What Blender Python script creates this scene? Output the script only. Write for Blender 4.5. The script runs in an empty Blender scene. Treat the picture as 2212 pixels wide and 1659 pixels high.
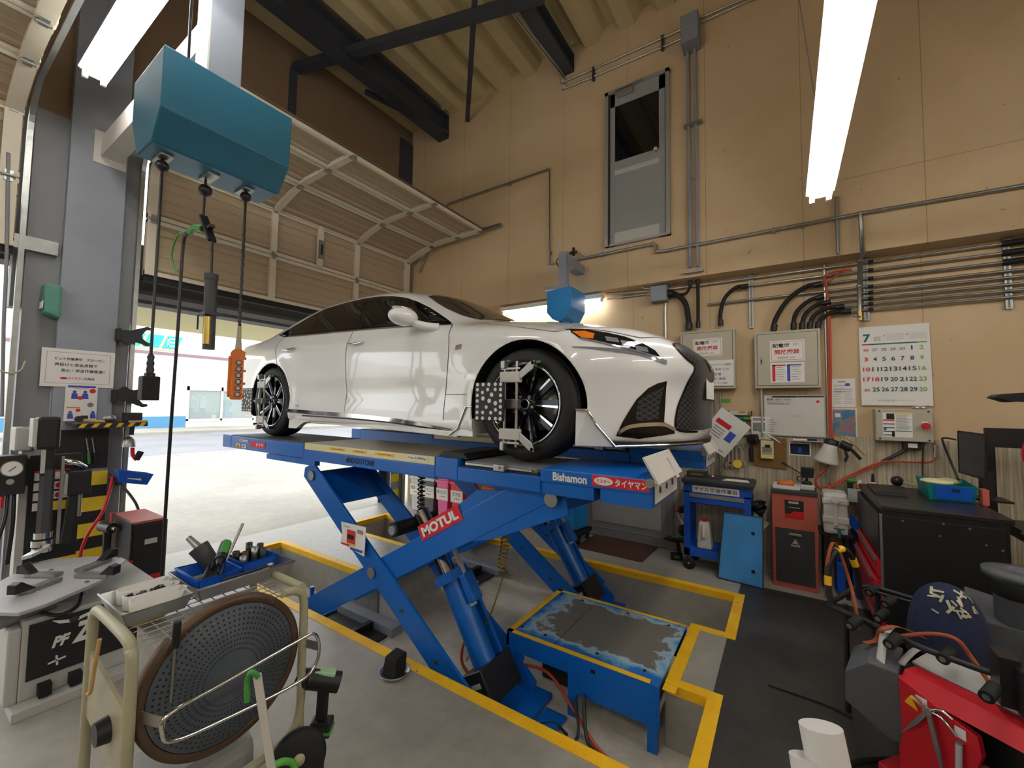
import bpy, bmesh, math, random
import numpy as np
from mathutils import Vector as V, Matrix
from mathutils.bvhtree import BVHTree
random.seed(7)
SC = bpy.context.scene
COL = SC.collection
PI = math.pi

# ---------------- camera, sky, exposure ----------------
cam = bpy.data.cameras.new('camera')
co = bpy.data.objects.new('camera', cam); COL.objects.link(co); SC.camera = co
cam.sensor_fit = 'HORIZONTAL'; cam.sensor_width = 36.0
cam.lens = 36.0 * 896.73 / 2212.0
cam.clip_start = 0.02; cam.clip_end = 500
yaw, pitch, roll = 0.58210682, 0.05213144, 0.01429412
fw = V((-math.sin(yaw)*math.cos(pitch), math.cos(yaw)*math.cos(pitch), math.sin(pitch)))
rt = V((math.cos(yaw), math.sin(yaw), 0)); up = rt.cross(fw)
r2 = math.cos(roll)*rt + math.sin(roll)*up; u2 = -math.sin(roll)*rt + math.cos(roll)*up
co.matrix_world = Matrix(((r2.x, u2.x, -fw.x, 0), (r2.y, u2.y, -fw.y, 0), (r2.z, u2.z, -fw.z, 1.7), (0, 0, 0, 1)))

SKY = 2.1
TUBE = 24.0
w = bpy.data.worlds.new('sky'); SC.world = w; w.use_nodes = True
bg = w.node_tree.nodes['Background']; bg.inputs[0].default_value = (0.93, 0.965, 1.0, 1); bg.inputs[1].default_value = SKY
SC.view_settings.view_transform = 'Standard'; SC.view_settings.look = 'None'
SC.view_settings.exposure = 0.74; SC.view_settings.gamma = 1.0
SC.view_settings.use_curve_mapping = False
try:
    SC.cycles.use_denoising = True; SC.cycles.denoiser = 'OPENIMAGEDENOISE'
    SC.cycles.max_bounces = 8; SC.cycles.diffuse_bounces = 4; SC.cycles.sample_clamp_indirect = 6.0
except Exception: pass

# ---------------- materials ----------------
def lin(h):
    h = h.lstrip('#'); c = [int(h[i:i+2], 16)/255 for i in (0, 2, 4)]
    return tuple(x/12.92 if x <= .04045 else ((x+.055)/1.055)**2.4 for x in c)
M = {}
def mat(name, col, rough=.5, metal=0.0, var=0.0, scale=6.0, coat=0.0, spec=.5, trans=0.0, ior=1.45, emit=0.0, bump=0.0, bscale=60.0, stretch=None, alpha=1.0):
    m = bpy.data.materials.new(name); m.use_nodes = True; M[name] = m
    nt = m.node_tree; b = nt.nodes['Principled BSDF']
    c = lin(col) if isinstance(col, str) else col
    b.inputs['Base Color'].default_value = (*c, 1); b.inputs['Roughness'].default_value = rough; b.inputs['Metallic'].default_value = metal
    b.inputs['Coat Weight'].default_value = coat; b.inputs['Coat Roughness'].default_value = .03
    b.inputs['Specular IOR Level'].default_value = spec; b.inputs['Transmission Weight'].default_value = trans; b.inputs['IOR'].default_value = ior
    b.inputs['Alpha'].default_value = alpha
    if emit:
        b.inputs['Emission Color'].default_value = (*c, 1); b.inputs['Emission Strength'].default_value = emit
    if var or bump:
        tc = nt.nodes.new('ShaderNodeTexCoord'); mp = nt.nodes.new('ShaderNodeMapping')
        nt.links.new(tc.outputs['Object'], mp.inputs['Vector'])
        if stretch: mp.inputs['Scale'].default_value = stretch
        if var:
            n = nt.nodes.new('ShaderNodeTexNoise'); n.inputs['Scale'].default_value = scale; n.inputs['Detail'].default_value = 6; n.inputs['Roughness'].default_value = .65
            nt.links.new(mp.outputs[0], n.inputs['Vector'])
            r = nt.nodes.new('ShaderNodeValToRGB'); r.color_ramp.elements[0].position = .3; r.color_ramp.elements[1].position = .72
            r.color_ramp.elements[0].color = (*[x*(1-var) for x in c], 1); r.color_ramp.elements[1].color = (*[min(1, x*(1+var)) for x in c], 1)
            nt.links.new(n.outputs[0], r.inputs[0]); nt.links.new(r.outputs[0], b.inputs['Base Color'])
        if bump:
            n2 = nt.nodes.new('ShaderNodeTexNoise'); n2.inputs['Scale'].default_value = bscale; n2.inputs['Detail'].default_value = 3
            nt.links.new(mp.outputs[0], n2.inputs['Vector'])
            bp = nt.nodes.new('ShaderNodeBump'); bp.inputs['Strength'].default_value = bump; bp.inputs['Distance'].default_value = .01
            nt.links.new(n2.outputs[0], bp.inputs['Height']); nt.links.new(bp.outputs[0], b.inputs['Normal'])
    return m
def nodes(name): return M[name].node_tree, M[name].node_tree.nodes['Principled BSDF']
def math_node(nt, op, a, b=None, c=None):
    n = nt.nodes.new('ShaderNodeMath'); n.operation = op
    for i, x in enumerate((a, b, c)):
        if x is None: continue
        if isinstance(x, (int, float)): n.inputs[i].default_value = x
        else: nt.links.new(x, n.inputs[i])
    return n.outputs[0]
def mix_color(nt, fac, a, b):
    n = nt.nodes.new('ShaderNodeMix'); n.data_type = 'RGBA'
    for s, x in ((n.inputs[0], fac), (n.inputs[6], a), (n.inputs[7], b)):
        if isinstance(x, tuple): s.default_value = (*x, 1) if len(x) == 3 else x
        elif isinstance(x, (int, float)): s.default_value = x
        else: nt.links.new(x, s)
    return n.outputs[2]
def obj_xyz(nt):
    tc = nt.nodes.new('ShaderNodeTexCoord'); s = nt.nodes.new('ShaderNodeSeparateXYZ'); nt.links.new(tc.outputs['Object'], s.inputs[0]); return s.outputs, tc.outputs['Object']
def noise(nt, vec, scale, detail=5, rough=.6):
    n = nt.nodes.new('ShaderNodeTexNoise'); n.inputs['Scale'].default_value = scale; n.inputs['Detail'].default_value = detail; n.inputs['Roughness'].default_value = rough
    nt.links.new(vec, n.inputs['Vector']); return n.outputs[0]
def ramp(nt, fac, stops):
    r = nt.nodes.new('ShaderNodeValToRGB'); el = r.color_ramp.elements
    while len(el) < len(stops): el.new(.5)
    for e, (p, c) in zip(el, stops): e.position = p; e.color = (*c, 1)
    nt.links.new(fac, r.inputs[0]); return r.outputs[0]

# ---------------- mesh builder ----------------
def catmull(pts, n=8, closed=False):
    P = [V(p) for p in pts]; out = []; N = len(P)
    if N < 3: return P
    for i in range(N if closed else N-1):
        p0 = P[i-1] if (i or closed) else P[0]*2-P[1]; p1 = P[i]; p2 = P[(i+1) % N]
        p3 = P[(i+2) % N] if (closed or i+2 < N) else P[-1]*2-P[-2]
        for k in range(n):
            t = k/n
            out.append(.5*((2*p1)+(p2-p0)*t+(2*p0-5*p1+4*p2-p3)*t*t+(3*p1-p0-3*p2+p3)*t**3))
    if not closed: out.append(P[-1])
    return out
def frame(d):
    d = V(d).normalized(); a = V((0, 0, 1)) if abs(d.z) < .9 else V((1, 0, 0))
    x = a.cross(d).normalized(); return x, d.cross(x), d
class MB:
    def __init__(s, m=None): s.bm = bmesh.new(); s.mats = []; s.i = 0; s.m(m) if m else None
    def m(s, name):
        if name not in s.mats: s.mats.append(name)
        s.i = s.mats.index(name); return s
    def raw(s, vs, fs, smooth=False):
        bv = [s.bm.verts.new(v) for v in vs]; out = []
        for f in fs:
            try: fc = s.bm.faces.new([bv[k] for k in f])
            except ValueError: continue
            fc.material_index = s.i; fc.smooth = smooth; out.append(fc)
        return bv, out
    def hexa(s, p, bev=0):
        bv, fs = s.raw(p, [(0, 3, 2, 1), (4, 5, 6, 7), (0, 1, 5, 4), (1, 2, 6, 5), (2, 3, 7, 6), (3, 0, 4, 7)])
        if bev:
            es = list({e for f in fs for e in f.edges})
            r = bmesh.ops.bevel(s.bm, geom=es, offset=bev, segments=2, profile=.6, affect='EDGES', clamp_overlap=True)
            for f in r['faces']: f.material_index = s.i
        return s
    def box(s, x0, x1, y0, y1, z0, z1, bev=0):
        x0, x1 = sorted((x0, x1)); y0, y1 = sorted((y0, y1)); z0, z1 = sorted((z0, z1))
        return s.hexa([(x0, y0, z0), (x1, y0, z0), (x1, y1, z0), (x0, y1, z0), (x0, y0, z1), (x1, y0, z1), (x1, y1, z1), (x0, y1, z1)], bev)
    def obox(s, c, X, Y, Z, bev=0):      # centre and three full edge vectors
        c, X, Y, Z = V(c), V(X)/2, V(Y)/2, V(Z)/2
        return s.hexa([c-X-Y-Z, c+X-Y-Z, c+X+Y-Z, c-X+Y-Z, c-X-Y+Z, c+X-Y+Z, c+X+Y+Z, c-X+Y+Z], bev)
    def bar(s, a, b, w, h, upv=(0, 0, 1), bev=0):
        a, b = V(a), V(b); d = b-a; n = V(upv); sd = d.cross(n).normalized(); n2 = sd.cross(d).normalized()
        return s.obox((a+b)/2, d, sd*w, n2*h, bev)
    def cyl(s, a, b, r, r2=None, n=16, cap=True, smooth=True):
        a, b = V(a), V(b); r2 = r if r2 is None else r2; x, y, d = frame(b-a)
        vs = [a+(x*math.cos(2*PI*k/n)+y*math.sin(2*PI*k/n))*r for k in range(n)]+[b+(x*math.cos(2*PI*k/n)+y*math.sin(2*PI*k/n))*r2 for k in range(n)]
        s.raw(vs, [(k, (k+1) % n, n+(k+1) % n, n+k) for k in range(n)], smooth)
        if cap:
            s.raw(vs[:n], [tuple(range(n))[::-1]]); s.raw(vs[n:], [tuple(range(n))])
        return s
    def tube(s, pts, r, n=8, sm=0, closed=False, cap=True):
        P = catmull(pts, sm, closed) if sm else [V(p) for p in pts]; N = len(P); R = r if callable(r) else (lambda t: r)
        vs = []; prev = None
        for i, p in enumerate(P):
            d = (P[(i+1) % N]-P[i-1]) if closed else (P[min(i+1, N-1)]-P[max(i-1, 0)])
            if d.length < 1e-9: d = V((0, 0, 1))
            d.normalize()
            if prev is None: x, y, _ = frame(d)
            else:
                x = prev-d*prev.dot(d); x = x.normalized() if x.length > 1e-6 else frame(d)[0]; y = d.cross(x)
            prev = x; rr = R(i/max(1, N-1))
            vs += [p+(x*math.cos(2*PI*k/n)+y*math.sin(2*PI*k/n))*rr for k in range(n)]
        fs = [(i*n+k, i*n+(k+1) % n, ((i+1) % N)*n+(k+1) % n, ((i+1) % N)*n+k) for i in range(N if closed else N-1) for k in range(n)]
        s.raw(vs, fs, True)
        if cap and not closed:
            s.raw(vs[:n], [tuple(range(n))[::-1]]); s.raw(vs[-n:], [tuple(range(n))])
        return s
    def prism(s, poly, vec, bev=0, smooth=False):
        vec = V(vec); P = [V(p) for p in poly]; n = len(P)
        nr = V((0, 0, 0))
        for i in range(n): nr += P[i].cross(P[(i+1) % n])
        if nr.dot(vec) < 0: P = P[::-1]
        bv, fs = s.raw(P+[p+vec for p in P], [tuple(range(n))[::-1], tuple(range(n, 2*n))]+[(k, (k+1) % n, n+(k+1) % n, n+k) for k in range(n)])
        if bev:
            es = list({e for f in fs for e in f.edges})
            r = bmesh.ops.bevel(s.bm, geom=es, offset=bev, segments=2, profile=.6, affect='EDGES', clamp_overlap=True)
            for f in r['faces']: f.material_index = s.i
        return s
    def poly(s, pts, smooth=False): s.raw(pts, [tuple(range(len(pts)))], smooth); return s
    def lathe(s, prof, o=(0, 0, 0), ax=(0, 0, 1), n=32, smooth=True, xdir=None):
        o = V(o); x, y, d = frame(ax); vs = []; m = len(prof)
        for k in range(n):
            a = 2*PI*k/n; e = x*math.cos(a)+y*math.sin(a)
            vs += [o+e*r+d*h for r, h in prof]
        fs = [(k*m+j, ((k+1) % n)*m+j, ((k+1) % n)*m+j+1, k*m+j+1) for k in range(n) for j in range(m-1)]
        bv, f2 = s.raw(vs, fs, smooth); bmesh.ops.remove_doubles(s.bm, verts=bv, dist=1e-5); return s
    def ball(s, c, r, sc=(1, 1, 1), n=16):
        vs = []; c = V(c); h = n//2
        for i in range(1, h):
            t = PI*i/h
            for k in range(n): vs.append(c+V((math.sin(t)*math.cos(2*PI*k/n)*sc[0], math.sin(t)*math.sin(2*PI*k/n)*sc[1], math.cos(t)*sc[2]))*r)
        b = len(vs); vs += [c+V((0, 0, r*sc[2])), c-V((0, 0, r*sc[2]))]
        fs = [(i*n+k, (i+1)*n+k, (i+1)*n+(k+1) % n, i*n+(k+1) % n) for i in range(h-2) for k in range(n)]
        fs += [(b, k, (k+1) % n) for k in range(n)]+[(b+1, (h-2)*n+(k+1) % n, (h-2)*n+k) for k in range(n)]
        s.raw(vs, fs, True); return s
    def build(s, name, parent=None, kind=None, label=None, cat=None, group=None):
        me = bpy.data.meshes.new(name)
        bmesh.ops.recalc_face_normals(s.bm, faces=s.bm.faces[:]) if len(s.bm.faces) < 60000 else None
        s.bm.to_mesh(me); s.bm.free()
        for k in s.mats: me.materials.append(M[k])
        return link(bpy.data.objects.new(name, me), parent, kind, label, cat, group)
def each(mb, name, parent):
    """one child per loose piece"""
    bm = mb.bm; bm.verts.ensure_lookup_table(); seen = set(); out = []
    for v in bm.verts:
        if v in seen: continue
        st = [v]; comp = []; seen.add(v)
        while st:
            q = st.pop(); comp.append(q)
            for e in q.link_edges:
                w_ = e.other_vert(q)
                if w_ not in seen: seen.add(w_); st.append(w_)
        out.append(comp)
    res = []
    for comp in out:
        k = MB(); k.mats = list(mb.mats); ix = {v: i for i, v in enumerate(comp)}
        fs = {f for v in comp for f in v.link_faces}; nv = [k.bm.verts.new(v.co) for v in comp]
        for f in fs:
            g = k.bm.faces.new([nv[ix[v]] for v in f.verts]); g.material_index = f.material_index; g.smooth = f.smooth
        res.append(k.build(name, parent))
    bm.free(); return res
def root_of(o):
    while o.parent: o = o.parent
    return o
def link(o, parent=None, kind=None, label=None, cat=None, group=None):
    COL.objects.link(o)
    if parent:
        o.parent = parent
        o.matrix_parent_inverse = Matrix.Translation(-ORG(parent))
    if kind: o['kind'] = kind
    if label: o['label'] = label
    if cat: o['category'] = cat
    if group: o['group'] = group
    return o
def ORG(o):
    return V((0, 0, 0)) if o.parent else o.location.copy()
def thing(name, label, cat, loc=(0, 0, 0), group=None):
    o = bpy.data.objects.new(name, None); o.empty_display_size = .1; o.location = loc
    return link(o, None, None, label, cat, group)
def single(mb, name, label, cat, group=None): return mb.build(name, None, None, label, cat, group)
def struct(mb, name, parent=None): return mb.build(name, parent, None if parent else 'structure')
def dup(root, delta, label=None, group=None):
    r = root.copy(); COL.objects.link(r); r.location = root.location+V(delta)
    if label: r['label'] = label
    if group: r['group'] = group
    for ch in root.children:
        c = ch.copy(); COL.objects.link(c); c.parent = r
        for g in ch.children:
            d = g.copy(); COL.objects.link(d); d.parent = c
    return r
X_, Y_, Z_ = V((1, 0, 0)), V((0, 1, 0)), V((0, 0, 1))
def text(s, w, h, o, R, U, mt, parent, name='lettering', bold=0.0, shear=0.0, th=.0012, align=None):
    """lettering s filling a w x h box whose lower left corner is o, along R and U"""
    cu = bpy.data.curves.new('t', 'FONT'); cu.body = s; cu.size = 1; cu.offset = bold; cu.shear = shear; cu.resolution_u = 3
    if align: cu.align_x = align
    ob = bpy.data.objects.new('t', cu); COL.objects.link(ob)
    me = bpy.data.meshes.new_from_object(ob.evaluated_get(bpy.context.evaluated_depsgraph_get()))
    bpy.data.objects.remove(ob); bpy.data.curves.remove(cu)
    R, U = V(R).normalized(), V(U).normalized(); N = R.cross(U); o = V(o)
    xs = [v.co.x for v in me.vertices]; ys = [v.co.y for v in me.vertices]
    x0, y0 = min(xs), min(ys); sx = w/max(1e-6, max(xs)-x0); sy = (h or 0)/max(1e-6, max(ys)-y0)
    if not h: sy = sx
    if not w: sx = sy
    for v in me.vertices: v.co = o+R*((v.co.x-x0)*sx)+U*((v.co.y-y0)*sy)+N*th
    me.name = name; me.materials.clear(); me.materials.append(M[mt])
    return link(bpy.data.objects.new(name, me), parent)
def quad(mb, o, R, U, w, h, th=.001, off=.001):
    """thin sheet w x h with lower left corner o"""
    R, U = V(R).normalized(), V(U).normalized(); N = R.cross(U); o = V(o)+N*off
    return mb.obox(o+R*w/2+U*h/2+N*th/2, R*w, U*h, N*th)

# ---------------- material library ----------------
mat('board', '#c3ab80', .75); nt, b = nodes('board')
(x, y, z), vec = obj_xyz(nt)
fx = math_node(nt, 'ABSOLUTE', math_node(nt, 'SUBTRACT', math_node(nt, 'FRACT', math_node(nt, 'DIVIDE', math_node(nt, 'ADD', x, 91-.185+.455), .91)), .5))
jx = math_node(nt, 'LESS_THAN', fx, .0035)
jz = math_node(nt, 'MULTIPLY', math_node(nt, 'LESS_THAN', math_node(nt, 'ABSOLUTE', math_node(nt, 'SUBTRACT', z, 3.97)), .003), math_node(nt, 'GREATER_THAN', x, .19))
base = ramp(nt, noise(nt, vec, 1.1, 6), [(.3, lin('#c2a882')), (.7, lin('#cdb593'))])
base = mix_color(nt, math_node(nt, 'MULTIPLY', math_node(nt, 'GREATER_THAN', noise(nt, vec, 9, 2), .735), .35), base, lin('#6d5638'))
nt.links.new(mix_color(nt, math_node(nt, 'MULTIPLY', math_node(nt, 'MAXIMUM', jx, jz), .55), base, lin('#6b5130')), b.inputs['Base Color'])
mat('plinth', '#a89a80', .85); nt, b = nodes('plinth')
(x, y, z), vec = obj_xyz(nt)
mp = nt.nodes.new('ShaderNodeMapping'); mp.inputs['Scale'].default_value = (70, 70, 1.5); nt.links.new(vec, mp.inputs[0])
n1 = noise(nt, mp.outputs[0], 1.0, 3); n2 = noise(nt, vec, 1.6, 6)
c1 = ramp(nt, n1, [(.34, lin('#a3967f')), (.62, lin('#d3c8ae'))]); c2 = ramp(nt, n2, [(.35, (.42, .40, .36)), (.65, (1, 1, 1))])
mx = nt.nodes.new('ShaderNodeMix'); mx.data_type = 'RGBA'; mx.blend_type = 'MULTIPLY'; mx.inputs[0].default_value = .5
nt.links.new(c1, mx.inputs[6]); nt.links.new(c2, mx.inputs[7]); nt.links.new(mx.outputs[2], b.inputs['Base Color'])
bp = nt.nodes.new('ShaderNodeBump'); bp.inputs['Strength'].default_value = .5; bp.inputs['Distance'].default_value = .01; nt.links.new(n1, bp.inputs['Height']); nt.links.new(bp.outputs[0], b.inputs['Normal'])
def concrete(name, lo, hi, rough=.55, s=.9):
    mat(name, lo, rough); nt, b = nodes(name); _, vec = obj_xyz(nt)
    big = noise(nt, vec, s, 8, .62); fine = noise(nt, vec, s*14, 5)
    m = math_node(nt, 'ADD', math_node(nt, 'MULTIPLY', big, .75), math_node(nt, 'MULTIPLY', fine, .25))
    nt.links.new(ramp(nt, m, [(.36, lin(lo)), (.64, lin(hi))]), b.inputs['Base Color'])
    nt.links.new(math_node(nt, 'ADD', math_node(nt, 'MULTIPLY', big, .35), rough-.2), b.inputs['Roughness'])
concrete('floor', '#87837a', '#a8a398', .42, .8)
concrete('apron', '#8a867d', '#aaa598', .7, .5)
concrete('pit', '#a1998a', '#cbc3b3', .75, 1.8)
concrete('asphalt', '#77777b', '#8c8c8e', .85, .6)
concrete('black_floor', '#2b2a29', '#454340', .5, 1.2)
mat('yellow_paint', '#f2bb14', .55); nt, b = nodes('yellow_paint'); _, vec = obj_xyz(nt)
wear = math_node(nt, 'GREATER_THAN', noise(nt, vec, 11, 6, .7), .665)
nt.links.new(mix_color(nt, wear, ramp(nt, noise(nt, vec, 5, 4), [(.3, lin('#e6a90f')), (.7, lin('#f7c51c'))]), lin('#6b6248')), b.inputs['Base Color'])
mat('ceiling_deck', '#bfae84', .8, var=.06, scale=2)
mat('steel_dark', '#3a3d44', .55, var=.15, scale=3)
mat('steel_grey', '#8a8f99', .5, var=.06, scale=3)
mat('white_steel', '#cfcbc4', .45, var=.05)
mat('slip_steel', '#9d9484', .4, .3, var=.12, scale=3)
mat('board_shaded', '#7d6750', .85, var=.08, scale=2)  # wall board with the shade under the eave put into its colour
mat('galv', '#9b9c98', .38, .85, var=.12, scale=14)
mat('galv_bright', '#c2c2bd', .3, .9, var=.08, scale=14)
mat('chrome', '#d8d8d8', .09, 1.0)
mat('alu', '#b9bab8', .35, .9)
mat('alu_dull', '#a3a19d', .5, .5)
mat('door_grey', '#8f9190', .5, var=.04)
mat('glass_dark', '#0d0f10', .06, spec=.6)
mat('shutter_slat', '#ab9980', .55, var=.03, scale=3)
mat('shutter_frame', '#d2c9b6', .5, var=.03)
mat('black_rubber', '#141414', .7)
mat('black_plastic', '#1b1b1c', .45)
mat('black_gloss', '#0b0b0c', .12)
mat('dark_grey', '#38393b', .55)
mat('mid_grey', '#7c7d80', .55)
mat('light_grey', '#b4b3ae', .5)
mat('panel_grey', '#b1ab98', .5, var=.03)
mat('white_paper', '#e6e4df', .7)
mat('white', '#e4e2dc', .5)
mat('red', '#c01c28', .4)
mat('red_print', '#d0202f', .6)
mat('blue_print', '#3d4fae', .6)
mat('black_print', '#202020', .7)
mat('grey_print', '#8b8b88', .7)
mat('green_print', '#1e6b5e', .7)
mat('lime_print', '#7bb24a', .7)
mat('teal_print', '#2f4f50', .7)
mat('yellow_print', '#e8c832', .6)
mat('cream', '#ded6a8', .6)
mat('lift_blue', '#0b60b6', .32, var=.08, scale=2.5, spec=.5)
mat('teal_paint', '#2f6c86', .38, var=.07, scale=3)
mat('blue_paint', '#1c7fc4', .35, var=.05, scale=3)
mat('cart_blue', '#0d52b8', .4)
mat('bin_blue', '#1a87cf', .4)
mat('orange', '#d3702a', .45)
mat('strap_orange', '#9c4d2c', .8)
mat('red_hose', '#b4462a', .45)
mat('olive', '#a5a183', .4, var=.06, scale=8)
mat('yellow', '#e3b01f', .45)
mat('brown_wood', '#c39b62', .6, var=.15, scale=10)
mat('cardboard', '#7a5a2c', .8, var=.06)
mat('tube_glow', (1.0, .985, .95), .4, emit=TUBE)
mat('oil', '#202022', .35)
mat('green', '#3f8a3a', .45)
mat('lime', '#57a63e', .45)
mat('navy', '#1d2440', .9, var=.2, scale=30)
mat('gold', '#b49a4e', .35, .8)
mat('plastic_white', '#cdcac2', .45, var=.05)
mat('plastic_clear', '#c4c9c6', .25, alpha=.8)
mat('salmon', '#b2594b', .55, var=.08, scale=5)
mat('teal_plastic', '#117c80', .4)

# ---------------- room shell ----------------
YU, YL, XS, ZC = 5.10, 5.34, -5.60, 6.80
XR, YB = 6.0, -6.0
m = MB('floor'); mo = m
def slab(x0, x1, y0, y1, z0=-.42, z1=0.0, mt='floor'):
    m.m(mt); m.box(x0, x1, y0, y1, z0, z1)
PX0, PX1, PN, PF = -5.15, -.41, 2.03, 4.36
slab(-5.75, -.41, YB, PN); slab(-5.75, PX0, PN, YL); slab(PX0, PX1, PF, YL)
slab(PX0, -3.35, 2.76, 3.60); slab(-.65, PX1, 2.76, 3.62)
slab(PX1, XR, 4.73, YL); slab(PX1, -.39, YB, 4.73); slab(-.39, XR, YB, 4.73, mt='black_floor')
m.m('pit').box(PX0, PX1, PN, PF, -.5, -.38)
struct(m, 'floor')
# painted yellow edging round the lift pit
m = MB('yellow_paint'); t = .003
def edge(x0, y0, x1, y1, nx, ny, wd=.075):
    """edge from a to b, (nx, ny) points away from the pit"""
    xa, xb, ya, yb = min(x0, x1), max(x0, x1), min(y0, y1), max(y0, y1)
    if nx: m.box(x0, x0+nx*wd, ya-(wd if ny == 0 else 0), yb+wd, .0005, t); m.box(x0-nx*.002, x0, ya, yb, -.055, t)
    else: m.box(xa, xb, y0, y0+ny*wd, .0005, t+.0006); m.box(xa, xb, y0-ny*.002, y0, -.055, t)
edge(PX0, PN, PX1, PN, 0, -1); edge(PX0, PF, PX1, PF, 0, 1)
edge(PX1, PN, PX1, 2.76, 1, 0); edge(PX1, 3.62, PX1, PF, 1, 0)
edge(-.65, 2.76, PX1, 2.76, 0, 1); edge(-.65, 3.62, PX1, 3.62, 0, -1); edge(-.65, 2.76, -.65, 3.62-.075, 1, 0)
edge(PX0, PN, PX0, 2.76, -1, 0); edge(PX0, 3.60, PX0, PF, -1, 0)
edge(PX0, 2.76, -3.35, 2.76, 0, 1); edge(PX0, 3.60, -3.35, 3.60, 0, -1); edge(-3.35, 2.76, -3.35, 3.525, -1, 0)
struct(m, 'trim_1')
# walls
m = MB('board'); m.box(-5.75, XR, YU, YU+.3, 3.22, ZC); m.box(-5.75, XR, YL, YL+.1, 0, 3.22)
struct(m, 'wall_right')
m = MB('plinth'); m.box(-3.0, -2.33, YL-.035, YL, 0, 1.44); m.box(-1.14, XR, YL-.035, YL, 0, 1.44); m.box(-2.33, -1.14, YL-.035, YL, 1.40, 1.44)
struct(m, 'baseboard_right')
m = MB('board_shaded'); m.box(XS-.15, XS, 1.25, YU, 4.32, ZC); m.box(XS-.15, XS, YB, .85, 4.32, ZC); m.box(XS-.15, XS, .85, 1.25, 0, ZC)
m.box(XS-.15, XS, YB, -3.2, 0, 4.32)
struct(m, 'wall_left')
m = MB('board'); m.box(-5.75, XR, YB-.1, YB, 0, ZC); struct(m, 'wall_back')
m = MB('board'); m.box(XR, XR+.1, YB, YL, 0, ZC); struct(m, 'wall_front')
# folded plate ceiling, ribs along y
m = MB('ceiling_deck'); pts = []; x = -5.9; P = .49
x0 = -3.10-P*6-.1
k = 0
while x0+k*P < XR:
    a = x0+k*P
    pts += [(a, 6.64), (a+.19, 6.64), (a+.26, 6.74), (a+.30, 6.83), (a+.38, 6.83), (a+.42, 6.74)]; k += 1
vs = [(px, YB, pz) for px, pz in pts]+[(px, YU+.05, pz) for px, pz in pts]; n = len(pts)
m.raw(vs, [(i, i+1, n+i+1, n+i) for i in range(n-1)])
m.box(-6, XR, YB, YU+.3, 6.86, 6.9)
struct(m, 'ceiling')
def ibeam_y(x, z0, z1, wd, y0, y1, mt='steel_dark'):
    m = MB(mt); f = .018
    m.box(x-wd/2, x+wd/2, y0, y1, z0, z0+f); m.box(x-wd/2, x+wd/2, y0, y1, z1-f, z1); m.box(x-.006, x+.006, y0, y1, z0+f, z1-f)
    m.box(x-wd/2, x+wd/2, y1-.012, y1, z0, z1); return m
single(ibeam_y(-2.48, 6.38, 6.63, .18, YB, YU), 'roof_beam', 'narrow dark steel roof beam above the upper wall door', 'beam')
single(ibeam_y(-4.83, 6.24, 6.63, .22, YB, YU), 'roof_beam', 'deep dark steel roof beam nearest the shutters', 'beam')
m = ibeam_y(-5.72, 5.82, 6.5, .2, YB, 4.8); single(m, 'eave_beam', 'dark steel eave beam high over the roll up shutter', 'beam')
def brace(a, b, wd, h, label): single(MB('steel_dark').bar(a, b, wd, h), 'roof_brace', label, 'brace')
brace((-5.62, 2.93, 6.33), (-2.2, 3.88, 6.33), .12, .1, 'thick dark steel roof brace crossing under the ceiling ribs')
brace((-2.86, 3.47, 6.36), (-4.3, 5.08, 6.36), .07, .008, 'thin dark flat bar brace standing out against the ceiling ribs')
brace((-5.1, 3.7, 6.3), (-4.72, 5.05, 6.3), .06, .06, 'slim dark brace between eave beam and deep roof beam')
single(MB('steel_dark').box(-5.64, -5.58, 2.85, 2.95, 4.5, 6.3), 'wall_stud', 'dark steel stud on the wall above the shutter', 'stud')
# columns
m = MB('steel_dark'); m.box(-5.6, -5.58, 4.80, YU, 0.9, 6.4); m.box(-5.9, -5.88, 4.8, YU, 0, 6.4); m.box(-5.9, -5.6, 4.94, 4.96, 0, 6.4)
cc = thing('corner_column', 'grey steel corner column with yellow and black striped foot by the bins', 'column', (-5.6, 4.95, 0))
m.m('steel_grey').box(-5.6, -5.58, 4.80, YU, 0, .9); m.build('column_body', cc)
m = MB('yellow_print')
for k in range(4): m.box(-5.58, -5.577, 4.80, YU, .12+k*.26, .25+k*.26)
m.build('stripe_panel', cc)
col = thing('main_column', 'big grey steel column between the two shutter bays', 'column', (-5.6, 1.05, 0))
m = MB('steel_grey'); m.box(-5.82, -5.5, .85, 1.25, 0, ZC-.1, .004); m.build('column_body', col)
m = MB('yellow_print')
m.box(-5.5, -5.497, .852, 1.248, 0, 1.02)
m.m('black_print')
for k in range(4): m.box(-5.497, -5.495, .852, 1.248, .06+k*.24, .17+k*.24)
m.build('stripe_panel', col)
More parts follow.
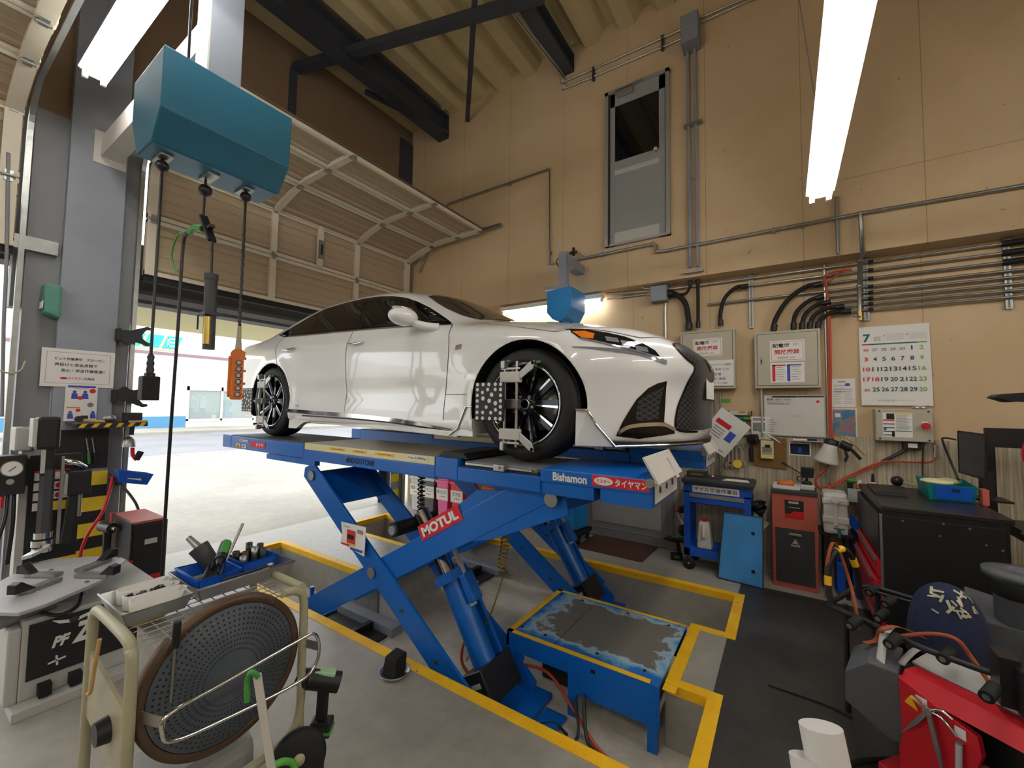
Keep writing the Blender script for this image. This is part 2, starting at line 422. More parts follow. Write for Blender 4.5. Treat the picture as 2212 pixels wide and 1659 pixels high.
# ---------------- upper door in the right wall ----------------
d = bpy.data.objects.new('door_1', None); link(d, None, 'structure'); d.location = (-1.5, YU, 3.8)
dx0, dx1, dz0, dz1 = -1.918, -1.107, 3.763, 5.825
m = MB('alu_dull'); t_ = .045
m.box(dx0, dx0+t_, YU-.06, YU, dz0, dz1); m.box(dx1-t_, dx1, YU-.06, YU, dz0, dz1); m.box(dx0, dx1, YU-.06, YU, dz1-t_, dz1); m.box(dx0, dx1, YU-.05, YU, dz0, dz0+.03)
m.m('dark_grey').box(dx0+.055, dx0+.06, YU-.062, YU-.03, dz0, dz1-t_)
m.build('door_frame', d)
m = MB('door_grey'); lx0, lx1 = dx0+.07, dx1-t_-.01
m.box(lx0, lx1, YU-.035, YU-.005, dz0+.03, 4.72); m.box(lx0, lx0+.06, YU-.04, YU-.005, dz0, dz1-t_); m.box(lx1-.07, lx1, YU-.04, YU-.005, dz0, dz1-t_); m.box(lx0, lx1, YU-.04, YU-.005, dz1-.22, dz1-t_); m.box(lx0, lx1, YU-.045, YU-.005, 4.72, 4.86)
m.m('light_grey').box(lx0+.06, lx1-.07, YU-.048, YU-.01, dz0+.03, dz0+.16); m.box(lx0+.06, lx1-.07, YU-.05, YU-.01, 4.68, 4.74)
m.build('door_leaf', d)
MB('glass_dark').box(lx0+.06, lx1-.07, YU-.03, YU-.01, 4.85, dz1-.21).build('pane', d)
m = MB('chrome'); m.cyl((lx1-.1, YU-.04, 4.83), (lx1-.1, YU-.08, 4.83), .014); m.ball((lx1-.1, YU-.105, 4.83), .03); m.build('knob', d)
m = MB('alu'); m.box(lx0+.1, lx0+.3, YU-.09, YU-.04, dz1-.13, dz1-.06, .006); m.bar((lx0+.08, YU-.08, dz1-.04), (lx0+.42, YU-.08, dz1-.03), .02, .012); m.build('door_closer', d)
# ---------------- lower door behind the lift ----------------
d = bpy.data.objects.new('door_2', None); link(d, None, 'structure'); d.location = (-1.75, YL, 0)
m = MB('door_grey'); m.box(-2.33, -2.26, YL-.06, YL, 0, 2.02); m.box(-1.21, -1.14, YL-.06, YL, 0, 2.02); m.box(-2.33, -1.14, YL-.06, YL, 1.95, 2.02); m.build('door_frame', d)
m = MB('door_grey'); m.box(-2.26, -1.21, YL-.03, YL-.002, 0.01, 1.95); m.m('light_grey').box(-2.2, -1.27, YL-.036, YL-.03, .12, .125); m.box(-2.18, -1.29, YL-.036, YL-.03, .2, 1.8); m.build('door_leaf', d)
m = MB('chrome'); m.cyl((-1.32, YL-.03, 1.0), (-1.32, YL-.08, 1.0), .02); m.build('knob', d)
# ---------------- sectional overhead doors ----------------
def section(y0, y1, a, b, up_, splits, handle=None, nm='door_section', parent=None):
    """one door panel from (x,z)=a to b, its inner side towards up_"""
    a, b = V((a[0], 0, a[1])), V((b[0], 0, b[1])); dv = b-a; L = dv.length; dv.normalize(); N = V((up_[0], 0, up_[1])).normalized()
    m = MB('shutter_slat')
    # ribbed sheet
    prof = [(0, 0), (.10, 0), (.12, .018), (.20, .018), (.22, 0), (.37, 0), (.39, .006), (.41, 0), (.56, 0), (.58, .006), (.6, 0), (.74, 0), (.76, .018), (.86, .018), (.88, 0), (1, 0)]
    P = [a+dv*(L*t)+N*h for t, h in prof]; n = len(P)
    vs = [p+Y_*y0 for p in P]+[p+Y_*y1 for p in P]+[p+Y_*y0-N*.03 for p in (P[0], P[-1])]+[p+Y_*y1-N*.03 for p in (P[0], P[-1])]
    m.raw(vs, [(i, i+1, n+i+1, n+i) for i in range(n-1)]+[(2*n, 2*n+1, 2*n+3, 2*n+2)])
    m.m('shutter_frame')
    for s_ in (a+dv*.022, b-dv*.022): m.obox(s_+Y_*((y0+y1)/2)+N*.02, dv*.04, Y_*(y1-y0), N*.04)
    for k, y in enumerate(splits):
        wd = .10 if k in (0, len(splits)-1) else .075
        m.obox((a+b)/2+Y_*y+N*.024, dv*L, Y_*wd, N*.046)
    o = m.build(nm, parent)
    m = MB('galv')
    for y in splits: m.obox(b+Y_*y+N*.05, dv*.09, Y_*.05, N*.012); m.cyl(b+Y_*(y-.04)+N*.06, b+Y_*(y+.04)+N*.06, .012)
    m.build('hinge', o)
def overhead(y0, y1, posts, label, hnd=None):
    d = thing('overhead_door', label, 'shutter', (XS, (y0+y1)/2, 2.98))
    pts = [(-5.5, 2.99), (-5.5, 3.59), (-5.49, 4.19), (-4.90, 4.38), (-4.32, 4.405), (-3.86, 4.41)]
    for k in range(5):
        a, b = pts[k], pts[k+1]; n = (b[0]-a[0], b[1]-a[1]); N = (n[1], -n[0])
        section(y0, y1, (a[0]+n[0]*.01, a[1]+n[1]*.01), (b[0]-n[0]*.01, b[1]-n[1]*.01), N, posts, parent=d)
    m = MB('black_rubber').box(-5.55, -5.48, y0, y1, 2.93, 2.99); m.build('bottom_seal', d)
    for yy, sg in ((y0-.045, -1), (y1+.045, 1)):
        m = MB('galv'); P = [(-5.52, yy, 0), (-5.52, yy, 4.0)]+[(-5.52+.42*(1-math.cos(t*PI/20)), yy, 4.0+.42*math.sin(t*PI/20)) for t in range(1, 11)]+[(-3.55, yy, 4.43)]
        for p, q in zip(P, P[1:]): m.bar(p, q, .05, .035, upv=(0, 1, 0))
        m.build('rail', d)
    return d
od = overhead(1.42, 4.98, [1.47, 2.68, 3.92, 4.93], 'raised beige sectional shutter behind the white car')
m = MB('shutter_frame').obox((-5.445, 3.3, 3.9), (0, 0, .58), (0, .075, 0), (.045, 0, 0)); o = m.build('lock_post', od)
m = MB('galv').box(-5.415, -5.40, 3.26, 3.34, 3.72, 3.98); m.m('black_plastic').box(-5.40, -5.395, 3.285, 3.315, 3.78, 3.92); m.build('latch_plate', o)
overhead(-3.1, .56, [-3.0, -1.85, -.65, .5], 'raised beige sectional shutter at the upper left corner')
m = MB('galv'); m.box(-5.6, -5.5, .5, .82, 3.0, 3.12); m.build('corner_bracket', None, None, 'galvanised bracket at the foot of the upper left shutter', 'bracket')
# jambs and the box beyond the shutters
m = MB('mid_grey'); m.box(-5.75, -5.56, 1.25, 1.36, 0, 4.32); m.box(-5.75, -5.6, 1.36, 1.41, 2.5, 4.32); m.box(-5.75, -5.56, .64, .85, 0, 4.32); m.box(-5.75, -5.6, .57, .64, 2.5, 4.32); m.box(-5.75, -5.56, 4.975, YU, 0, 4.32); m.box(-5.75, -5.56, -3.2, -3.14, 0, 4.32); struct(m, 'trim_2')
m = MB('dark_grey'); m.box(-6.1, -5.85, 1.2, 5.3, 2.86, 3.4); m.m('mid_grey').box(-6.14, -5.85, 1.2, 5.3, 2.80, 2.86); m.m('dark_grey').box(-6.1, -5.85, 1.2, 5.3, 2.76, 2.80)
m.box(-6.1, -5.85, -3.2, .85, 2.95, 3.5)
struct(m, 'trim_3')
single(MB('cream').prism([(-6.14, 1.2, 2.90), (-7.3, 1.2, 2.74), (-7.3, 1.2, 2.71), (-6.14, 1.2, 2.82)], (0, 4.4, 0)), 'awning', 'pale canopy over the pavement outside the shutter', 'awning')
# ---------------- fluorescent lamps ----------------
def lamp(a, b, label, tubes=2, wd=.2, hang=None, back=(0, 0, 1), group=None):
    a, b, bk = V(a), V(b), V(back); d = (b-a).normalized(); s = d.cross(bk).normalized(); L = (b-a).length; c = (a+b)/2
    t = thing('fluorescent_lamp', label, 'lamp', a, group)
    m = MB('white'); m.obox(c+bk*.055, d*L, s*(.07 if tubes > 1 else .09), bk*.06)
    hw = wd*.5 if tubes > 1 else .08
    for k in (1, -1): m.prism([a+s*k*.035+bk*.03, a+s*k*hw+bk*.06, a+s*k*hw+bk*.066, a+s*k*.03+bk*.036], d*L)
    m.build('housing', t)
    for k in ([-1, 1] if tubes > 1 else [0]):
        o_ = s*(k*wd*.29)
        MB('tube_glow').cyl(a+o_+d*.035, b+o_-d*.035, .0165).build('tube', t)
        m = MB('white')
        for p in (a, b): m.obox(p+o_+(d*.018 if p is a else -d*.018)+bk*.012, d*.03, s*.034, bk*.055)
        each(m, 'lamp_holder', t)
    if hang: 
        m = MB('mid_grey')
        for p, q in hang: m.tube([p, q], .004, 6)
        each(m, 'chain', t)
    return t
lamp((-4.71, .83, 4.32), (-2.31, .83, 4.32), 'twin tube fluorescent lamp over the column at the upper left', 2, .19, [((-4.4, .83, 4.40), (-4.4, .83, 6.6)), ((-2.6, .83, 4.40), (-2.6, .83, 6.6))])
lamp((.265, 4.12, 3.40), (.265, 1.72, 3.40), 'twin tube fluorescent lamp hanging before the beige wall', 2, .19, [((.265, 3.6, 3.47), (-.05, 3.6, 6.6)), ((.265, 2.1, 3.47), (-.05, 2.1, 6.6))])
lamp((-3.62, 5.2, 3.115), (-2.0, 5.2, 3.115), 'single tube wall lamp glowing above the car bonnet', 1, .1, None, (0, 0, 1))
# unseen fixtures added behind and beside the camera to brighten the room
for k, (a, b) in enumerate((((-3.98, -1.9, 3.92), (-1.58, -1.9, 3.92)), ((-3.98, -4.3, 3.92), (-1.58, -4.3, 3.92)), ((2.9, 3.9, 3.40), (2.9, 1.5, 3.40)), ((.265, -.9, 3.6), (.265, -3.3, 3.6)), ((2.9, -.9, 3.6), (2.9, -3.3, 3.6)), ((5.0, 1.6, 3.6), (5.0, -.8, 3.6)))):
    lamp(a, b, ['twin tube lamp on the left behind the camera', 'rearmost twin tube lamp on the left', 'twin tube lamp beyond the right edge of the wall', 'twin tube lamp straight behind the camera', 'twin tube lamp behind the camera to the right', 'twin tube lamp by the far end wall'][k], 2, .19)
# ---------------- street ----------------
m = MB('apron'); m.box(-16, -5.75, -25, 40, -.42, -.005); m.m('asphalt').box(-26, -16, -25, 60, -.42, 0.0); m.m('apron').box(-45, -26, -25, 60, -.4, .14); m.m('white').box(-16.2, -16, -25, 60, -.1, .004)
single(m, 'street_ground', 'sunlit concrete forecourt and street outside the shutter', 'ground')

# ---------------- scissor alignment lift ----------------
ZD = 1.345; DX0, DX1 = -5.19, -.56
def deck(y0, sgn, label, near):
    """y0 is the deck's outer edge, sgn points to its other edge"""
    yo, yi = y0, y0+sgn*.62; ya, yb = min(yo, yi), max(yo, yi); t = thing('scissor_lift', label, 'lift', (-2.65, (ya+yb)/2, -.38))
    m = MB('lift_blue')
    m.box(DX0+.2, -3.60, ya, yb, 1.205, ZD-.012, .006); m.box(DX0, DX0+.2, ya, yb, 1.205, ZD-.004, .006)
    m.box(-3.60, -2.0, ya, yb, 1.195, 1.285, .006); m.box(-2.0, -1.80, ya, yb, 1.205, ZD, .006)
    m.box(-1.80, -1.18, ya, yb, 1.205, ZD-.05, .006); m.box(-1.18, DX1, ya, yb, 1.27, ZD, .006)
    m.box(-3.6, -.86, ya+.012, yb-.012, 1.20, 1.27); m.box(-.82, DX1, ya+.006, yb-.006, 1.20, 1.27)
    m.box(-4.24, -3.42, ya, ya+.05, 1.15, 1.2, .004); m.box(-4.24, -3.42, yb-.05, yb, 1.15, 1.2, .004)
    m.build('deck', t)
    m = MB('dark_grey'); m.box(DX0+.21, -3.62, ya+.015, yb-.015, ZD-.012, ZD); m.m('slip_steel').box(-3.59, -2.01, ya+.004, yb-.004, 1.285, ZD); m.build('tread_plate', t)
    m = MB('cream'); m.box(-3.58, -2.005, ya-.003, ya+.002, 1.287, ZD-.002, .001); m.box(-3.58, -2.005, yb-.002, yb+.003, 1.287, ZD-.002); m.build('slip_plate_edge', t)
    m = MB('black_plastic'); m.prism([(-2.0, ya+.03, ZD), (-1.96, ya+.03, ZD+.035), (-1.78, ya+.03, ZD+.035), (-1.74, ya+.03, ZD)], (0, .5, 0)); m.box(-1.79, -1.2, ya+.02, yb-.02, ZD-.05, ZD-.04); m.build('filler_block', t)
    o = MB('mid_grey').box(-1.76, -1.22, ya+.03, yb-.03, ZD-.04, ZD-.012, .004).build('turn_plate', t)
    m = MB('alu'); m.box(-1.74, -1.24, ya+.005, ya+.025, ZD-.03, ZD-.018); m.box(-1.5, -1.42, ya-.02, ya+.03, ZD-.045, ZD-.005, .006); m.cyl((-1.46, ya-.03, ZD-.02), (-1.46, ya+.02, ZD-.02), .012); m.build('lock_pin', o)
    # hinged wheel stop at the front end
    m = MB('white_steel'); a = V((-.60, ya+.02, 1.45)); dn = V((.075, 0, -.13))
    m.obox(a+dn*.5+Y_*.26, dn, Y_*.54, dn.cross(Y_).normalized()*.012, .003); m.obox(V((-.545, ya+.42, 1.36)), (.05, 0, -.11), (0, .07, 0), (.012, 0, .006)); m.cyl((-.545, ya+.0, 1.325), (-.545, ya+.6, 1.325), .012)
    m.box(-.556, -.552, ya+.06, yb-.06, 1.215, 1.325); m.m('dark_grey')
    for k in range(3): m.box(-.552, -.549, ya+.14+k*.14, ya+.17+k*.14, 1.26, 1.29)
    m.m('galv').cyl((-.56, ya-.02, 1.33), (-.56, ya-.005, 1.33), .022)
    m.build('wheel_stop', t)
    # scissor arms, two plates each
    def arm(a, b, wd, name, ends=.0):
        d = (V(b)-V(a)); n = V((-d.z, 0, d.x)).normalized()*wd/2; e = d.normalized()*.06
        return [V(a)-e*.2+n*.55, V(a)-e+n*0-n*.2, V(a)-e*.4-n, V(b)+e*.4-n, V(b)+e, V(b)+e*.4+n, V(a)+n+e]
    A0, A1 = (-3.56, 0, 1.10), (-1.70, 0, -.20); B0, B1 = (-3.56, 0, -.13), (-1.22, 0, 1.21)
    for yy in (ya+.03, yb-.05):
        m = MB('lift_blue'); m.prism([p+Y_*yy for p in arm(A0, A1, .185, 'a')], (0, .022, 0), .004)
        m.prism([p+Y_*(yy-.002) for p in arm(A1, (-1.58, 0, -.3), .12, 'a')], (0, .026, 0))
        m.m('dark_grey')
        for p in ((-2.32, .22), (-1.98, -.02)): m.box(p[0]-.02, p[0]+.02, yy-.002, yy, p[1]-.012, p[1]+.012)
        m.build('scissor_arm', t)
    for yy in (ya+.056, yb-.078):
        m = MB('lift_blue'); m.prism([p+Y_*yy for p in arm(B0, B1, .185, 'b')], (0, .022, 0), .004)
        m.prism([V((-1.98, yy+.004, .93)), V((-1.68, yy+.004, 1.15)), V((-1.05, yy+.004, 1.2)), V((-1.03, yy+.004, 1.09)), V((-1.55, yy+.004, .86)), V((-1.93, yy+.004, .76))], (0, .014, 0), .003)
        m.build('scissor_arm', t)
    m = MB('lift_blue'); m.bar((-3.5, (ya+yb)/2, 1.08), (-3.18, (ya+yb)/2, .85), .52, .02, (0, 0, 1)); m.build('cross_plate', t)
    m = MB('black_plastic'); m.cyl((-2.50, ya+.09, .745), (-2.50, yb-.09, .745), .055, n=20); m.m('steel_grey').cyl((-2.50, ya+.07, .745), (-2.50, ya+.09, .745), .035); m.build('roller', t)
    m = MB('galv')
    for p in ((-2.655, .415), (-1.12, 1.17), (-3.5, 1.06)): m.cyl((p[0], ya+.022, p[1]), (p[0], yb-.022, p[1]), .03); m.cyl((p[0], ya+.016, p[1]), (p[0], ya+.024, p[1]), .042, n=20)
    each(m, 'pivot_shaft', t)
    # hydraulic ram
    yc = (ya+yb)/2; lo = V((-1.72, yc, -.18)); hd = V((-2.10, yc, .42)); tp = V((-2.42, yc, .86)); d = (hd-lo).normalized(); s = Y_.cross(d)
    m = MB('lift_blue'); m.cyl(lo+d*.06, hd, .085, n=24); m.cyl(hd-d*.03, hd+d*.04, .13, n=8, smooth=False); m.obox(hd-d*.12+s*.14, d*.2, Y_*.10, s*.06, .01); m.obox(lo+d*.3+Y_*.12, d*.6, Y_*.03, s*.14); m.build('ram_cylinder', t)
    MB('chrome').cyl(hd+d*.03, tp, .05, n=20).build('ram_rod', t); MB('oil').cyl(hd+d*.02+s*-.07, tp+s*-.07, .025).build('guide_tube', t)
    m = MB('light_grey'); m.bar(hd+d*.24+s*.12, hd-d*.02+s*.13, .03, .02, (0, 1, 0)); m.bar(hd-d*.1+s*.1, hd-d*.24+s*.1, .05, .03, (0, 1, 0)); m.build('safety_bar', t)
    m = MB('oil'); m.obox(lo, d*.22, Y_*.34, s*.2, .01); m.cyl(lo+Y_*.16-s*.08, lo+Y_*.2-s*.08, .03); m.tube([lo+Y_*.12+d*.1-s*.06, lo+Y_*.13+d*.3-s*.09, lo+Y_*.1+d*.45-s*.09], .012, 6)
    m.m('light_grey').obox(lo-Y_*.172+d*.03+s*.02, d*.03, Y_*.004, s*.08); m.build('ram_foot', t)
    # base plates in the pit
    m = MB('steel_grey'); m.box(-3.85, -2.95, ya+.0, ya+.12, -.38, -.30); m.box(-3.85, -2.95, yb-.12, yb, -.38, -.30); m.m('oil').box(-3.8, -3.0, ya+.13, yb-.13, -.38, -.36); m.box(-3.25, -3.2, ya+.12, yb-.12, -.36, -.30)
    m.m('lift_blue').box(-1.78, -1.42, ya-.02, yb+.02, -.38, -.34, .004); m.box(-1.4, -1.25, ya+.1, yb-.1, -.38, -.36); each(m, 'base_plate', t)
    return t
L1 = deck(2.10, 1, 'blue scissor lift under the near wheels, with red MOTUL sticker on its arm', True)
L2 = deck(3.73, 1, 'blue scissor lift under the far wheels, nearest the beige wall', False)
def sticker(parent, o, R, U, w, h, mt, name='sticker'):
    m = MB(mt); quad(m, o, R, U, w, h); return m.build(name, parent)
yd = 2.1; R = X_
text('BRIDGESTONE', .35, .042, (-2.98, yd-.001, 1.222), R, Z_, 'black_print', L1, bold=.02)
m = MB('red_print').poly([(-2.985, yd-.003, 1.272), (-2.965, yd-.003, 1.272), (-2.98, yd-.003, 1.24)]); m.build('logo_mark', L1)
text('Bishamon', .205, .046, (-1.098, yd-.001, 1.285), R, Z_, 'white', L1, bold=.035)
s = sticker(L1, (-.864, yd-.001, 1.284), R, Z_, .298, .056, 'red_print')
MB('white').prism([(-.80+.052*math.cos(a*PI/12), yd-.0035, 1.312+.021*math.sin(a*PI/12)) for a in range(24)], (0, -.0006, 0)).build('oval', s)
text('ミスター', .075, .02, (-.838, yd-.004, 1.302), R, Z_, 'red_print', s, bold=.02)
text('タイヤマン', .165, .038, (-.738, yd-.003, 1.293), R, Z_, 'white', s, bold=.03)
B_d = V((1, 0, .575)).normalized(); B_u = V((-.575, 0, 1)).normalized()
o_ = V((-2.155, yd+.054, .735)); s = sticker(L1, o_, B_d, B_u, .425, .105, 'red_print'); text('MOTUL', .37, .068, o_+B_d*.028+B_u*.019-Y_*.003, B_d, B_u, 'white_paper', s, bold=.05)
for x0, x1 in ((-3.2, -3.0), (-2.89, -2.73), (-2.62, -2.41)):
    s = sticker(L1, (x0, yd-.004, 1.312), R, Z_, x1-x0, .018, 'yellow'); m = MB('black_print'); m.box(x0+.03, x1-.03, yd-.0075, yd-.0065, 1.319, 1.322); m.build('printed_arrow', s)
s = sticker(L1, (-2.27, yd-.004, 1.303), R, Z_, .205, .034, 'white_paper'); text('Cap.3,000kg', .18, .02, (-2.26, yd-.0065, 1.311), R, Z_, 'black_print', s)
s = sticker(L1, (-4.57, yd-.001, 1.245), R, Z_, .30, .055, 'red_print'); text('ダイヤ', .15, .032, (-4.45, yd-.003, 1.257), R, Z_, 'white', s, bold=.02)
s = sticker(L1, (-4.8, yd-.001, 1.283), R, Z_, .18, .024, 'white_paper'); text('Bishamon', .15, .014, (-4.785, yd-.003, 1.288), R, Z_, 'black_print', s)
s = sticker(L1, (-4.87, yd-.001, 1.222), R, Z_, .1, .04, 'yellow'); MB('black_print').poly([(-4.85, yd-.003, 1.228), (-4.80, yd-.003, 1.228), (-4.825, yd-.003, 1.256)]).build('warning_mark', s)
s = sticker(L1, (-4.75, yd-.001, 1.222), R, Z_, .1, .036, 'white_paper'); MB('red_print').box(-4.73, -4.68, yd-.003, yd-.002, 1.23, 1.25).build('warning_mark', s)
# paper hung on the lift arm
hp = thing('oil_leaflet', 'white oil leaflet taped to the near blue scissor arm', 'leaflet', (-2.86, 2.105, .55))
m = MB('white_paper'); m.prism([(-3.018, 2.10, .745), (-3.0, 2.10, .66), (-3.025, 2.105, .57), (-2.95, 2.10, .565), (-2.71, 2.095, .53), (-2.705, 2.10, .75)], (0, .002, 0)); m.build('sheet', hp)
m = MB('red_print').box(-2.93, -2.83, 2.094, 2.095, .60, .70); m.m('yellow').box(-2.93, -2.83, 2.094, 2.095, .585, .602); m.m('oil').box(-2.92, -2.84, 2.093, 2.094, .63, .665); m.m('red_print').box(-3.0, -2.9, 2.094, 2.095, .572, .586); m.m('blue_print').box(-2.88, -2.73, 2.092, 2.093, .552, .57); m.m('grey_print').box(-2.98, -2.9, 2.094, 2.095, .715, .72); m.box(-2.8, -2.74, 2.0925, 2.0935, .69, .72); m.build('print', hp)
# coiled air hoses under the decks
def coil(x, y, z0, z1, r, turns, mt, label, tail, x1=None):
    x1 = x if x1 is None else x1; P = []
    for k in range(turns*12+1):
        a = 2*PI*k/12; f = k/(turns*12); P.append((x+(x1-x)*f+r*math.cos(a), y+r*math.sin(a), z0+(z1-z0)*f))
    t = thing('coiled_hose', label, 'hose', (x, y, z1)); MB(mt).tube(P, .0065, 6).build('coil', t); MB(mt).tube(catmull([P[-1]]+tail, 8), .006, 6).build('hose_tail', t); return t
coil(-2.69, 2.66, 1.205, .60, .03, 16, 'oil', 'black coiled air hose hanging behind the red stickered lift arm', [(-2.69, 2.66, .5), (-2.66, 2.6, .3)])
coil(-1.62, 2.48, 1.14, .54, .028, 21, 'gold', 'brass coloured coiled hose hanging below the near lift deck', [(-1.72, 2.5, .42), (-1.80, 2.5, .2), (-1.95, 2.55, -.05), (-2.1, 2.6, -.28)], -1.70)
# ---------------- power unit cover in the pit ----------------
mat('cover_top', '#1d5fa0', .42); nt, b = nodes('cover_top'); (x, y, z), vec = obj_xyz(nt)
wr = noise(nt, vec, 7, 6, .65)
ex = math_node(nt, 'DIVIDE', math_node(nt, 'ABSOLUTE', math_node(nt, 'ADD', x, 1.15)), .60); ey = math_node(nt, 'DIVIDE', math_node(nt, 'ABSOLUTE', math_node(nt, 'SUBTRACT', y, 3.12)), .42)
d_ = math_node(nt, 'ADD', math_node(nt, 'MAXIMUM', math_node(nt, 'POWER', ex, 2), math_node(nt, 'POWER', ey, 2)), math_node(nt, 'MULTIPLY', math_node(nt, 'SUBTRACT', wr, .5), 1.1))
c = ramp(nt, d_, [(.47, lin('#6b6860')), (.53, lin('#a3b7c0')), (.66, lin('#6fa2c4')), (.84, lin('#1d66b0'))]); nt.links.new(c, b.inputs['Base Color'])
cv = thing('power_unit_cover', 'worn blue steel cover box over the lift pump in the pit', 'machine cover', (-1.2, 3.08, -.38))
bx0, bx1, by0, by1, bz = -1.77, -.665, 2.665, 3.52, .02
m = MB('cover_top'); m.box(bx0, -1.395, by0, by1, bz-.012, bz, .003); m.box(-1.39, bx1, by0, by1, bz-.012, bz, .003); m.m('black_plastic')
for x in (-1.7, -1.5, -1.1, -.78):
    for y in (by0+.11, by1-.08): m.cyl((x, y, bz-.002), (x, y, bz+.002), .013, n=8)
m.build('cover_plate', cv)
m = MB('lift_blue'); m.box(bx0, bx0+.02, by0, by1, bz-.13, bz-.012); m.box(bx0, -1.25, by0, by0+.02, bz-.13, bz-.012); m.box(-1.25, bx1, by0, by0+.02, bz-.25, bz-.012); m.box(bx0, bx1, by1-.02, by1, bz-.25, bz-.012); m.m('black_plastic').box(-1.1, -1.07, by0-.003, by0, bz-.07, bz-.045); m.build('side_panel', cv)
for x in (bx0+.03, -1.235, bx1-.04):
    MB('lift_blue').box(x-.03, x+.03, by0-.003, by0+.04, -.38, bz-.1, .003).build('leg', cv)
MB('lift_blue').box(bx0, bx0+.05, by1-.05, by1, -.38, bz-.1).build('leg', cv)
m = MB('yellow_paint'); m.box(bx0, bx0+.045, by0, by1, bz, bz+.002); m.box(bx0, -.72, by0, by0+.04, bz, bz+.002); m.box(bx0, bx1, by1-.03, by1, bz, bz+.002); m.build('warning_stripe', cv)
single(MB('oil').box(-1.6, -.9, 2.9, 3.3, -.38, -.12, .02), 'hydraulic_pump', 'dark hydraulic pump under the worn blue cover box', 'pump')
def hose(name, label, cat, pts, r, mt): return single(MB(mt).tube(pts, r, 8, sm=6), name, label, cat)
hose('air_hose', 'orange red hose snaking out of the pit pump box', 'hose', [(-1.75, 2.75, -.25), (-1.45, 2.72, -.2), (-1.2, 2.62, -.3), (-1.0, 2.5, -.36), (-.8, 2.4, -.36), (-.72, 2.25, -.36), (-.68, 2.05, -.35)], .011, 'red_hose')
hose('cable_bundle', 'black cables trailing beside the orange hose in the pit', 'cable', [(-1.15, 2.66, -.2), (-1.05, 2.5, -.36), (-.88, 2.42, -.365), (-.78, 2.25, -.365), (-.73, 2.05, -.36)], .012, 'oil')
hose('cable_loop', 'loop of black cable on the pit floor by the blue legs', 'cable', [(-1.2, 2.64, -.25), (-1.12, 2.5, -.365), (-1.2, 2.32, -.365), (-1.35, 2.3, -.365), (-1.4, 2.4, -.366), (-1.3, 2.52, -.365), (-1.18, 2.48, -.36)], .009, 'oil')
hose('hydraulic_hose', 'dark red hydraulic hose curling behind the near ram', 'hose', [(-2.0, 2.62, .0), (-2.12, 2.6, -.15), (-2.12, 2.58, -.3), (-1.95, 2.56, -.36), (-1.75, 2.6, -.36)], .012, 'red_hose')
single(MB('lift_blue').box(-4.05, -3.75, 2.15, 2.6, -.38, -.34).cyl((-3.95, 2.45, -.36), (-3.95, 2.45, -.12), .02), 'floor_stop', 'small blue stop plate with a peg in the near pit slot', 'stop')
single(MB('white_steel').box(-3.3, -2.98, 2.745, 2.755, -.38, -.02), 'splash_plate', 'pale steel plate leaning on the pit island wall', 'plate')
wc = thing('wheel_chock', 'black rubber wheel block in a round steel dish beside the pit', 'wheel chock', (-2.056, 1.843, 0))
cx, cy, _z = (-2.08, 1.864, 0)
m = MB('alu'); m.lathe([(.0, .004), (.07, .004), (.092, .03), (.096, .03), (.072, 0), (0, 0)], (cx, cy, .001)); m.build('dish', wc)
m = MB('black_rubber'); m.prism([(cx-.06, cy-.05, .01), (cx+.06, cy-.05, .01), (cx+.055, cy-.04, .12), (cx-.045, cy-.04, .12)], (-.02, .11, 0), .01); m.build('block', wc)

# ---------------- white saloon car ----------------
HX, CY, ZG = -1.395, 3.20, 1.345          # front hub x, centre line y, ground under the tyres
mat('car_white', '#ebebe9', .2, coat=1.0, spec=.5)
mat('car_glass', '#08090a', .03, spec=.8)
mat('tyre', '#161617', .62, bump=.15, bscale=90)
mat('rim_dark', '#33353a', .18, .9)
mat('rim_bright', '#c9ccd0', .12, 1.0)
mat('lamp_lens', '#15181c', .05, spec=.8)
mat('lamp_amber', '#d9741a', .15)
mat('lamp_clear', '#a8b0ba', .08, .6)
mat('tail_red', '#a01722', .15)
mat('grille_mesh', '#060607', .35); nt, b = nodes('grille_mesh'); (x, y, z), vec = obj_xyz(nt)
def mesh_lines(p, q): return math_node(nt, 'LESS_THAN', math_node(nt, 'ABSOLUTE', math_node(nt, 'SUBTRACT', math_node(nt, 'FRACT', math_node(nt, 'ADD', math_node(nt, 'MULTIPLY', y, p), math_node(nt, 'MULTIPLY', z, q))), .5)), .12)
l = math_node(nt, 'MAXIMUM', mesh_lines(22, 30), mesh_lines(-22, 30))
nt.links.new(mix_color(nt, l, lin('#050506'), lin('#3c3e42')), b.inputs['Base Color'])
def smax(a, b, r):
    h = np.maximum(r-np.abs(a-b), 0)/r
    return np.maximum(a, b)+h*h*r*.25
def pw(xs, ys):
    """smooth curve through points"""
    xs, ys = np.array(xs, float), np.array(ys, float); g = np.linspace(xs[0], xs[-1], 1200); v = np.interp(g, xs, ys)
    k = np.ones(41)/41
    for _ in range(2): v = np.convolve(np.pad(v, 20, mode='edge')+0, k, 'valid')
    return lambda q: np.interp(q, g, v)
TC = pw([-4.6, -4.22, -4.1, -3.85, -3.62, -3.3, -2.9, -2.5, -2.1, -1.75, -1.45, -1.2, -.85, -.55, -.35, 0, .3, .55, .73, .83, .90, .95, 1.1],
        [1.00, 1.075, 1.09, 1.115, 1.155, 1.278, 1.388, 1.455, 1.475, 1.473, 1.447, 1.382, 1.215, 1.085, 1.062, 1.022, .968, .903, .838, .79, .74, .69, .5])
F0 = pw([-.2, .1, .16, .22, .35, .49, .58, .66, .72, .78, .84, .95, 1.2], [.90, .90, .93, .94, .937, .945, .962, .955, .93, .88, .80, .6, .2])
R0 = pw([-.2, .2, .35, .55, .8, .95, 1.05, 1.12, 1.3], [-4.05, -4.10, -4.17, -4.2, -4.22, -4.25, -4.28, -4.20, -3.8])
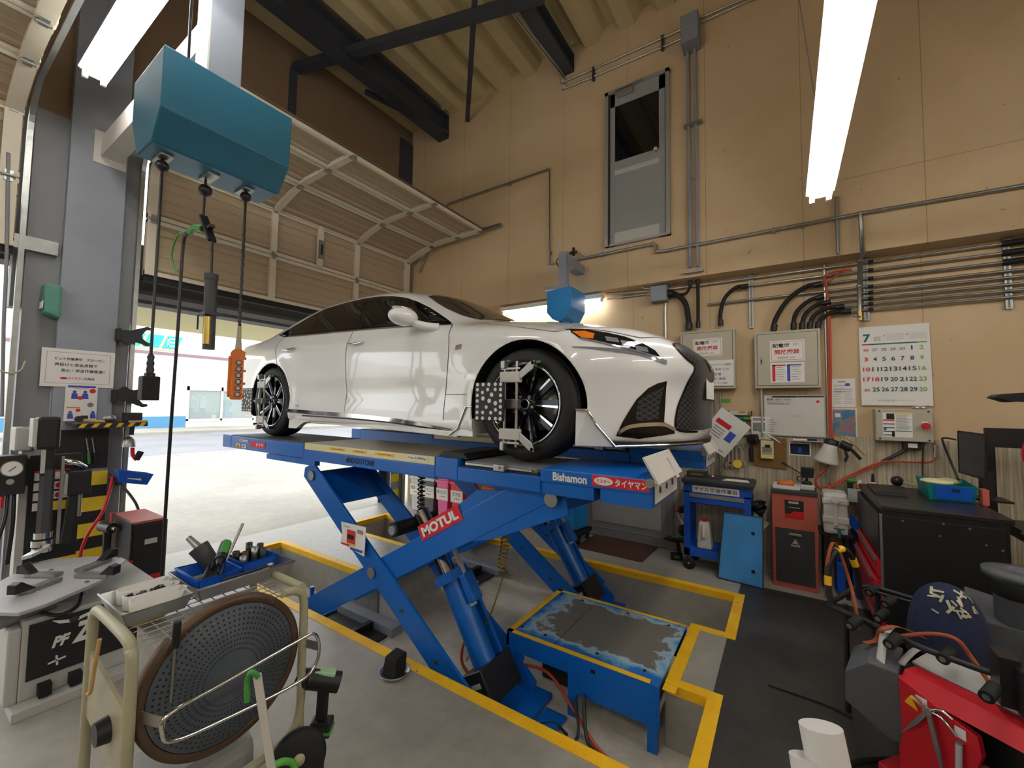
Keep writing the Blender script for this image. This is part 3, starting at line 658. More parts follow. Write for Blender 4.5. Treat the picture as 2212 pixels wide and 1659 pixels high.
WM = pw([-4.4, -4.0, -3.6, -3.1, -2.4, -1.5, -.6, 0, .4, .7, 1.0], [.86, .90, .925, .947, .938, .932, .935, .948, .94, .915, .88])
SH = pw([0, .12, .20, .28, .40, .55, .68, .80, .88, .93, .97, 1.02, 1.10, 1.20, 1.32, 1.40, 1.6], [.0, -.03, .018, .012, .004, .008, .002, 0, -.012, -.038, -.062, -.085, -.122, -.170, -.240, -.30, -.48])
def body_f(u, v, z):
    a = np.abs(v)
    ue = u+np.interp(u, [-4.3, -3.2, -2.4, -1.7, .2, .6], [-.22, -.22, 0, .30, .30, 0])*a*a
    top = z-(TC(ue)-np.interp(u, [-4.2, -3.4, -2.0, -.6, 0, .9], [.07, .10, .13, .17, .15, .06])*a*a)
    hg = np.interp(u, [-4.2, -3.0, -2.0, -.6], [.05, .03, .0, -.01])
    # wheel arch lips stand proud
    lip = 0
    for uc, rr in ((0, .425), (-3.125, .41)):
        d = np.hypot(u-uc, z-.365)-rr; lip = lip+.012*np.exp(-(d/.06)**2)*(z > .1)
    s = WM(u)+np.interp(z-hg, GZ, SH(GZ))+lip
    s = s-np.interp(u, [-4.0, -2.6], [.12, 0])*np.clip((z-1.0)/.3, 0, 1)
    s = s-.018*np.exp(-((z-.47)/.10)**2)*np.clip((-u-.5)/.3, 0, 1)*np.clip((u+2.7)/.4, 0, 1)
    side = a-s
    fr = u-(F0(z)-.73*a**3)
    # hollow cheeks either side of the grille and side intakes
    fr = fr+.030*np.exp(-((a-.48)/.10)**2-((z-.46)/.16)**2)
    re = (R0(z)+.42*a**3)-u
    bot = np.interp(u, [-3.6, -2.7, -.5, .4, .9], [.2, .155, .155, .15, .13])-z
    f = smax(side, top, .07); f = smax(f, fr, .06); f = smax(f, re, .07); return smax(f, bot, .03)
GZ = np.linspace(0, 1.6, 400)
def ray_body(o, d):
    lo = np.zeros(len(o)); hi = np.full(len(o), 2.2)
    for _ in range(34):
        m_ = (lo+hi)/2; p = o+d*m_[:, None]; inside = body_f(p[:, 0], p[:, 1], p[:, 2]) < 0
        lo = np.where(inside, m_, lo); hi = np.where(inside, hi, m_)
    return o+d*lo[:, None]
def body_grid():
    NA = 224; ca = []
    NS = 190; NCAP = 46
    ang = np.linspace(0, 2*PI, NA, endpoint=False)
    # crowd the angles towards the corners of the cross-section
    O, D_ = [], []
    for k in range(1, NCAP): O.append(-3.7); D_.append((-math.cos(PI/2*k/NCAP), math.sin(PI/2*k/NCAP)))
    for k in range(NS+1): O.append(-3.7+4.15*k/NS); D_.append((0, 1))
    for k in range(NCAP-1, 0, -1): O.append(.45); D_.append((math.cos(PI/2*k/NCAP), math.sin(PI/2*k/NCAP)))
    o = np.array([(uo, 0, .62) for uo in O for _ in ang]); 
    d = np.array([(dx, dr*math.cos(t)*1.35, dr*math.sin(t)*.8) for dx, dr in D_ for t in ang]); d /= np.linalg.norm(d, axis=1)[:, None]
    p = ray_body(o, d); n = len(O)
    ends = ray_body(np.array([(-3.7, 0, .62), (.45, 0, .62)]), np.array([(-1., 0, 0), (1., 0, 0)]))
    vs = [tuple(q) for q in p]+[tuple(q) for q in ends]
    fs = [(i*NA+k, i*NA+(k+1) % NA, (i+1)*NA+(k+1) % NA, (i+1)*NA+k) for i in range(n-1) for k in range(NA)]
    fs += [(n*NA, (k+1) % NA, k) for k in range(NA)]+[(n*NA+1, (n-1)*NA+k, (n-1)*NA+(k+1) % NA) for k in range(NA)]
    return vs, fs
def W(u, v, z): return V((HX+u, CY-v, ZG+z))
vs, fs = body_grid()
WV = [W(*p) for p in vs]
BT = BVHTree.FromPolygons(WV, fs)
car = thing('car', 'white saloon car raised on the blue scissor lift', 'car', W(-1.6, 0, 0))
me = bpy.data.meshes.new('body'); me.from_pydata([tuple(p) for p in WV], [], fs); me.materials.append(M['car_white'])
for p in me.polygons: p.use_smooth = True
body = link(bpy.data.objects.new('body', me), car)
# cut the wheel arches
def cut(obj, mb):
    c = mb.build('cutter'); md = obj.modifiers.new('b', 'BOOLEAN'); md.operation = 'DIFFERENCE'; md.object = c; md.solver = 'EXACT'
    bpy.context.view_layer.update()
    m2 = bpy.data.meshes.new_from_object(obj.evaluated_get(bpy.context.evaluated_depsgraph_get())); obj.modifiers.clear(); old = obj.data; obj.data = m2; m2.name = 'body'
    bpy.data.meshes.remove(old); cm = c.data; bpy.data.objects.remove(c); bpy.data.meshes.remove(cm)
cm_ = MB('black_plastic')
for uc, rr in ((0, .415), (-3.125, .40)):
    for sg in (1, -1):
        a, b_ = W(uc, sg*.60, .365), W(uc, sg*1.1, .365); cm_.cyl(a, b_, rr, n=72)
        cm_.box(HX+uc-rr*.97, HX+uc+rr*.97, a.y, b_.y, ZG-.2, ZG+.28)
bm_ = cm_
me_cut = MB('black_plastic')
for uc, rr in ((0, .415), (-3.125, .40)):
    for sg in (1, -1):
        P = [W(uc+rr*math.cos(t), sg*.60, .365+rr*math.sin(t)) for t in np.linspace(-.25, PI+.25, 64)]+[W(uc-rr*.93, sg*.6, -.1), W(uc+rr*.93, sg*.6, -.1)]
        me_cut.prism(P, (0, -sg*.6, 0))
cut(body, me_cut)
for p in body.data.polygons:
    c = p.center; n = p.normal
    for uc in (0, -3.125):
        if math.hypot(c.x-HX-uc, c.z-ZG-.365) < .43 and abs(c.y-CY) < .94:
            q = c-W(uc, 0, .365); q.y = 0
            if (q.length > .38 and n.dot(q) < -.2*q.length) or (abs(n.y) > .95 and abs(abs(c.y-CY)-.6) < .02): p.material_index = 1
body.data.materials.append(M['black_plastic'])
# patches laid on the body surface
def hit(o, d):
    r = BT.ray_cast(V(o), V(d).normalized()); return (r[0], r[1]) if r[0] else (None, None)
def patch(poly, d, name, mt, off=.003, parent=None, cuts=5, thick=0, smooth=True):
    """poly of world points, dropped on the body along d and lifted by off"""
    d = V(d).normalized(); x, y, _ = frame(d); P = [V(p) for p in poly]
    bm = bmesh.new(); f = bm.faces.new([bm.verts.new((p.dot(x), p.dot(y), 0)) for p in P])
    bmesh.ops.triangulate(bm, faces=[f])
    for _ in range(cuts):
        es = [e for e in bm.edges if e.calc_length() > .05]
        if not es: break
        bmesh.ops.subdivide_edges(bm, edges=es, cuts=1); bmesh.ops.triangulate(bm, faces=bm.faces[:])
    base = sum((p.dot(d) for p in P), 0)/len(P)
    for v in bm.verts:
        o = x*v.co.x+y*v.co.y+d*(base-1.5); h, n = hit(o, d)
        if h is None: h = x*v.co.x+y*v.co.y+d*base; n = -d
        if n.dot(d) > 0: n = -n
        v.co = h+n*off
    if thick:
        r = bmesh.ops.solidify(bm, geom=bm.faces[:], thickness=thick)
    for f in bm.faces: f.smooth = smooth
    me = bpy.data.meshes.new(name); bm.to_mesh(me); bm.free(); me.materials.append(M[mt]); return link(bpy.data.objects.new(name, me), parent or car)
def onbody(pts, d, off=.002, sm=6):
    out = []
    for p in (catmull(pts, sm) if sm else [V(q) for q in pts]):
        h, n = hit(V(p)-V(d)*1.5, d)
        if h is None: h, n = V(p), -V(d)
        if n.dot(V(d)) > 0: n = -n
        out.append(h+n*off)
    return out
def strip(pts, d, wd, name, mt, off=.002, parent=None, sm=6, sg=1):
    """flat ribbon following the body"""
    P = onbody(pts, d, off, sm); D = V(d); m = MB(mt); L, R_ = [], []
    for i, p in enumerate(P):
        t = (P[min(i+1, len(P)-1)]-P[max(i-1, 0)]).normalized(); s_ = t.cross(D).normalized(); wv = wd(i/(len(P)-1)) if callable(wd) else wd
        for Q, k in ((L, 1), (R_, -1)):
            h, n = hit(p+s_*k*wv/2-D*1.0, D)
            q = p+s_*k*wv/2
            if h is not None and (h-q).length < .08: q = h-D.normalized()*off
            Q.append(q)
    n = len(P); m.raw(L+R_, [(i, i+1, n+i+1, n+i) for i in range(n-1)], True); return m.build(name, parent or car)
S = (0, 1, 0)           # looking at the near side
def s_(u, z, sg=1): return W(u, sg*1.0, z)
for sg in (1, -1):
    dS = (0, sg, 0)
    def sp(pts): return [s_(u, z, sg) for u, z in pts]
    # glass band with black upper trim
    full = [(-3.22, 1.10), (-3.08, 1.16), (-2.95, 1.21), (-2.8, 1.272), (-2.58, 1.333), (-2.3, 1.368), (-2.03, 1.378), (-1.77, 1.364), (-1.587, 1.338), (-1.374, 1.288), (-1.211, 1.228), (-1.066, 1.16), (-.908, 1.075), (-.752, .989), (-.732, .973), (-.876, .984), (-1.071, .988), (-1.414, 1.004), (-1.792, 1.019), (-2.208, 1.03), (-2.672, 1.042), (-3.0, 1.055)]
    wt = patch(sp(full), dS, 'window_trim', 'black_gloss', .003)
    rear = [(-3.06, 1.085), (-2.96, 1.15), (-2.846, 1.21), (-2.567, 1.288), (-2.289, 1.318), (-1.978, 1.325), (-1.83, 1.041), (-2.224, 1.05), (-2.778, 1.064)]
    patch(sp(rear), dS, 'rear_side_window', 'car_glass', .005)
    frontw = [(-1.90, 1.31), (-1.666, 1.297), (-1.456, 1.256), (-1.237, 1.18), (-1.066, 1.10), (-.93, 1.02), (-.93, 1.003), (-1.078, 1.003), (-1.422, 1.02), (-1.76, 1.034)]
    patch(sp(frontw), dS, 'front_side_window', 'car_glass', .005)
    strip(sp([(-3.24, 1.095), (-3.10, 1.062), (-2.98, 1.050), (-2.6, 1.038), (-2.1, 1.026), (-1.6, 1.009), (-1.1, .984), (-.73, .968)]), dS, .012, 'belt_trim', 'chrome', .006)
    strip(sp([(-1.94, 1.33), (-1.80, 1.03)]), dS, .05, 'b_pillar', 'black_gloss', .007)
    # shut lines
    gap = 'dark_grey'
    strip(sp([(-.73, .975), (-.69, .93), (-.655, .80), (-.66, .6), (-.68, .42), (-.68, .24)]), dS, .006, 'door_gap', gap, .0015)
    strip(sp([(-1.90, 1.02), (-1.89, .9), (-1.865, .6), (-1.855, .25)]), dS, .006, 'door_gap', gap, .0015)
    strip(sp([(-3.06, 1.06), (-3.115, 1.0), (-3.10, .92), (-3.028, .80), (-2.93, .636), (-2.827, .445), (-2.75, .28)]), dS, .006, 'door_gap', gap, .0015)
    strip(sp([(-.675, .43), (-.46, .43)]), dS, .004, 'wing_gap', gap, .0015)
    # sill trim and skirt
    strip(sp([(-2.76, .275), (-2.3, .262), (-1.8, .25), (-1.2, .226), (-.60, .18)]), dS, lambda t: .035-.022*max(0, t-.75)*4, 'sill_trim', 'chrome', .006)
    strip(sp([(-2.5, .232), (-1.8, .222), (-1.2, .205), (-.55, .16)]), dS, .012, 'sill_gap', 'black_plastic', .004)
    m = MB('car_white'); y0 = W(0, sg*.948, 0).y; y1 = W(0, sg*.90, 0).y; dy = y1-y0
    m.prism([W(-.40, sg*.953, .135), W(-.415, sg*.953, .33), W(-.455, sg*.953, .335), W(-.53, sg*.945, .20), W(-.60, sg*.94, .135)], (0, dy, 0), .006)
    m.prism([W(-2.74, sg*.945, .24), W(-2.76, sg*.945, .10), W(-2.62, sg*.945, .10), W(-2.5, sg*.94, .17), W(-2.3, sg*.935, .195), W(-2.3, sg*.935, .235)], (0, dy, 0), .006)
    m.prism([W(-2.4, sg*.94, .20), W(-2.4, sg*.93, .165), W(-1.4, sg*.93, .15), W(-.55, sg*.94, .125), W(-.55, sg*.945, .165), W(-1.2, sg*.94, .19)], (0, dy, 0), .006)
    sk = m.build('side_skirt', car)
    MB('chrome').tube([W(-.405, sg*.962, .345), W(-.46, sg*.962, .345), W(-.535, sg*.955, .19), W(-.62, sg*.95, .14)], .007, 6).build('skirt_trim', car)
    # handles
    for u0, zz in ((-1.75, .874), (-2.80, .888)):
        m = MB('car_glass')
        pp = onbody([s_(u0-.11, zz, sg), s_(u0, zz-.004, sg), s_(u0+.11, zz+.006, sg)], dS, .022, 4); hd_ = MB('chrome').tube(pp, lambda t: .013*(1-abs(t-.5)*.9), 8).build('door_handle', car)
        patch([s_(u0+.08*math.cos(a), zz-.005+.03*math.sin(a), sg) for a in np.linspace(0, 2*PI, 20)[:-1]], dS, 'handle_cup', 'car_white', .001, hd_)
    patch(sp([(-.585, .785), (-.53, .79), (-.535, .755), (-.59, .75)]), dS, 'wing_badge', 'chrome', .003)
    # mirror
    a = W(-.93, sg*.90, 1.03)
    m = MB('car_white')
    m.tube([W(-.82, sg*.87, .945), W(-.90, sg*.94, .955), W(-1.0, sg*.99, .99)], lambda t: .035-.008*t, 10, sm=4)
    m.ball(W(-1.04, sg*1.03, 1.025), .112, (.85, 1.15, .62), 20)
    mi = m.build('door_mirror', car)
    MB('chrome').ball(W(-1.04, sg*1.035, 1.083), .1, (.6, 1.0, .18), 16).build('mirror_trim', mi)
    MB('black_gloss').obox(W(-1.135, sg*1.03, 1.025), (.012, 0, 0), (0, .17, 0), (0, 0, .09), .005).build('mirror_glass', mi)
    MB('black_gloss').prism([W(-.75, sg*.868, .99), W(-.93, sg*.858, 1.0), W(-.93, sg*.845, 1.07)], (0, -sg*.02, 0)).build('mirror_sail', car)
    # headlamp, running light, lower intake on the corner; laid on along a slanted view
    dF = V((-.62, sg*.78, 0))
    def q_(pts): return [W(u, sg*v, z) for u, v, z in pts]
    hl = patch(q_([(.249, .866, .836), (.36, .835, .831), (.489, .782, .808), (.588, .732, .782), (.684, .679, .739), (.744, .644, .698), (.774, .626, .653), (.713, .685, .675), (.646, .738, .695), (.554, .80, .719), (.457, .851, .746), (.357, .895, .77)]), dF, 'headlamp', 'lamp_lens', .004)
    patch(q_([(.30, .875, .812), (.372, .849, .816), (.43, .83, .797), (.43, .855, .762), (.369, .889, .772)]), dF, 'indicator', 'lamp_amber', .006, hl)
    for k, (u, v, z) in enumerate(((.52, .785, .765), (.60, .74, .742), (.675, .70, .71))):
        patch(q_([(u-.03, v+.03, z+.014), (u+.03, v-.02, z+.004), (u+.035, v-.02, z-.026), (u-.02, v+.03, z-.016)]), dF, 'projector_lens', 'lamp_clear', .007, hl)
    strip(q_([(.36, .89, .765), (.46, .845, .742), (.56, .79, .716), (.65, .73, .69), (.77, .63, .652)]), dF, .010, 'lamp_edge', 'lamp_clear', .008, hl)
    strip(q_([(.331, .93, .712), (.439, .879, .705), (.557, .808, .692), (.669, .723, .678), (.80, .60, .628)]), dF, lambda t: .006+.03*min(t, .7), 'running_light', 'lamp_clear', .005)
    fi = patch(q_([(.796, .584, .518), (.755, .639, .502), (.712, .682, .472), (.657, .729, .405), (.623, .755, .341), (.59, .782, .272), (.556, .804, .185), (.666, .716, .17), (.752, .632, .185), (.83, .53, .20), (.824, .535, .232), (.784, .60, .269), (.79, .59, .386)]), dF, 'side_intake', 'black_gloss', .004)
    patch(q_([(.785, .60, .485), (.712, .681, .44), (.665, .725, .40), (.652, .735, .3), (.66, .728, .275), (.757, .632, .288), (.765, .621, .385)]), dF, 'intake_mesh', 'grille_mesh', .006, fi)
    strip(q_([(.565, .80, .20), (.61, .77, .235), (.667, .719, .25), (.774, .608, .255), (.83, .53, .222)]), dF, .022, 'intake_trim', 'chrome', .010)
    # bumper side fin with chrome edge
    m = MB('car_white'); m.prism([W(.365, sg*.945, .33), W(.36, sg*.945, .125), W(.56, sg*.86, .125), W(.47, sg*.91, .26), W(.43, sg*.935, .33)], (-.03, sg*.06, 0), .005); m.build('bumper_fin', car)
    MB('chrome').tube([W(.37, sg*.955, .338), W(.435, sg*.945, .335), W(.48, sg*.918, .25), W(.575, sg*.862, .125)], .009, 8).build('fin_trim', car)
    # tail lamp
    patch([W(-4.25, sg*.6, .93), W(-4.05, sg*.9, .95), W(-3.85, sg*.95, .93), W(-4.0, sg*.92, .88), W(-4.12, sg*.88, .74), W(-4.22, sg*.6, .83)], (.5, sg*.86, 0), 'tail_lamp', 'tail_red', .004)
# grille and plate on the nose
dN = (-1, 0, 0)
gh = [(.0, .795), (.30, .775), (.47, .752), (.485, .709), (.445, .663), (.371, .620), (.40, .55), (.433, .447), (.49, .345), (.522, .26), (.49, .215)]
gr = patch([W(1, v, z) for v, z in gh]+[W(1, -v, z) for v, z in gh[:0:-1]], dN, 'grille', 'grille_mesh', .004)
for sg in (1, -1): strip([W(1, sg*v, z) for v, z in gh[1:]+[(.3, .205)]], dN, .014, 'grille_trim', 'black_gloss', .006, gr, sm=3)
patch([W(1, .07*math.cos(a), .66+.05*math.sin(a)) for a in np.linspace(0, 2*PI, 24)[:-1]], dN, 'nose_emblem', 'chrome', .012)
m = MB('white'); m.box(HX+.956, HX+.958, CY-.165, CY+.165, ZG+.42, ZG+.585); m.m('black_plastic').box(HX+.93, HX+.956, CY-.175, CY+.175, ZG+.41, ZG+.60, .004); m.build('number_plate_holder', car)
strip([W(1, v, .80) for v in (-.28, 0, .28)], (-1, 0, -.5), .02, 'grille_bar', 'chrome', .006)
# windscreen, rear window, bonnet line
dT = (0, 0, -1)
patch([W(u, v, 1.5) for u, v in ((-.55, 0), (-.57, .33), (-.66, .56), (-.80, .607), (-.979, .61), (-1.12, .59), (-1.27, .54), (-1.33, .3), (-1.35, 0), (-1.33, -.3), (-1.27, -.54), (-1.12, -.59), (-.979, -.61), (-.80, -.607), (-.66, -.56), (-.57, -.33))], dT, 'windscreen', 'car_glass', .004)
patch([W(u, v, 1.5) for u, v in ((-2.85, 0), (-2.85, .45), (-2.95, .52), (-3.45, .52), (-3.58, .40), (-3.62, 0), (-3.58, -.40), (-3.45, -.52), (-2.95, -.52), (-2.85, -.45))], dT, 'rear_window', 'car_glass', .004)
for sg in (1, -1): strip([W(-.5, sg*.74, 1.5), W(-.2, sg*.84, 1.5), W(.15, sg*.90, 1.5), W(.282, sg*.869, 1.5), W(.459, sg*.781, 1.5), W(.607, sg*.702, 1.5), W(.69, sg*.62, 1.5), W(.785, sg*.402, 1.5)], dT, .006, 'bonnet_gap', 'dark_grey', .0015)
m = MB('black_plastic'); m.prism([W(.50, .84, .125), W(.64, .76, .12), W(.80, .58, .12), (W(.92, .3, .12)), W(.95, 0, .12), W(.92, -.3, .12), W(.80, -.58, .12), W(.64, -.76, .12), W(.50, -.84, .125), W(.3, -.7, .13), W(.3, .7, .13)], (0, 0, .03)); m.m('chrome').tube([W(.57, .862, .128), W(.68, .77, .132), W(.84, .57, .135), W(.955, .3, .135)], .008, 6); m.build('front_lip', car)
MB('black_plastic').box(HX-3.5, HX+.6, CY-.72, CY+.72, ZG+.16, ZG+.24).build('underbody', car)
text('POWERED BY HYBRID', .135, .018, W(-2.705, .951, .315), X_, Z_, 'grey_print', car, 'script_badge', bold=.02, shear=.3)
# wheels
def wheel(u, sg):
    wv = sg*.815+sg*.005; c = W(u, wv, .366); ax = V((0, -sg, 0)); t = MB('tyre'); R = .366; hw = .1225
    pr = [(.262, -hw), (.30, -hw-.004), (.335, -hw+.004), (.353, -hw+.018), (.362, -hw+.04), (R, -hw+.07)]
    for k in range(4):
        h = -.055+k*.037; pr += [(R, h-.014+.002), (R-.007, h), (R-.007, h+.006), (R, h+.008)]
    pr += [(R, hw-.07), (.362, hw-.04), (.353, hw-.018), (.335, hw-.004), (.30, hw+.004), (.262, hw), (.25, hw-.02), (.25, -hw+.02), (.262, -hw)]
    t.lathe(pr, c, ax, 72); w_ = t.build('wheel', car)
    m = MB('rim_bright'); m.lathe([(.262, hw-.002), (.268, hw+.004), (.262, hw+.008), (.25, hw), (.243, hw-.02), (.238, -hw)], c, ax, 64); m.m('rim_dark').lathe([(.24, -.08), (.06, -.03), (0, -.03)], c, ax, 48); m.build('rim', w_)
    fx, fy, _ = V((1, 0, 0)), V((0, 0, 1)), 0
    for k in range(10):
        a0 = 2*PI*(k//2)/5+(.20 if k % 2 else -.20)+PI/2; a1 = 2*PI*(k//2)/5+(.31 if k % 2 else -.31)+PI/2; a_in = 2*PI*(k//2)/5+(.13 if k % 2 else -.13)+PI/2
        def pol(r, a, h): return c+fx*(r*math.cos(a))+fy*(r*math.sin(a))+ax*h
        m = MB('rim_dark'); da = .15
        q = [pol(.05, a_in-.35, hw-.03), pol(.05, a_in+.35, hw-.03), pol(.245, a1+.10, hw-.004), pol(.245, a1-.10, hw-.004)]
        qb = [p-ax*.05 for p in q]; m.hexa(qb+q)
        sd = .1 if k % 2 else -.1
        m.m('rim_bright').hexa([p+ax*.001 for p in (pol(.06, a_in+sd*2.2, hw-.029), pol(.06, a_in+sd*3.4, hw-.029), pol(.245, a1+sd*1.0, hw-.0035), pol(.245, a1+sd*.35, hw-.0035))]+[p+ax*.004 for p in (pol(.06, a_in+sd*2.2, hw-.029), pol(.06, a_in+sd*3.4, hw-.029), pol(.245, a1+sd*1.0, hw-.0035), pol(.245, a1+sd*.35, hw-.0035))])
        m.build('spoke', w_)
    m = MB('rim_dark'); m.lathe([(.075, hw-.05), (.07, hw-.02), (.04, hw-.012), (0, hw-.012)], c, ax, 32); m.m('chrome').lathe([(.036, hw-.012), (.032, hw-.006), (.027, hw-.010)], c, ax, 32)
    m.build('centre_cap', w_)
    for k in range(5):
        a = 2*PI*k/5+PI/2+.63; p = c+fx*(.057*math.cos(a))+fy*(.057*math.sin(a)); MB('alu').cyl(p+ax*(hw-.05), p+ax*(hw-.012), .011, n=6).build('wheel_nut', w_)
    MB('galv').lathe([(.18, -.02), (.18, 0), (.07, .0), (0, 0)], c, ax, 40).build('brake_disc', w_)
for u in (0, -3.125):
    for sg in (1, -1): wheel(u, sg)
# ---------------- wheel alignment targets ----------------
def clamp(u, label, hero=True):
    c = W(u, .815+.128, .366); t = thing('wheel_target', label, 'alignment target', c); x, z, o = X_, Z_, -Y_
    cx = c+x*-.06+o*.06
    m = MB('alu')
    for dx in (-.045, .045): m.cyl(cx+x*dx-z*.27, cx+x*dx+z*.27, .0085, n=12)
    m.build('guide_rod', t)
    for zz in (.17, -.19):
        MB('white_steel').obox(cx+z*zz, x*.15, o*.04, z*.07, .008).build('carriage', t)
        m = MB('alu'); s1 = 1 if zz > 0 else -1
        m.prism([cx+x*.03+z*zz, cx+x*.07+z*(zz-s1*.02), cx+x*.17+z*(zz+s1*.05), cx+x*.18+z*(zz+s1*.10), cx+x*.14+z*(zz+s1*.09)], o*.012, .003); m.obox(cx-x*.05+z*(zz+s1*.08), x*.03, o*.05, z*.05, .006); m.obox(cx+z*(zz+s1*.055), x*.14, o*.012, z*.012); m.build('jaw', t)
        m = MB('black_plastic')
        for xx in (-.055, .165): m.cyl(cx+x*xx+z*(zz+s1*.085)+o*.012, cx+x*xx+z*(zz+s1*.085)-o*.05, .011, n=10)
        m.build('claw', t)
    m = MB('galv'); m.obox(cx+o*.01, x*.14, o*.05, z*.06, .006); m.cyl(cx-x*.2+o*.02, cx+o*.02, .012); m.build('hub_block', t)
    b0 = c+x*-.155+o*.155+z*.012
    m = MB('black_plastic'); m.obox(b0, x*.222, o*.02, z*.244, .008); pn = m.build('target_plate', t)
    m = MB('white_paper')
    pts = [(-2, 3), (-1, 3), (0, 3), (1.1, 3), (2, 3), (-2, 2.1), (-.2, 2.1), (1.1, 2.1), (2, 2.1), (-2, 1.1), (-1.1, 1.6), (.5, 1.2), (2, 1.1), (-2, .1), (-1, .55), (.1, .15), (2, .15), (-2, -.9), (-.4, -.95), (1.15, -.25), (2, -.85), (-2, -1.9), (-1, -1.9), (.4, -1.9), (1.2, -1.4), (2, -1.9), (-2, -2.9), (-1, -2.9), (.2, -2.9), (1.2, -2.9), (2, -2.9)]
    for i, j in pts: p = b0+x*(i*.045)+z*(j*.036)+o*.0102; m.cyl(p, p+o*.001, .0115 if (i, j) not in ((-1, .55), (.1, .15), (.5, 1.2), (1.15, -.25)) else .014, n=14)
    m.build('target_dots', pn)
    m = MB('green'); m.obox(cx+x*.2+z*.26, x*.03, o*.004, z*.015); m.obox(cx-x*.02+z*.275, x*.02, o*.02, z*.012); m.build('tape_mark', t); return t
clamp(0, 'alignment target with dotted black plate clamped on the front wheel')
clamp(-3.125, 'alignment target with dotted black plate clamped on the rear wheel')

# ---------------- pipes, conduits and boxes on the right wall ----------------
YF = YL-.035                      # face of the streaked plinth
def pipe(name, label, cat, pts, r, mt='galv', sm=0, fit=(), clamps=(), fr=1.45):
    t = thing(name, label, cat, pts[0]); MB(mt).tube(pts, r, 10, sm=sm).build('pipe', t)
    for p in fit: MB(mt).ball(p, r*fr, n=12).build('fitting', t)
    for p in clamps: MB('galv').obox(V(p)+Y_*(r+.004), X_*.02, Y_*(2*r+.03), Z_*(2*r+.02)).build('clamp', t)
    return t
yp = YU-.045
pipe('air_pipe', 'long galvanised air pipe crossing the wall below the upper door', 'pipe',
     [(-2.455, 5.055, 3.675), (-1.305, 5.055, 3.684), (-1.267, 5.055, 3.653), (-1.268, 5.055, 3.585), (-1.203, 5.055, 3.572), (0.629, 5.055, 3.583), (1.665, 5.055, 3.561), (2.6, 5.055, 3.49), (5.8, 5.055, 3.49)], .017, 'galv', 0,
     [(-1.305, 5.055, 3.684), (-1.268, 5.055, 3.585), (0.629, 5.055, 3.583)], [(-1.959, 5.055, 3.683), (-0.067, 5.055, 3.577), (0.183, 5.055, 3.578)])
pipe('air_pipe_branch', 'thin galvanised pipe stepping down the wall left of the upper door', 'pipe',
     [(-2.455, 5.055, 3.669), (-2.727, 5.055, 3.698), (-2.742, 5.055, 5.065), (-4.659, 5.055, 5.053), (-5.3, 5.055, 3.99)], .014, 'galv', 0, [(-2.727, 5.055, 3.698), (-2.742, 5.055, 5.065)], [(-3.429, 5.055, 5.055), (-2.721, 5.055, 3.856)])
t = pipe('air_drop_pipe', 'galvanised drop pipe ending in a brass valve above the calendar', 'pipe',
     [(0.629, 5.055, 3.583), (0.638, 5.055, 3.189), (0.636, 5.22, 3.177), (0.624, 5.22, 2.673)], .018, 'galv', 0, [(0.636, 5.22, 3.177), (0.627, 5.22, 2.92)])
m = MB('gold'); m.cyl((0.624, 5.22, 2.673), (0.626, 5.22, 2.581), .022); m.build('valve', t)
m = MB('cart_blue'); m.bar((0.567, 5.19, 2.618), (0.63, 5.19, 2.612), .02, .008); m.build('valve_lever', t)
pipe('conduit', 'short conduit dropping behind the lamp to a strut clamp', 'conduit', [(0.457, 5.07, 3.8), (0.456, 5.07, 3.243)], .016, 'galv', 0, (), [(0.456, 5.07, 3.257)])
# double conduits round the upper door
t = thing('conduit_pair', 'twin vertical conduits right of the upper door', 'conduit', (-0.864, 5.06, 6.028))
for a, b in ((((-0.903, 5.06, 6.047)), ((-0.89, 5.06, 3.327))), (((-0.823, 5.06, 6.031)), ((-0.811, 5.06, 3.324)))): MB('steel_grey').tube([a, b], .017, 10).build('pipe', t)
for p in ((-0.846, 5.06, 5.021), (-0.85, 5.06, 3.272)): MB('galv').obox(p, X_*.2, Y_*.05, Z_*.03).build('clamp', t)
t = thing('conduit_pair', 'twin slim conduits running from the roof beam to the upper junction box', 'conduit', (-0.979, 5.07, 6.232))
for ps in ([(-0.968, 5.07, 6.25), (-2.462, 5.07, 6.275), (-2.524, 5.05, 6.302), (-2.54, 4.95, 6.374), (-2.62, 3.2, 6.36), (-2.62, 0, 6.36)], [(-0.969, 5.07, 6.133), (-2.433, 5.07, 6.168), (-2.509, 5.05, 6.208), (-2.576, 4.95, 6.376), (-2.66, 3.2, 6.36), (-2.66, 0, 6.36)]): MB('galv_bright').tube(catmull(ps, 6), .011, 8).build('pipe', t)
for p in ((-1.19, 5.075, 6.193), (-2.092, 5.075, 6.196)): MB('dark_grey').obox(p, X_*.03, Y_*.03, Z_*.19).build('clamp', t)
t = thing('conduit_pair', 'twin slim conduits leaving the upper junction box to the right', 'conduit', (-0.772, 5.07, 6.276))
for ps in ([(-0.772, 5.07, 6.287), (-0.296, 5.07, 6.276), (-.05, 5.07, 6.25), (-.02, 5.05, 6.6)], [(-0.773, 5.07, 6.23), (-0.287, 5.07, 6.228), (0, 5.07, 6.2), (.03, 5.05, 6.6)]): MB('galv_bright').tube(ps, .011, 8).build('pipe', t)
def jbox(x0, x1, z0, z1, y, d, label):
    t = thing('junction_box', label, 'junction box', ((x0+x1)/2, y, z0)); MB('mid_grey').box(x0, x1, y-d, y, z0, z1, .004).build('box_body', t); MB('steel_grey').box(x0+.01, x1-.01, y-d-.004, y-d, z0+.01, z1-.01, .001).build('cover', t); return t
jbox(-0.947, -0.758, 5.923, 6.257, YU, .2, 'grey junction box high on the wall above the twin conduits')
jbox(-1.385, -1.185, 3.015, 3.212, YL, .14, 'grey junction box under the soffit right of the wall lamp')
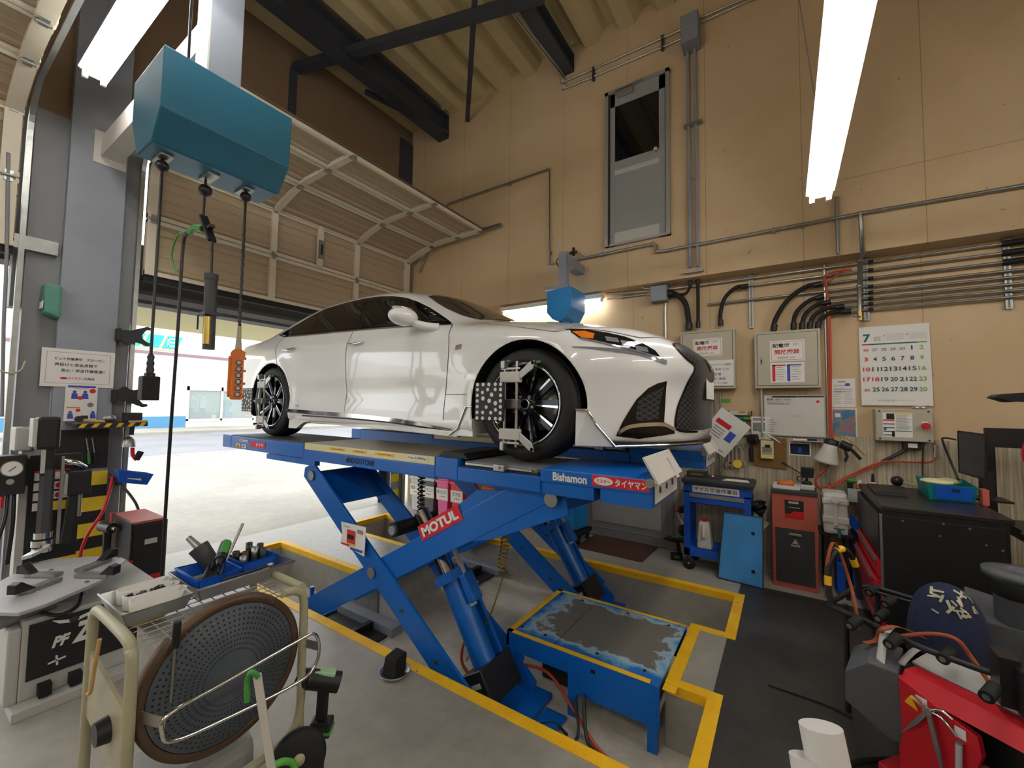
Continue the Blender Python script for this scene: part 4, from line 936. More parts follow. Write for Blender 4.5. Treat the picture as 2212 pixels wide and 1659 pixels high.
# strut rails
for a, b, l in ((((-0.299, 5.33, 3.244)), ((-0.294, 5.33, 2.606)), 'galvanised strut rail above the gap between the two panel boxes'), (((0.689, 5.33, 3.244)), ((0.681, 5.33, 2.591)), 'galvanised strut rail beside the air drop pipe'), (((1.631, 5.33, 3.222)), ((1.63, 5.33, 2.596)), 'galvanised strut rail near the right end of the conduit rack')):
    single(MB('galv').box(a[0]-.021, a[0]+.021, YL-.03, YL, b[2], a[2]).m('mid_grey').box(a[0]-.008, a[0]+.008, YL-.031, YL-.03, b[2]+.01, a[2]-.01), 'strut_rail', l, 'rail')
# rack of conduits under the soffit
yr = YL-.05
L_ = [(0.676, 5.29, 3.168), (0.674, 5.29, 3.085), (0.672, 5.29, 3.006), (0.67, 5.29, 2.932), (0.669, 5.29, 2.871), (0.667, 5.29, 2.811), (0.666, 5.29, 2.756), (0.665, 5.29, 2.691)]
R_ = [(1.62, 5.29, 3.165), (1.617, 5.29, 3.084), (1.614, 5.29, 2.999), (1.612, 5.29, 2.914), (1.61, 5.29, 2.857), (1.608, 5.29, 2.797), (1.606, 5.29, 2.74), (1.605, 5.29, 2.696)]
LX = [-1.205, -0.317, 0.337, -0.745, 0.365, 0.416, 0.515, 0.572]
pos = ['topmost', 'second from the top', 'third from the top', 'fourth from the top', 'fourth from the bottom', 'third from the bottom', 'second from the bottom', 'lowest']
for k in range(8):
    z = (L_[k][2]+R_[k][2])/2; x1 = 1.62 if k < 3 else 5.9; mt = 'galv_bright' if k < 2 else 'galv'
    t = thing('conduit', 'horizontal conduit of the wall rack, %s in the row of eight' % pos[k], 'conduit', (LX[k], yr, z), 'conduits of the wall rack')
    MB(mt).tube([(LX[k], yr, z), (x1, yr, z)], .0125, 10).build('pipe', t)
    m = MB('oil'); m.cyl((L_[k][0]+.03, yr, z), (L_[k][0]+.07, yr, z), .017); m.build('coupling', t)
    if k < 3: MB('black_rubber').tube([(x1-.02, yr, z), (x1+.2, yr-.01, z-.01), (x1+.5, yr-.02, z-.1)], .026, 10, sm=4).build('flexible_hose', t)
def flex(pts, r, label):
    t = thing('flexible_conduit', label, 'conduit', pts[-1]); MB('black_rubber').tube(pts, r, 12, sm=8).build('hose', t)
    for p, q in ((pts[0], pts[1]), (pts[-1], pts[-2])):
        a = V(p); d = (V(q)-a).normalized(); MB('black_plastic').cyl(a, a+d*.07, r*1.35).build('gland', t)
yq = YL-.07
flex([(-1.195, 5.27, 3.116), (-1.082, 5.27, 3.077), (-0.987, 5.27, 2.963), (-0.952, 5.27, 2.762), (-0.948, 5.27, 2.639)], .032, 'thick black flexible conduit from the junction box into the left panel box')
flex([(-0.928, 5.24, 3.24), (-0.93, 5.25, 3.147), (-0.979, 5.26, 3.078), (-1.082, 5.27, 3.083), (-1.195, 5.27, 3.128)], .017, 'thin black flexible conduit bending from the twin conduits to the junction box')
flex([(-0.841, 5.24, 3.243), (-0.843, 5.27, 2.973), (-0.845, 5.27, 2.652)], .019, 'straight black flexible conduit into the left panel box')
flex([(-0.325, 5.27, 3.074), (-0.443, 5.27, 3.076), (-0.562, 5.27, 2.964), (-0.607, 5.27, 2.78), (-0.604, 5.27, 2.651)], .021, 'black flexible conduit arching onto the right end of the left panel box')
flex([(0.336, 5.27, 3), (0.199, 5.27, 2.987), (0.035, 5.27, 2.86), (-0.073, 5.27, 2.671), (-0.092, 5.27, 2.547)], .023, 'widest black conduit arch above the right panel box')
flex([(0.352, 5.27, 2.868), (0.236, 5.27, 2.844), (0.122, 5.27, 2.74), (0.088, 5.27, 2.63), (0.087, 5.27, 2.546)], .02, 'second black conduit arch above the right panel box')
flex([(0.407, 5.27, 2.803), (0.293, 5.27, 2.788), (0.194, 5.27, 2.703), (0.164, 5.27, 2.608), (0.163, 5.27, 2.544)], .02, 'third black conduit arch above the right panel box')
flex([(0.513, 5.27, 2.742), (0.368, 5.27, 2.741), (0.264, 5.27, 2.675), (0.231, 5.27, 2.591), (0.226, 5.27, 2.543)], .02, 'fourth black conduit arch above the right panel box')
flex([(0.563, 5.27, 2.685), (0.424, 5.27, 2.691), (0.329, 5.27, 2.644), (0.297, 5.27, 2.575), (0.292, 5.27, 2.537)], .02, 'smallest black conduit arch above the right panel box')
pipe('conduit', 'bright vertical conduit beside the orange hoses', 'conduit', [(0.361, 5.31, 3.207), (0.36, 5.31, 2.586), (0.363, 5.31, 1.611), (0.354, 5.28, 0.893)], .014, 'galv_bright')
pipe('conduit', 'slim vertical conduit from the junction box down behind the car nose', 'conduit', [(-1.222, 5.31, 3.001), (-1.224, 5.31, 2.479), (-1.214, 5.28, 1.033)], .013, 'galv_bright')
for x, l in (((-0.67, 5.31, 1.874), 'left one of two thin conduits below the left panel box'), ((-0.622, 5.31, 1.874), 'right one of two thin conduits below the left panel box')): pipe('conduit', l, 'conduit', [x, (x[0], 5.29, .75)], .011, 'galv')
pipe('conduit', 'thin conduit running down in front of the whiteboard edge', 'conduit', [(-0.213, 5.29, 1.933), (-0.212, 5.27, 1.395)], .012, 'galv_bright')
pipe('conduit', 'upper slim conduit from the blue reel to the junction box', 'conduit', [(-2.224, 5.2, 3.281), (-1.628, 5.2, 3.286), (-1.534, 5.2, 3.253), (-1.453, 5.2, 3.194), (-1.373, 5.2, 3.183)], .009, 'galv_bright')
pipe('conduit', 'lower slim conduit from the wall lamp to the junction box', 'conduit', [(-1.972, 5.26, 3.215), (-1.389, 5.26, 3.164)], .009, 'galv_bright')
pipe('conduit', 'slim conduit just below the lamp end with a strut clip', 'conduit', [(-1.973, 5.3, 3.149), (-1.4, 5.3, 3.146)], .009, 'galv_bright', 0, (), [(-1.777, 5.3, 3.154)])
# ---------------- wall mounted blue cable reel ----------------
t = thing('cable_reel', 'small blue cable reel on a grey wall bracket above the bonnet', 'cable reel', (-2.3, 4.5, 2.75))
prof = [(-2.46, 3.13), (-2.13, 3.15), (-2.13, 2.90), (-2.20, 2.78), (-2.26, 2.74), (-2.38, 2.77), (-2.46, 2.86)]
m = MB('blue_paint'); m.prism([(x, 4.5, z) for x, z in prof], (0, .42, 0), .006); m.build('case', t)
m = MB('galv'); m.box(-2.38, -2.22, 4.55, 4.85, 3.145, 3.155); m.build('top_plate', t)
m = MB('steel_grey'); m.box(-2.33, -2.23, 4.56, 4.66, 3.15, 3.62); m.box(-2.345, -2.215, 4.6, YU, 3.47, 3.58); m.prism([(-2.30, 4.66, 3.47), (-2.30, 4.66, 3.34), (-2.30, 4.72, 3.42), (-2.30, 4.8, 3.47)], (.05, 0, 0)); m.box(-2.52, -2.20, 4.55, 4.60, 3.16, 3.20); m.build('bracket', t)
m = MB('oil'); m.cyl((-2.32, 4.62, 2.76), (-2.32, 4.62, 2.70), .03, .015); m.cyl((-2.22, 4.72, 2.76), (-2.22, 4.72, 2.62), .014); m.build('cable_guide', t)
t = thing('regulator', 'small black air regulator on the pipe by the reel bracket', 'regulator', (-2.341, 5.03, 3.729))
m = MB('black_plastic'); a = V((-2.334, 5, 3.757)); m.bar(a-Z_*.04, a+Z_*.07, .03, .03, (0, 1, 0), .004); m.bar(a-X_*.06, a+X_*.05, .03, .04, (0, 0, 1), .004); m.build('regulator_body', t)
m = MB('black_rubber'); m.tube([a-X_*.05, a+V((-.10, -.05, .0)), a+V((-.13, -.15, -.08)), a+V((-.12, -.25, -.2)), V((-2.25, 4.66, 3.3))], .006, 6, sm=6); m.build('air_hose', t)
m = MB('galv'); m.cyl(a+X_*.05, V((-2.202, 5.05, 3.678)), .012); m.build('nipple', t)
# ---------------- panel boxes and notices ----------------
def sheet(parent, o, w, h, mt='white_paper', name='sheet', y=None): 
    m = MB(mt); quad(m, o, X_, Z_, w, h, .0012, .0008); return m.build(name, parent)
def rules(parent, x, y, z, w, n, dz, th, mt='grey_print', name='print', seed=0):
    rnd = random.Random(seed+int(x*1000)); m = MB(mt)
    for k in range(n): m.box(x, x+w*(.65+.35*rnd.random()), y-.0005, y, z-k*dz-th, z-k*dz)
    return m.build(name, parent)
def panelbox(x0, x1, z0, z1, label):
    t = thing('panel_box', label, 'electrical panel', ((x0+x1)/2, YL, z0)); y = YL-.15
    MB('panel_grey').box(x0, x1, y, YL, z0, z1, .004).build('case', t)
    m = MB('dark_grey').box(x0+.022, x1-.022, y-.001, y, z0+.022, z1-.022); m.build('door_gasket', t)
    d = MB('panel_grey').box(x0+.027, x1-.027, y-.006, y, z0+.027, z1-.027, .002).build('door', t)
    m = MB('galv'); m.box(x0+.05, x0+.075, y-.012, y-.006, (z0+z1)/2-.05, (z0+z1)/2+.03, .002); m.m('black_plastic').box(x0+.057, x0+.068, y-.014, y-.012, (z0+z1)/2-.035, (z0+z1)/2+.005); m.build('latch', d)
    return t, y-.0065
ax0, ax1, az0, az1 = -1.028, -0.455, 1.926, 2.6
bx0_, bx1_, bz0, bz1 = -0.269, 0.308, 1.926, 2.529
pa, ya_ = panelbox(ax0, ax1, az0, az1, 'left grey panel box, half hidden by the car nose')
pb, yb_ = panelbox(bx0_, bx1_, bz0, bz1, 'right grey panel box above the whiteboard')
def warn(x0, x1, z0, z1, y, volt, label):
    t = thing('warning_notice', label, 'notice', (x0, y, z0)); w, h = x1-x0, z1-z0
    s = sheet(t, (x0, y, z0), w, h, name='sheet'); y -= .0022
    m = MB('red_print'); k = .012
    for a in ((x0+k, x1-k, z0+k, z0+k+.003), (x0+k, x1-k, z1-k-.003, z1-k), (x0+k, x0+k+.003, z0+k, z1-k), (x1-k-.003, x1-k, z0+k, z1-k)): m.box(a[0], a[1], y-.0004, y, a[2], a[3])
    m.build('border', t)
    text('配電盤', w*.5, h*.2, (x0+w*.08, y, z0+h*.66), X_, Z_, 'black_print', t, bold=.02); text(volt, w*.2, h*.11, (x0+w*.66, y, z0+h*.74), X_, Z_, 'grey_print', t)
    text('開放厳禁', w*.72, h*.24, (x0+w*.14, y, z0+h*.33), X_, Z_, 'red_print', t, bold=.02); text('管理責任者：店長', w*.5, h*.06, (x0+w*.22, y, z0+h*.14), X_, Z_, 'black_print', t); return t
warn(-0.888, -0.583, 2.3, 2.503, ya_, '100V', '100V switchboard notice with red letters on the left panel box')
warn(-0.127, 0.176, 2.206, 2.425, yb_, '200V', '200V switchboard notice with red letters on the right panel box')
t = thing('handwritten_notice', 'white sheet with handwritten safety slogan on the left panel box', 'notice', (ax0+.1, ya_, az0+.03)); x1 = -0.47; x0 = -0.801; z0 = 1.959; z1 = 2.247
sheet(t, (x0, ya_, z0), x1-x0, z1-z0); w, h = x1-x0, z1-z0; y = ya_-.0024
for s, fx, fz, fw, fh in (('ミスタータイヤマン 広尾店', .08, .78, .84, .09), ('安心 安全 ミ戸', .2, .60, .66, .09), ('無事故 唇', .2, .40, .42, .10), ('365日 達成', .2, .22, .56, .10), ('スローガン 推進', .3, .07, .5, .06)): text(s, w*fw, h*fh, (x0+w*fx, y, z0+h*fz), X_, Z_, 'black_print', t)
t = thing('notice', 'two column red and blue notice on the right panel box', 'notice', (bx0_+.1, yb_, bz0+.05)); x0, x1, z0, z1 = -0.126, 0.172, 1.983, 2.191
sheet(t, (x0, yb_, z0), x1-x0, z1-z0); w, h = x1-x0, z1-z0; y = yb_-.0024
MB('red_print').box(x0+w*.06, x0+w*.15, y-.0004, y, z0+h*.06, z0+h*.9).box(x0+w*.06, x0+w*.46, y-.0004, y, z0+h*.84, z0+h*.9).build('print', t); MB('blue_print').box(x0+w*.5, x0+w*.59, y-.0004, y, z0+h*.06, z0+h*.9).box(x0+w*.5, x0+w*.92, y-.0004, y, z0+h*.84, z0+h*.9).build('print', t)
rules(t, x0+w*.18, y, z0+h*.78, w*.27, 6, h*.12, h*.025); rules(t, x0+w*.62, y, z0+h*.78, w*.3, 6, h*.12, h*.025)
# whiteboard
mat('board_white', '#cfcdc6', .3)
t = thing('whiteboard', 'small whiteboard below the right panel box', 'whiteboard', (0.079, 5.29, 1.424)); x0, x1, z0, z1 = -0.196, 0.34, 1.419, 1.856
MB('light_grey').box(x0, x1, YL-.06, YL-.035, z0, z1, .004).build('frame', t); MB('board_white').box(x0+.012, x1-.012, YL-.0615, YL-.06, z0+.012, z1-.012).build('board', t)
y = YL-.0625; w, h = x1-x0, z1-z0
text('整備 10/01~19/20', w*.4, h*.055, (x0+w*.06, y, z0+h*.86), X_, Z_, 'black_print', t); text('次回 8/8 2200~4/2', w*.38, h*.055, (x0+w*.06, y, z0+h*.76), X_, Z_, 'black_print', t); MB('black_print').box(x0+w*.05, x0+w*.5, y-.0004, y, z0+h*.83, z0+h*.835).build('underline', t); text('ヌスロタト', w*.2, h*.045, (x0+w*.45, y, z0+h*.47), X_, Z_, 'grey_print', t)
MB('black_plastic').box(x0+.08, x0+w*.55, y-.008, y, z1-.025, z1-.012).box(x0+w*.56, x1-.01, y-.008, y, z1-.022, z1-.012).build('magnet_bar', t)
MB('red').cyl((x1-.06, y-.006, z1-.07), (x1-.06, y, z1-.07), .013).build('magnet', t)
t = thing('marker_tray', 'marker tray with white and blue pens below the whiteboard', 'tray', (x0+w*.5, YL-.08, z0-.06)); MB('light_grey').box(x0+w*.45, x1-.03, YL-.11, YL-.035, z0-.045, z0-.035, .002).build('tray', t); MB('white').cyl((x0+w*.48, YL-.08, z0-.028), (x0+w*.7, YL-.08, z0-.028), .009).build('pen', t); MB('navy').cyl((x0+w*.71, YL-.08, z0-.026), (x0+w*.86, YL-.08, z0-.026), .012).build('marker', t)
# spirit level and colour strip
t = thing('spirit_level', 'short pale spirit level on a magnetic holder', 'spirit level', (-0.427, 5.29, 1.598)); x0, x1, z0, z1 = -0.542, -0.309, 1.632, 1.676
MB('white_steel').box(x0, x1, YL-.055, YL-.035, z0, z1, .003).build('level_body', t); MB('black_plastic').box(x0-.004, x0+.01, YL-.057, YL-.033, z0-.003, z1+.003).build('end_cap', t); MB('black_plastic').box(x1-.01, x1+.004, YL-.057, YL-.033, z0-.003, z1+.003).build('end_cap', t); MB('gold').box(x0+.11, x0+.17, YL-.057, YL-.054, z1-.02, z1-.004).cyl((x0+.21, YL-.058, (z0+z1)/2), (x0+.21, YL-.054, (z0+z1)/2), .02).build('vial', t)
t = thing('colour_strip', 'black holder with a strip of coloured test squares', 'colour chart', (-0.427, 5.29, 1.573)); z0, z1 = 1.573, 1.619; x0 = -0.57
MB('black_plastic').box(x0, x1+.01, YL-.06, YL-.035, z0, z1, .003).build('holder', t)
for k, c in enumerate(('plastic_white', 'teal_plastic', 'lime', 'yellow', 'salmon')): MB(c).box(x0+.07+k*.056, x0+.12+k*.056, YL-.062, YL-.06, z0+.012, z1-.008).build('colour_patch', t)
# papers
t = thing('photo_sheet', 'white sheet with two grey car photos left of the whiteboard', 'notice', (-0.225, 5.28, 1.378)); x0, x1, z0, z1 = -0.315, -0.138, 1.373, 1.619
sheet(t, (x0, YL-.062, z0), x1-x0, z1-z0); MB('steel_grey').box(x0+.015, x0+.13, YL-.065, YL-.064, z0+.2, z1-.015).build('photo', t); MB('mid_grey').box(x0+.015, x0+.13, YL-.065, YL-.064, z0+.09, z0+.18).build('photo', t); rules(t, x0+.15, YL-.064, z1-.03, .09, 9, .025, .006)
t = thing('strap', 'green and white cable ties tied round the conduit by the whiteboard', 'cable tie', (-0.21, 5.25, 1.446)); a = V((-0.21, 5.25, 1.451))
m = MB('lime'); m.tube([a+V((-.08, -.02, .04)), a+V((-.02, -.03, .01)), a, a+V((.06, -.04, -.03))], .006, 6, sm=4); m.build('tie', t); m = MB('white'); m.tube([a, a+V((.08, -.05, -.04)), a+V((.16, -.05, -.10))], .006, 6, sm=4); m.tube([a, a+V((.1, -.03, -.01)), a+V((.22, -.03, -.015))], .004, 6); m.build('tie_end', t)
b0 = (-0.299, 5.28, 1.052); t = thing('brown_board', 'brown hardboard square behind the thermostat', 'board', b0); x0, x1, z0, z1 = -0.297, 0.003, 1.065, 1.392; MB('cardboard').prism([(x0, YF-.012, z0+.02), (x1, YF-.012, z0), (x1, YF-.012, z1), (x0-.005, YF-.012, z1)], (0, .008, 0)).build('board', t)
t = thing('thermostat', 'cream control box with dark window on the brown board', 'control box', (-0.172, 5.25, 1.176)); x0, x1, z0, z1 = -0.23, -0.111, 1.171, 1.364
MB('cream').box(x0, x1, YF-.05, YF-.012, z0, z1, .006).build('case', t); MB('mid_grey').box(x0+.015, x1-.015, YF-.052, YF-.05, z0+.05, z1-.07).build('window', t); MB('black_plastic').box(x0+.04, x1-.03, YF-.056, YF-.052, z0+.12, z0+.15).build('slider', t); MB('yellow').box(x0+.02, x1-.02, YF-.054, YF-.052, z0+.055, z0+.068).build('scale_bar', t)
hose('signal_cable', 'thin dark cable from the brown board to the red cabinet', 'cable', [(-0.035, 5.28, 1.145), (0.053, 5.28, 1.086), (0.14, 5.15, 1.035), (.12, 5.1, 1.0)], .005, 'oil')
t = thing('photo_card', 'dark blue photo card pinned below the whiteboard', 'notice', (0.12, 5.295, 1.219)); x0, x1, z0, z1 = 0.025, 0.215, 1.222, 1.358; sheet(t, (x0, YF, z0), x1-x0, z1-z0); m = MB('navy').box(x0+.012, x1-.012, YF-.0035, YF-.0025, z0+.012, z1-.012); m.m('cart_blue').box(x0+.08, x1-.08, YF-.0045, YF-.0035, z0+.03, z1-.05); m.build('photo', t)
t = thing('calendar', 'large white July wall calendar', 'calendar', (0.881, 5.325, 1.745)); x0, x1 = 0.625, 1.133; z0, z1 = 1.754, 2.527; w, h = x1-x0, z1-z0; y = YL-.012
MB('white_paper').prism([(x0, y, z1), (x1, y, z1), (x1+.004, y-.02, z0), (x0+.006, y-.02, z0)], (0, .003, 0)).build('sheet', t)
def cal(s, fx, fz, fw, fh, mt, b=.02): return text(s, w*fw, h*fh, (x0+w*fx, y-.02*(1-fz)-.002, z0+h*fz), X_, V((0, .026, .999)), mt, t, bold=b)
cal('7', .06, .80, .11, .105, 'green_print', .03); cal('2022', .22, .845, .10, .02, 'grey_print'); cal('JUL', .22, .81, .10, .026, 'grey_print')
for fx in (.36, .68):
    cal('6' if fx < .5 else '8', fx, .865, .025, .022, 'grey_print')
    for r in range(5): cal('1 2 3 4 5 6 7' if r < 1 else '%d %d %d %d %d %d %d' % tuple(range(r*5+4, r*5+11)), fx+.05, .885-r*.017, .23, .009, 'grey_print', 0)
m = MB('green_print'); m.box(x0+w*.16, x0+w*.83, y-.0068, y-.006, z0+h*.765, z0+h*.78); m.m('red_print').box(x0+w*.04, x0+w*.16, y-.0068, y-.006, z0+h*.765, z0+h*.78); m.m('lime_print').box(x0+w*.83, x0+w*.96, y-.0068, y-.006, z0+h*.765, z0+h*.78); m.build('weekday_bar', t)
rows = [[26, 27, 28, 29, 30, 1, 2], [3, 4, 5, 6, 7, 8, 9], [10, 11, 12, 13, 14, 15, 16], [17, 18, 19, 20, 21, 22, 23], ['24/31', 25, 26, 27, 28, 29, 30]]
for r, row in enumerate(rows):
    for c, d in enumerate(row):
        s = str(d); small = (r == 0 and c < 5) or '/' in s; big = .052 if not small else .034; ww = (.022 if s == '1' else .055 if len(s) == 1 else .095 if s == '11' else .105)*(.75 if small else 1)
        mt = 'red_print' if c == 0 or d == 18 else ('lime_print' if c == 6 else ('grey_print' if small else 'teal_print'))
        cal(s, .045+c*.131+(.105-ww)/2, .685-r*.128, ww, big, mt)
cal('株式会社広尾 オートパーツ', .25, .05, .5, .022, 'grey_print', 0)
t = thing('notice', 'white table notice with a small blue logo left of the calendar', 'notice', (0.494, 5.33, 1.735)); x0, x1, z0, z1 = 0.397, 0.587, 1.735, 2.02; sheet(t, (x0, YL, z0), x1-x0, z1-z0); w, h = x1-x0, z1-z0
MB('blue_print').ball((x1-.06, YL-.003, z1-.06), .022, (1, .05, .7), 12).build('logo_mark', t); MB('black_print').box(x0+w*.3, x0+w*.6, YL-.003, YL-.0025, z1-.035, z1-.028).build('print', t); rules(t, x0+.02, YL-.0025, z0+h*.62, w*.4, 9, h*.06, .004); rules(t, x0+w*.52, YL-.0025, z0+h*.62, w*.42, 9, h*.06, .004, seed=3); rules(t, x0+.02, YL-.0025, z1-.07, w*.5, 3, .03, .005)
mat('map_print', '#5c7488', .6); nt, b = nodes('map_print'); _, vec = obj_xyz(nt); nt.links.new(ramp(nt, noise(nt, vec, 11, 6), [(.38, lin('#3f6f95')), (.48, lin('#76858a')), (.54, lin('#a2625f')), (.62, lin('#6c7d86'))]), b.inputs['Base Color'])
t = thing('map_poster', 'blue and pink map poster below the table notice', 'poster', (0.487, 5.325, 1.425)); x0, x1, z0, z1 = 0.39, 0.594, 1.425, 1.721; sheet(t, (x0, YL-.004, z0), x1-x0, z1-z0); MB('map_print').box(x0+.012, x1-.012, YL-.0075, YL-.0065, z0+.012, z1-.012).build('map', t); MB('white_paper').box(x0+.03, x0+.075, YL-.0085, YL-.0075, z1-.09, z1-.05).build('legend', t)
# grey control box
t = thing('control_box', 'grey control box with red stop button below the calendar', 'control box', (0.91, 5.2, 1.416)); x0, x1, z0, z1 = 0.712, 1.107, 1.421, 1.719; y = 5.2
MB('panel_grey').box(x0, x1, y, YL, z0, z1, .004).build('case', t)
MB('panel_grey').box(x0+.005, x1-.005, y-.008, y, z0+.005, z1-.005, .002).build('cover', t)
for px, pz in ((x0+.03, z1-.02), (x1-.03, z1-.02), (x0+.03, z0+.02), (x1-.03, z0+.02)): MB('black_plastic').cyl((px, y-.012, pz), (px, y-.008, pz), .008).build('screw', t)
w, h = x1-x0, z1-z0; s = sheet(t, (x0+w*.13, y-.008, z0+h*.13), w*.52, h*.76, name='label'); yy = y-.0108
m = MB('black_print').box(x0+w*.2, x0+w*.34, yy-.0004, yy, z0+h*.68, z0+h*.86); m.m('red_print').box(x0+w*.135, x0+w*.34, yy-.0004, yy, z0+h*.63, z0+h*.67); m.m('black_print')
for k in range(4): m.box(x0+w*.14, x0+w*.34, yy-.0004, yy, z0+h*(.52-k*.115), z0+h*(.545-k*.115))
m.box(x0+w*.29, x0+w*.34, yy-.0004, yy, z0+h*.14, z0+h*.3); m.m('yellow_print').box(x0+w*.35, x0+w*.64, yy-.0004, yy, z0+h*.84, z0+h*.87); m.m('green_print').box(x0+w*.35, x0+w*.64, yy-.0004, yy, z0+h*.31, z0+h*.33); m.m('blue_print').cyl((x0+w*.17, yy, z0+h*.37), (x0+w*.17, yy-.0006, z0+h*.37), .012); m.build('print', s)
rules(s, x0+w*.37, yy, z0+h*.80, w*.26, 13, h*.036, .004)
m = MB('red'); m.cyl((x1-w*.14, y-.045, z0+h*.5), (x1-w*.14, y-.008, z0+h*.5), .026, n=20); m.cyl((x1-w*.14, y-.06, z0+h*.5), (x1-w*.14, y-.04, z0+h*.5), .028, n=20); m.build('stop_button', t); MB('white_paper').box(x1-w*.2, x1-w*.09, y-.0085, y-.008, z0+h*.60, z0+h*.63).build('button_label', t)
m = MB('black_plastic').box(x0+w*.5, x0+w*.85, y+.03, YL-.02, z0-.07, z0, .004); m.m('white_paper').box(x0+w*.58, x0+w*.74, y+.028, y+.03, z0-.055, z0-.015); m.build('cable_socket', t)
single(MB('chrome').ball((1.031, 5.24, 1.733), .045, (1.3, .8, .4)), 'silver_dish', 'small silver dish on top of the control box', 'dish')
# hoses and cables
t = thing('air_hose', 'pair of orange red air hoses looping down the wall beside the whiteboard', 'hose', (0.321, 5.2, 0.97))
m = MB('red_hose'); m.tube([(0.576, 5.24, 3.101), (0.428, 5.22, 3.092), (0.354, 5.24, 3.052), (0.379, 5.27, 2.864), (0.379, 5.28, 2.293), (0.369, 5.28, 1.635), (0.383, 5.25, 1.336), (0.362, 5.2, 1.179), (0.253, 5.15, 1.038), (0.247, 5.15, 0.946), (0.346, 5.2, 0.95), (0.568, 5.25, 1.102), (0.758, 5.25, 1.216), (0.936, 5.25, 1.232), (1.074, 5.2, 1.249), (1.123, 5.2, 1.306)], .0095, 8, sm=8); m.build('hose', t)
m = MB('red_hose'); m.tube([(0.526, 5.24, 3.119), (0.41, 5.24, 3.02), (0.368, 5.24, 2.993), (0.389, 5.28, 2.769), (0.394, 5.28, 2.293), (0.384, 5.28, 1.635), (0.395, 5.25, 1.359), (0.35, 5.2, 1.155), (0.241, 5.15, 1.009), (0.291, 5.15, 0.915), (0.383, 5.2, 0.954), (0.568, 5.25, 1.084), (0.757, 5.25, 1.203)], .0095, 8, sm=8); m.build('hose', t)
MB('chrome').cyl((1.117, 5.2, 1.293), (1.12, 5.2, 1.4), .02).build('coupler', t)
hose('power_cable', 'grey cable bundle from the control box joining the orange hose', 'cable', [((0.956, 5.25, 1.395)), (0.908, 5.26, 1.327), (0.826, 5.26, 1.264), (0.761, 5.27, 1.215)], .016, 'dark_grey')
hose('power_cable', 'black cable drooping from the monitor mount to the tool chest', 'cable', [(1.249, 5.2, 1.457), (1.185, 5.22, 1.468), (1.167, 5.22, 1.443), (1.2, 5.15, 1.257), (1.106, 4.6, 1.183)], .008, 'oil')
hose('power_cable', 'thin black cable hanging from under the control box', 'cable', [(1.048, 5.25, 1.38), (1.028, 5.2, 1.237), (0.966, 4.9, 1.138)], .006, 'oil')

single(MB('lime').box(-0.641, -0.521, YL-.003, YL, 1.768, 1.811), 'tape_strip', 'strip of green tape on the wall below the left panel box', 'tape')

# ---------------- hanging tools on the plinth ----------------
t = thing('hook_rail', 'dark hook rail holding spanners beside the leaflet rack', 'hook rail', (-0.384, 5.29, 1.41)); MB('oil').box(-0.443, -0.322, YF-.02, YF, 1.395, 1.41).build('rail', t)
def spanner(px, z0, z1, label, mt='galv_bright'):
    t = thing('spanner', label, 'spanner', (px, YF-.03, z0)); y = YF-.03
    MB(mt).obox((px, y, (z0+z1)/2), X_*.022, Y_*.010, Z_*(z1-z0)*.86, .002).build('shank', t)
    m = MB(mt); P = [(px+.042*math.cos(a), y-.006, z0+.03+.042*math.sin(a)) for a in np.linspace(-PI/2+.55, 1.5*PI-.55, 14)]; Q = [(px+.02*math.cos(a), y-.006, z0+.03+.02*math.sin(a)) for a in np.linspace(1.5*PI-.55, -PI/2+.55, 14)]
    n = 14; vs = P+Q[::-1]; m.raw([V(v) for v in vs]+[V(v)+Y_*.012 for v in vs], [(i, i+1, n+i+1, n+i) for i in range(n-1)]+[(2*n+i, 3*n+i, 3*n+i+1, 2*n+i+1) for i in range(n-1)]+[(i+n, i+n+1, 3*n+i+1, 3*n+i) for i in range(n-1)]+[(i, 2*n+i, 2*n+i+1, i+1) for i in range(n-1)]); m.build('jaw', t)
    MB(mt).lathe([(.018, -.006), (.028, -.006), (.028, .006), (.018, .006), (.018, -.006)], (px, y, z1), (0, 1, 0), 16).build('ring', t); return t
for k, (px, lab) in enumerate(((-0.536, 'leftmost of the hanging spanners'), (-0.499, 'second hanging spanner from the left'), (-0.462, 'hanging spanner behind the yellow tag'), (-0.413, 'rightmost of the hanging spanners'))): spanner(px, 1.038+k*.012, 1.284, lab)
single(MB('lime').m('yellow_print').cyl((-0.452, 5.25, 1.092), (-0.451, 5.235, 1.094), .045, n=20), 'round_tag', 'round yellow green tag hanging on the spanners', 'tag')
t = thing('work_torch', 'black work torch hanging head up beside the brown board', 'torch', (-0.315, 5.26, 1.123)); MB('black_rubber').cyl((-0.321, 5.26, 1.273), (-0.315, 5.26, 1.123), .022).build('handle', t); m = MB('black_plastic'); m.cyl((-0.338, 5.27, 1.373), (-0.258, 5.24, 1.379), .05, n=20); m.cyl((-0.321, 5.26, 1.273), (-0.312, 5.26, 1.355), .018); m.build('head', t); MB('galv').bar((-0.428, 5.26, 1.297), (-0.338, 5.26, 1.338), .012, .02).build('hook', t)
single(MB('chrome').lathe([(.012, 0), (.03, .03), (.026, .06), (.0, .07)], (-0.387, 5.29, 1.502), (0, -.3, 1), 16), 'wall_hook', 'small shiny clip below the colour strip', 'hook')
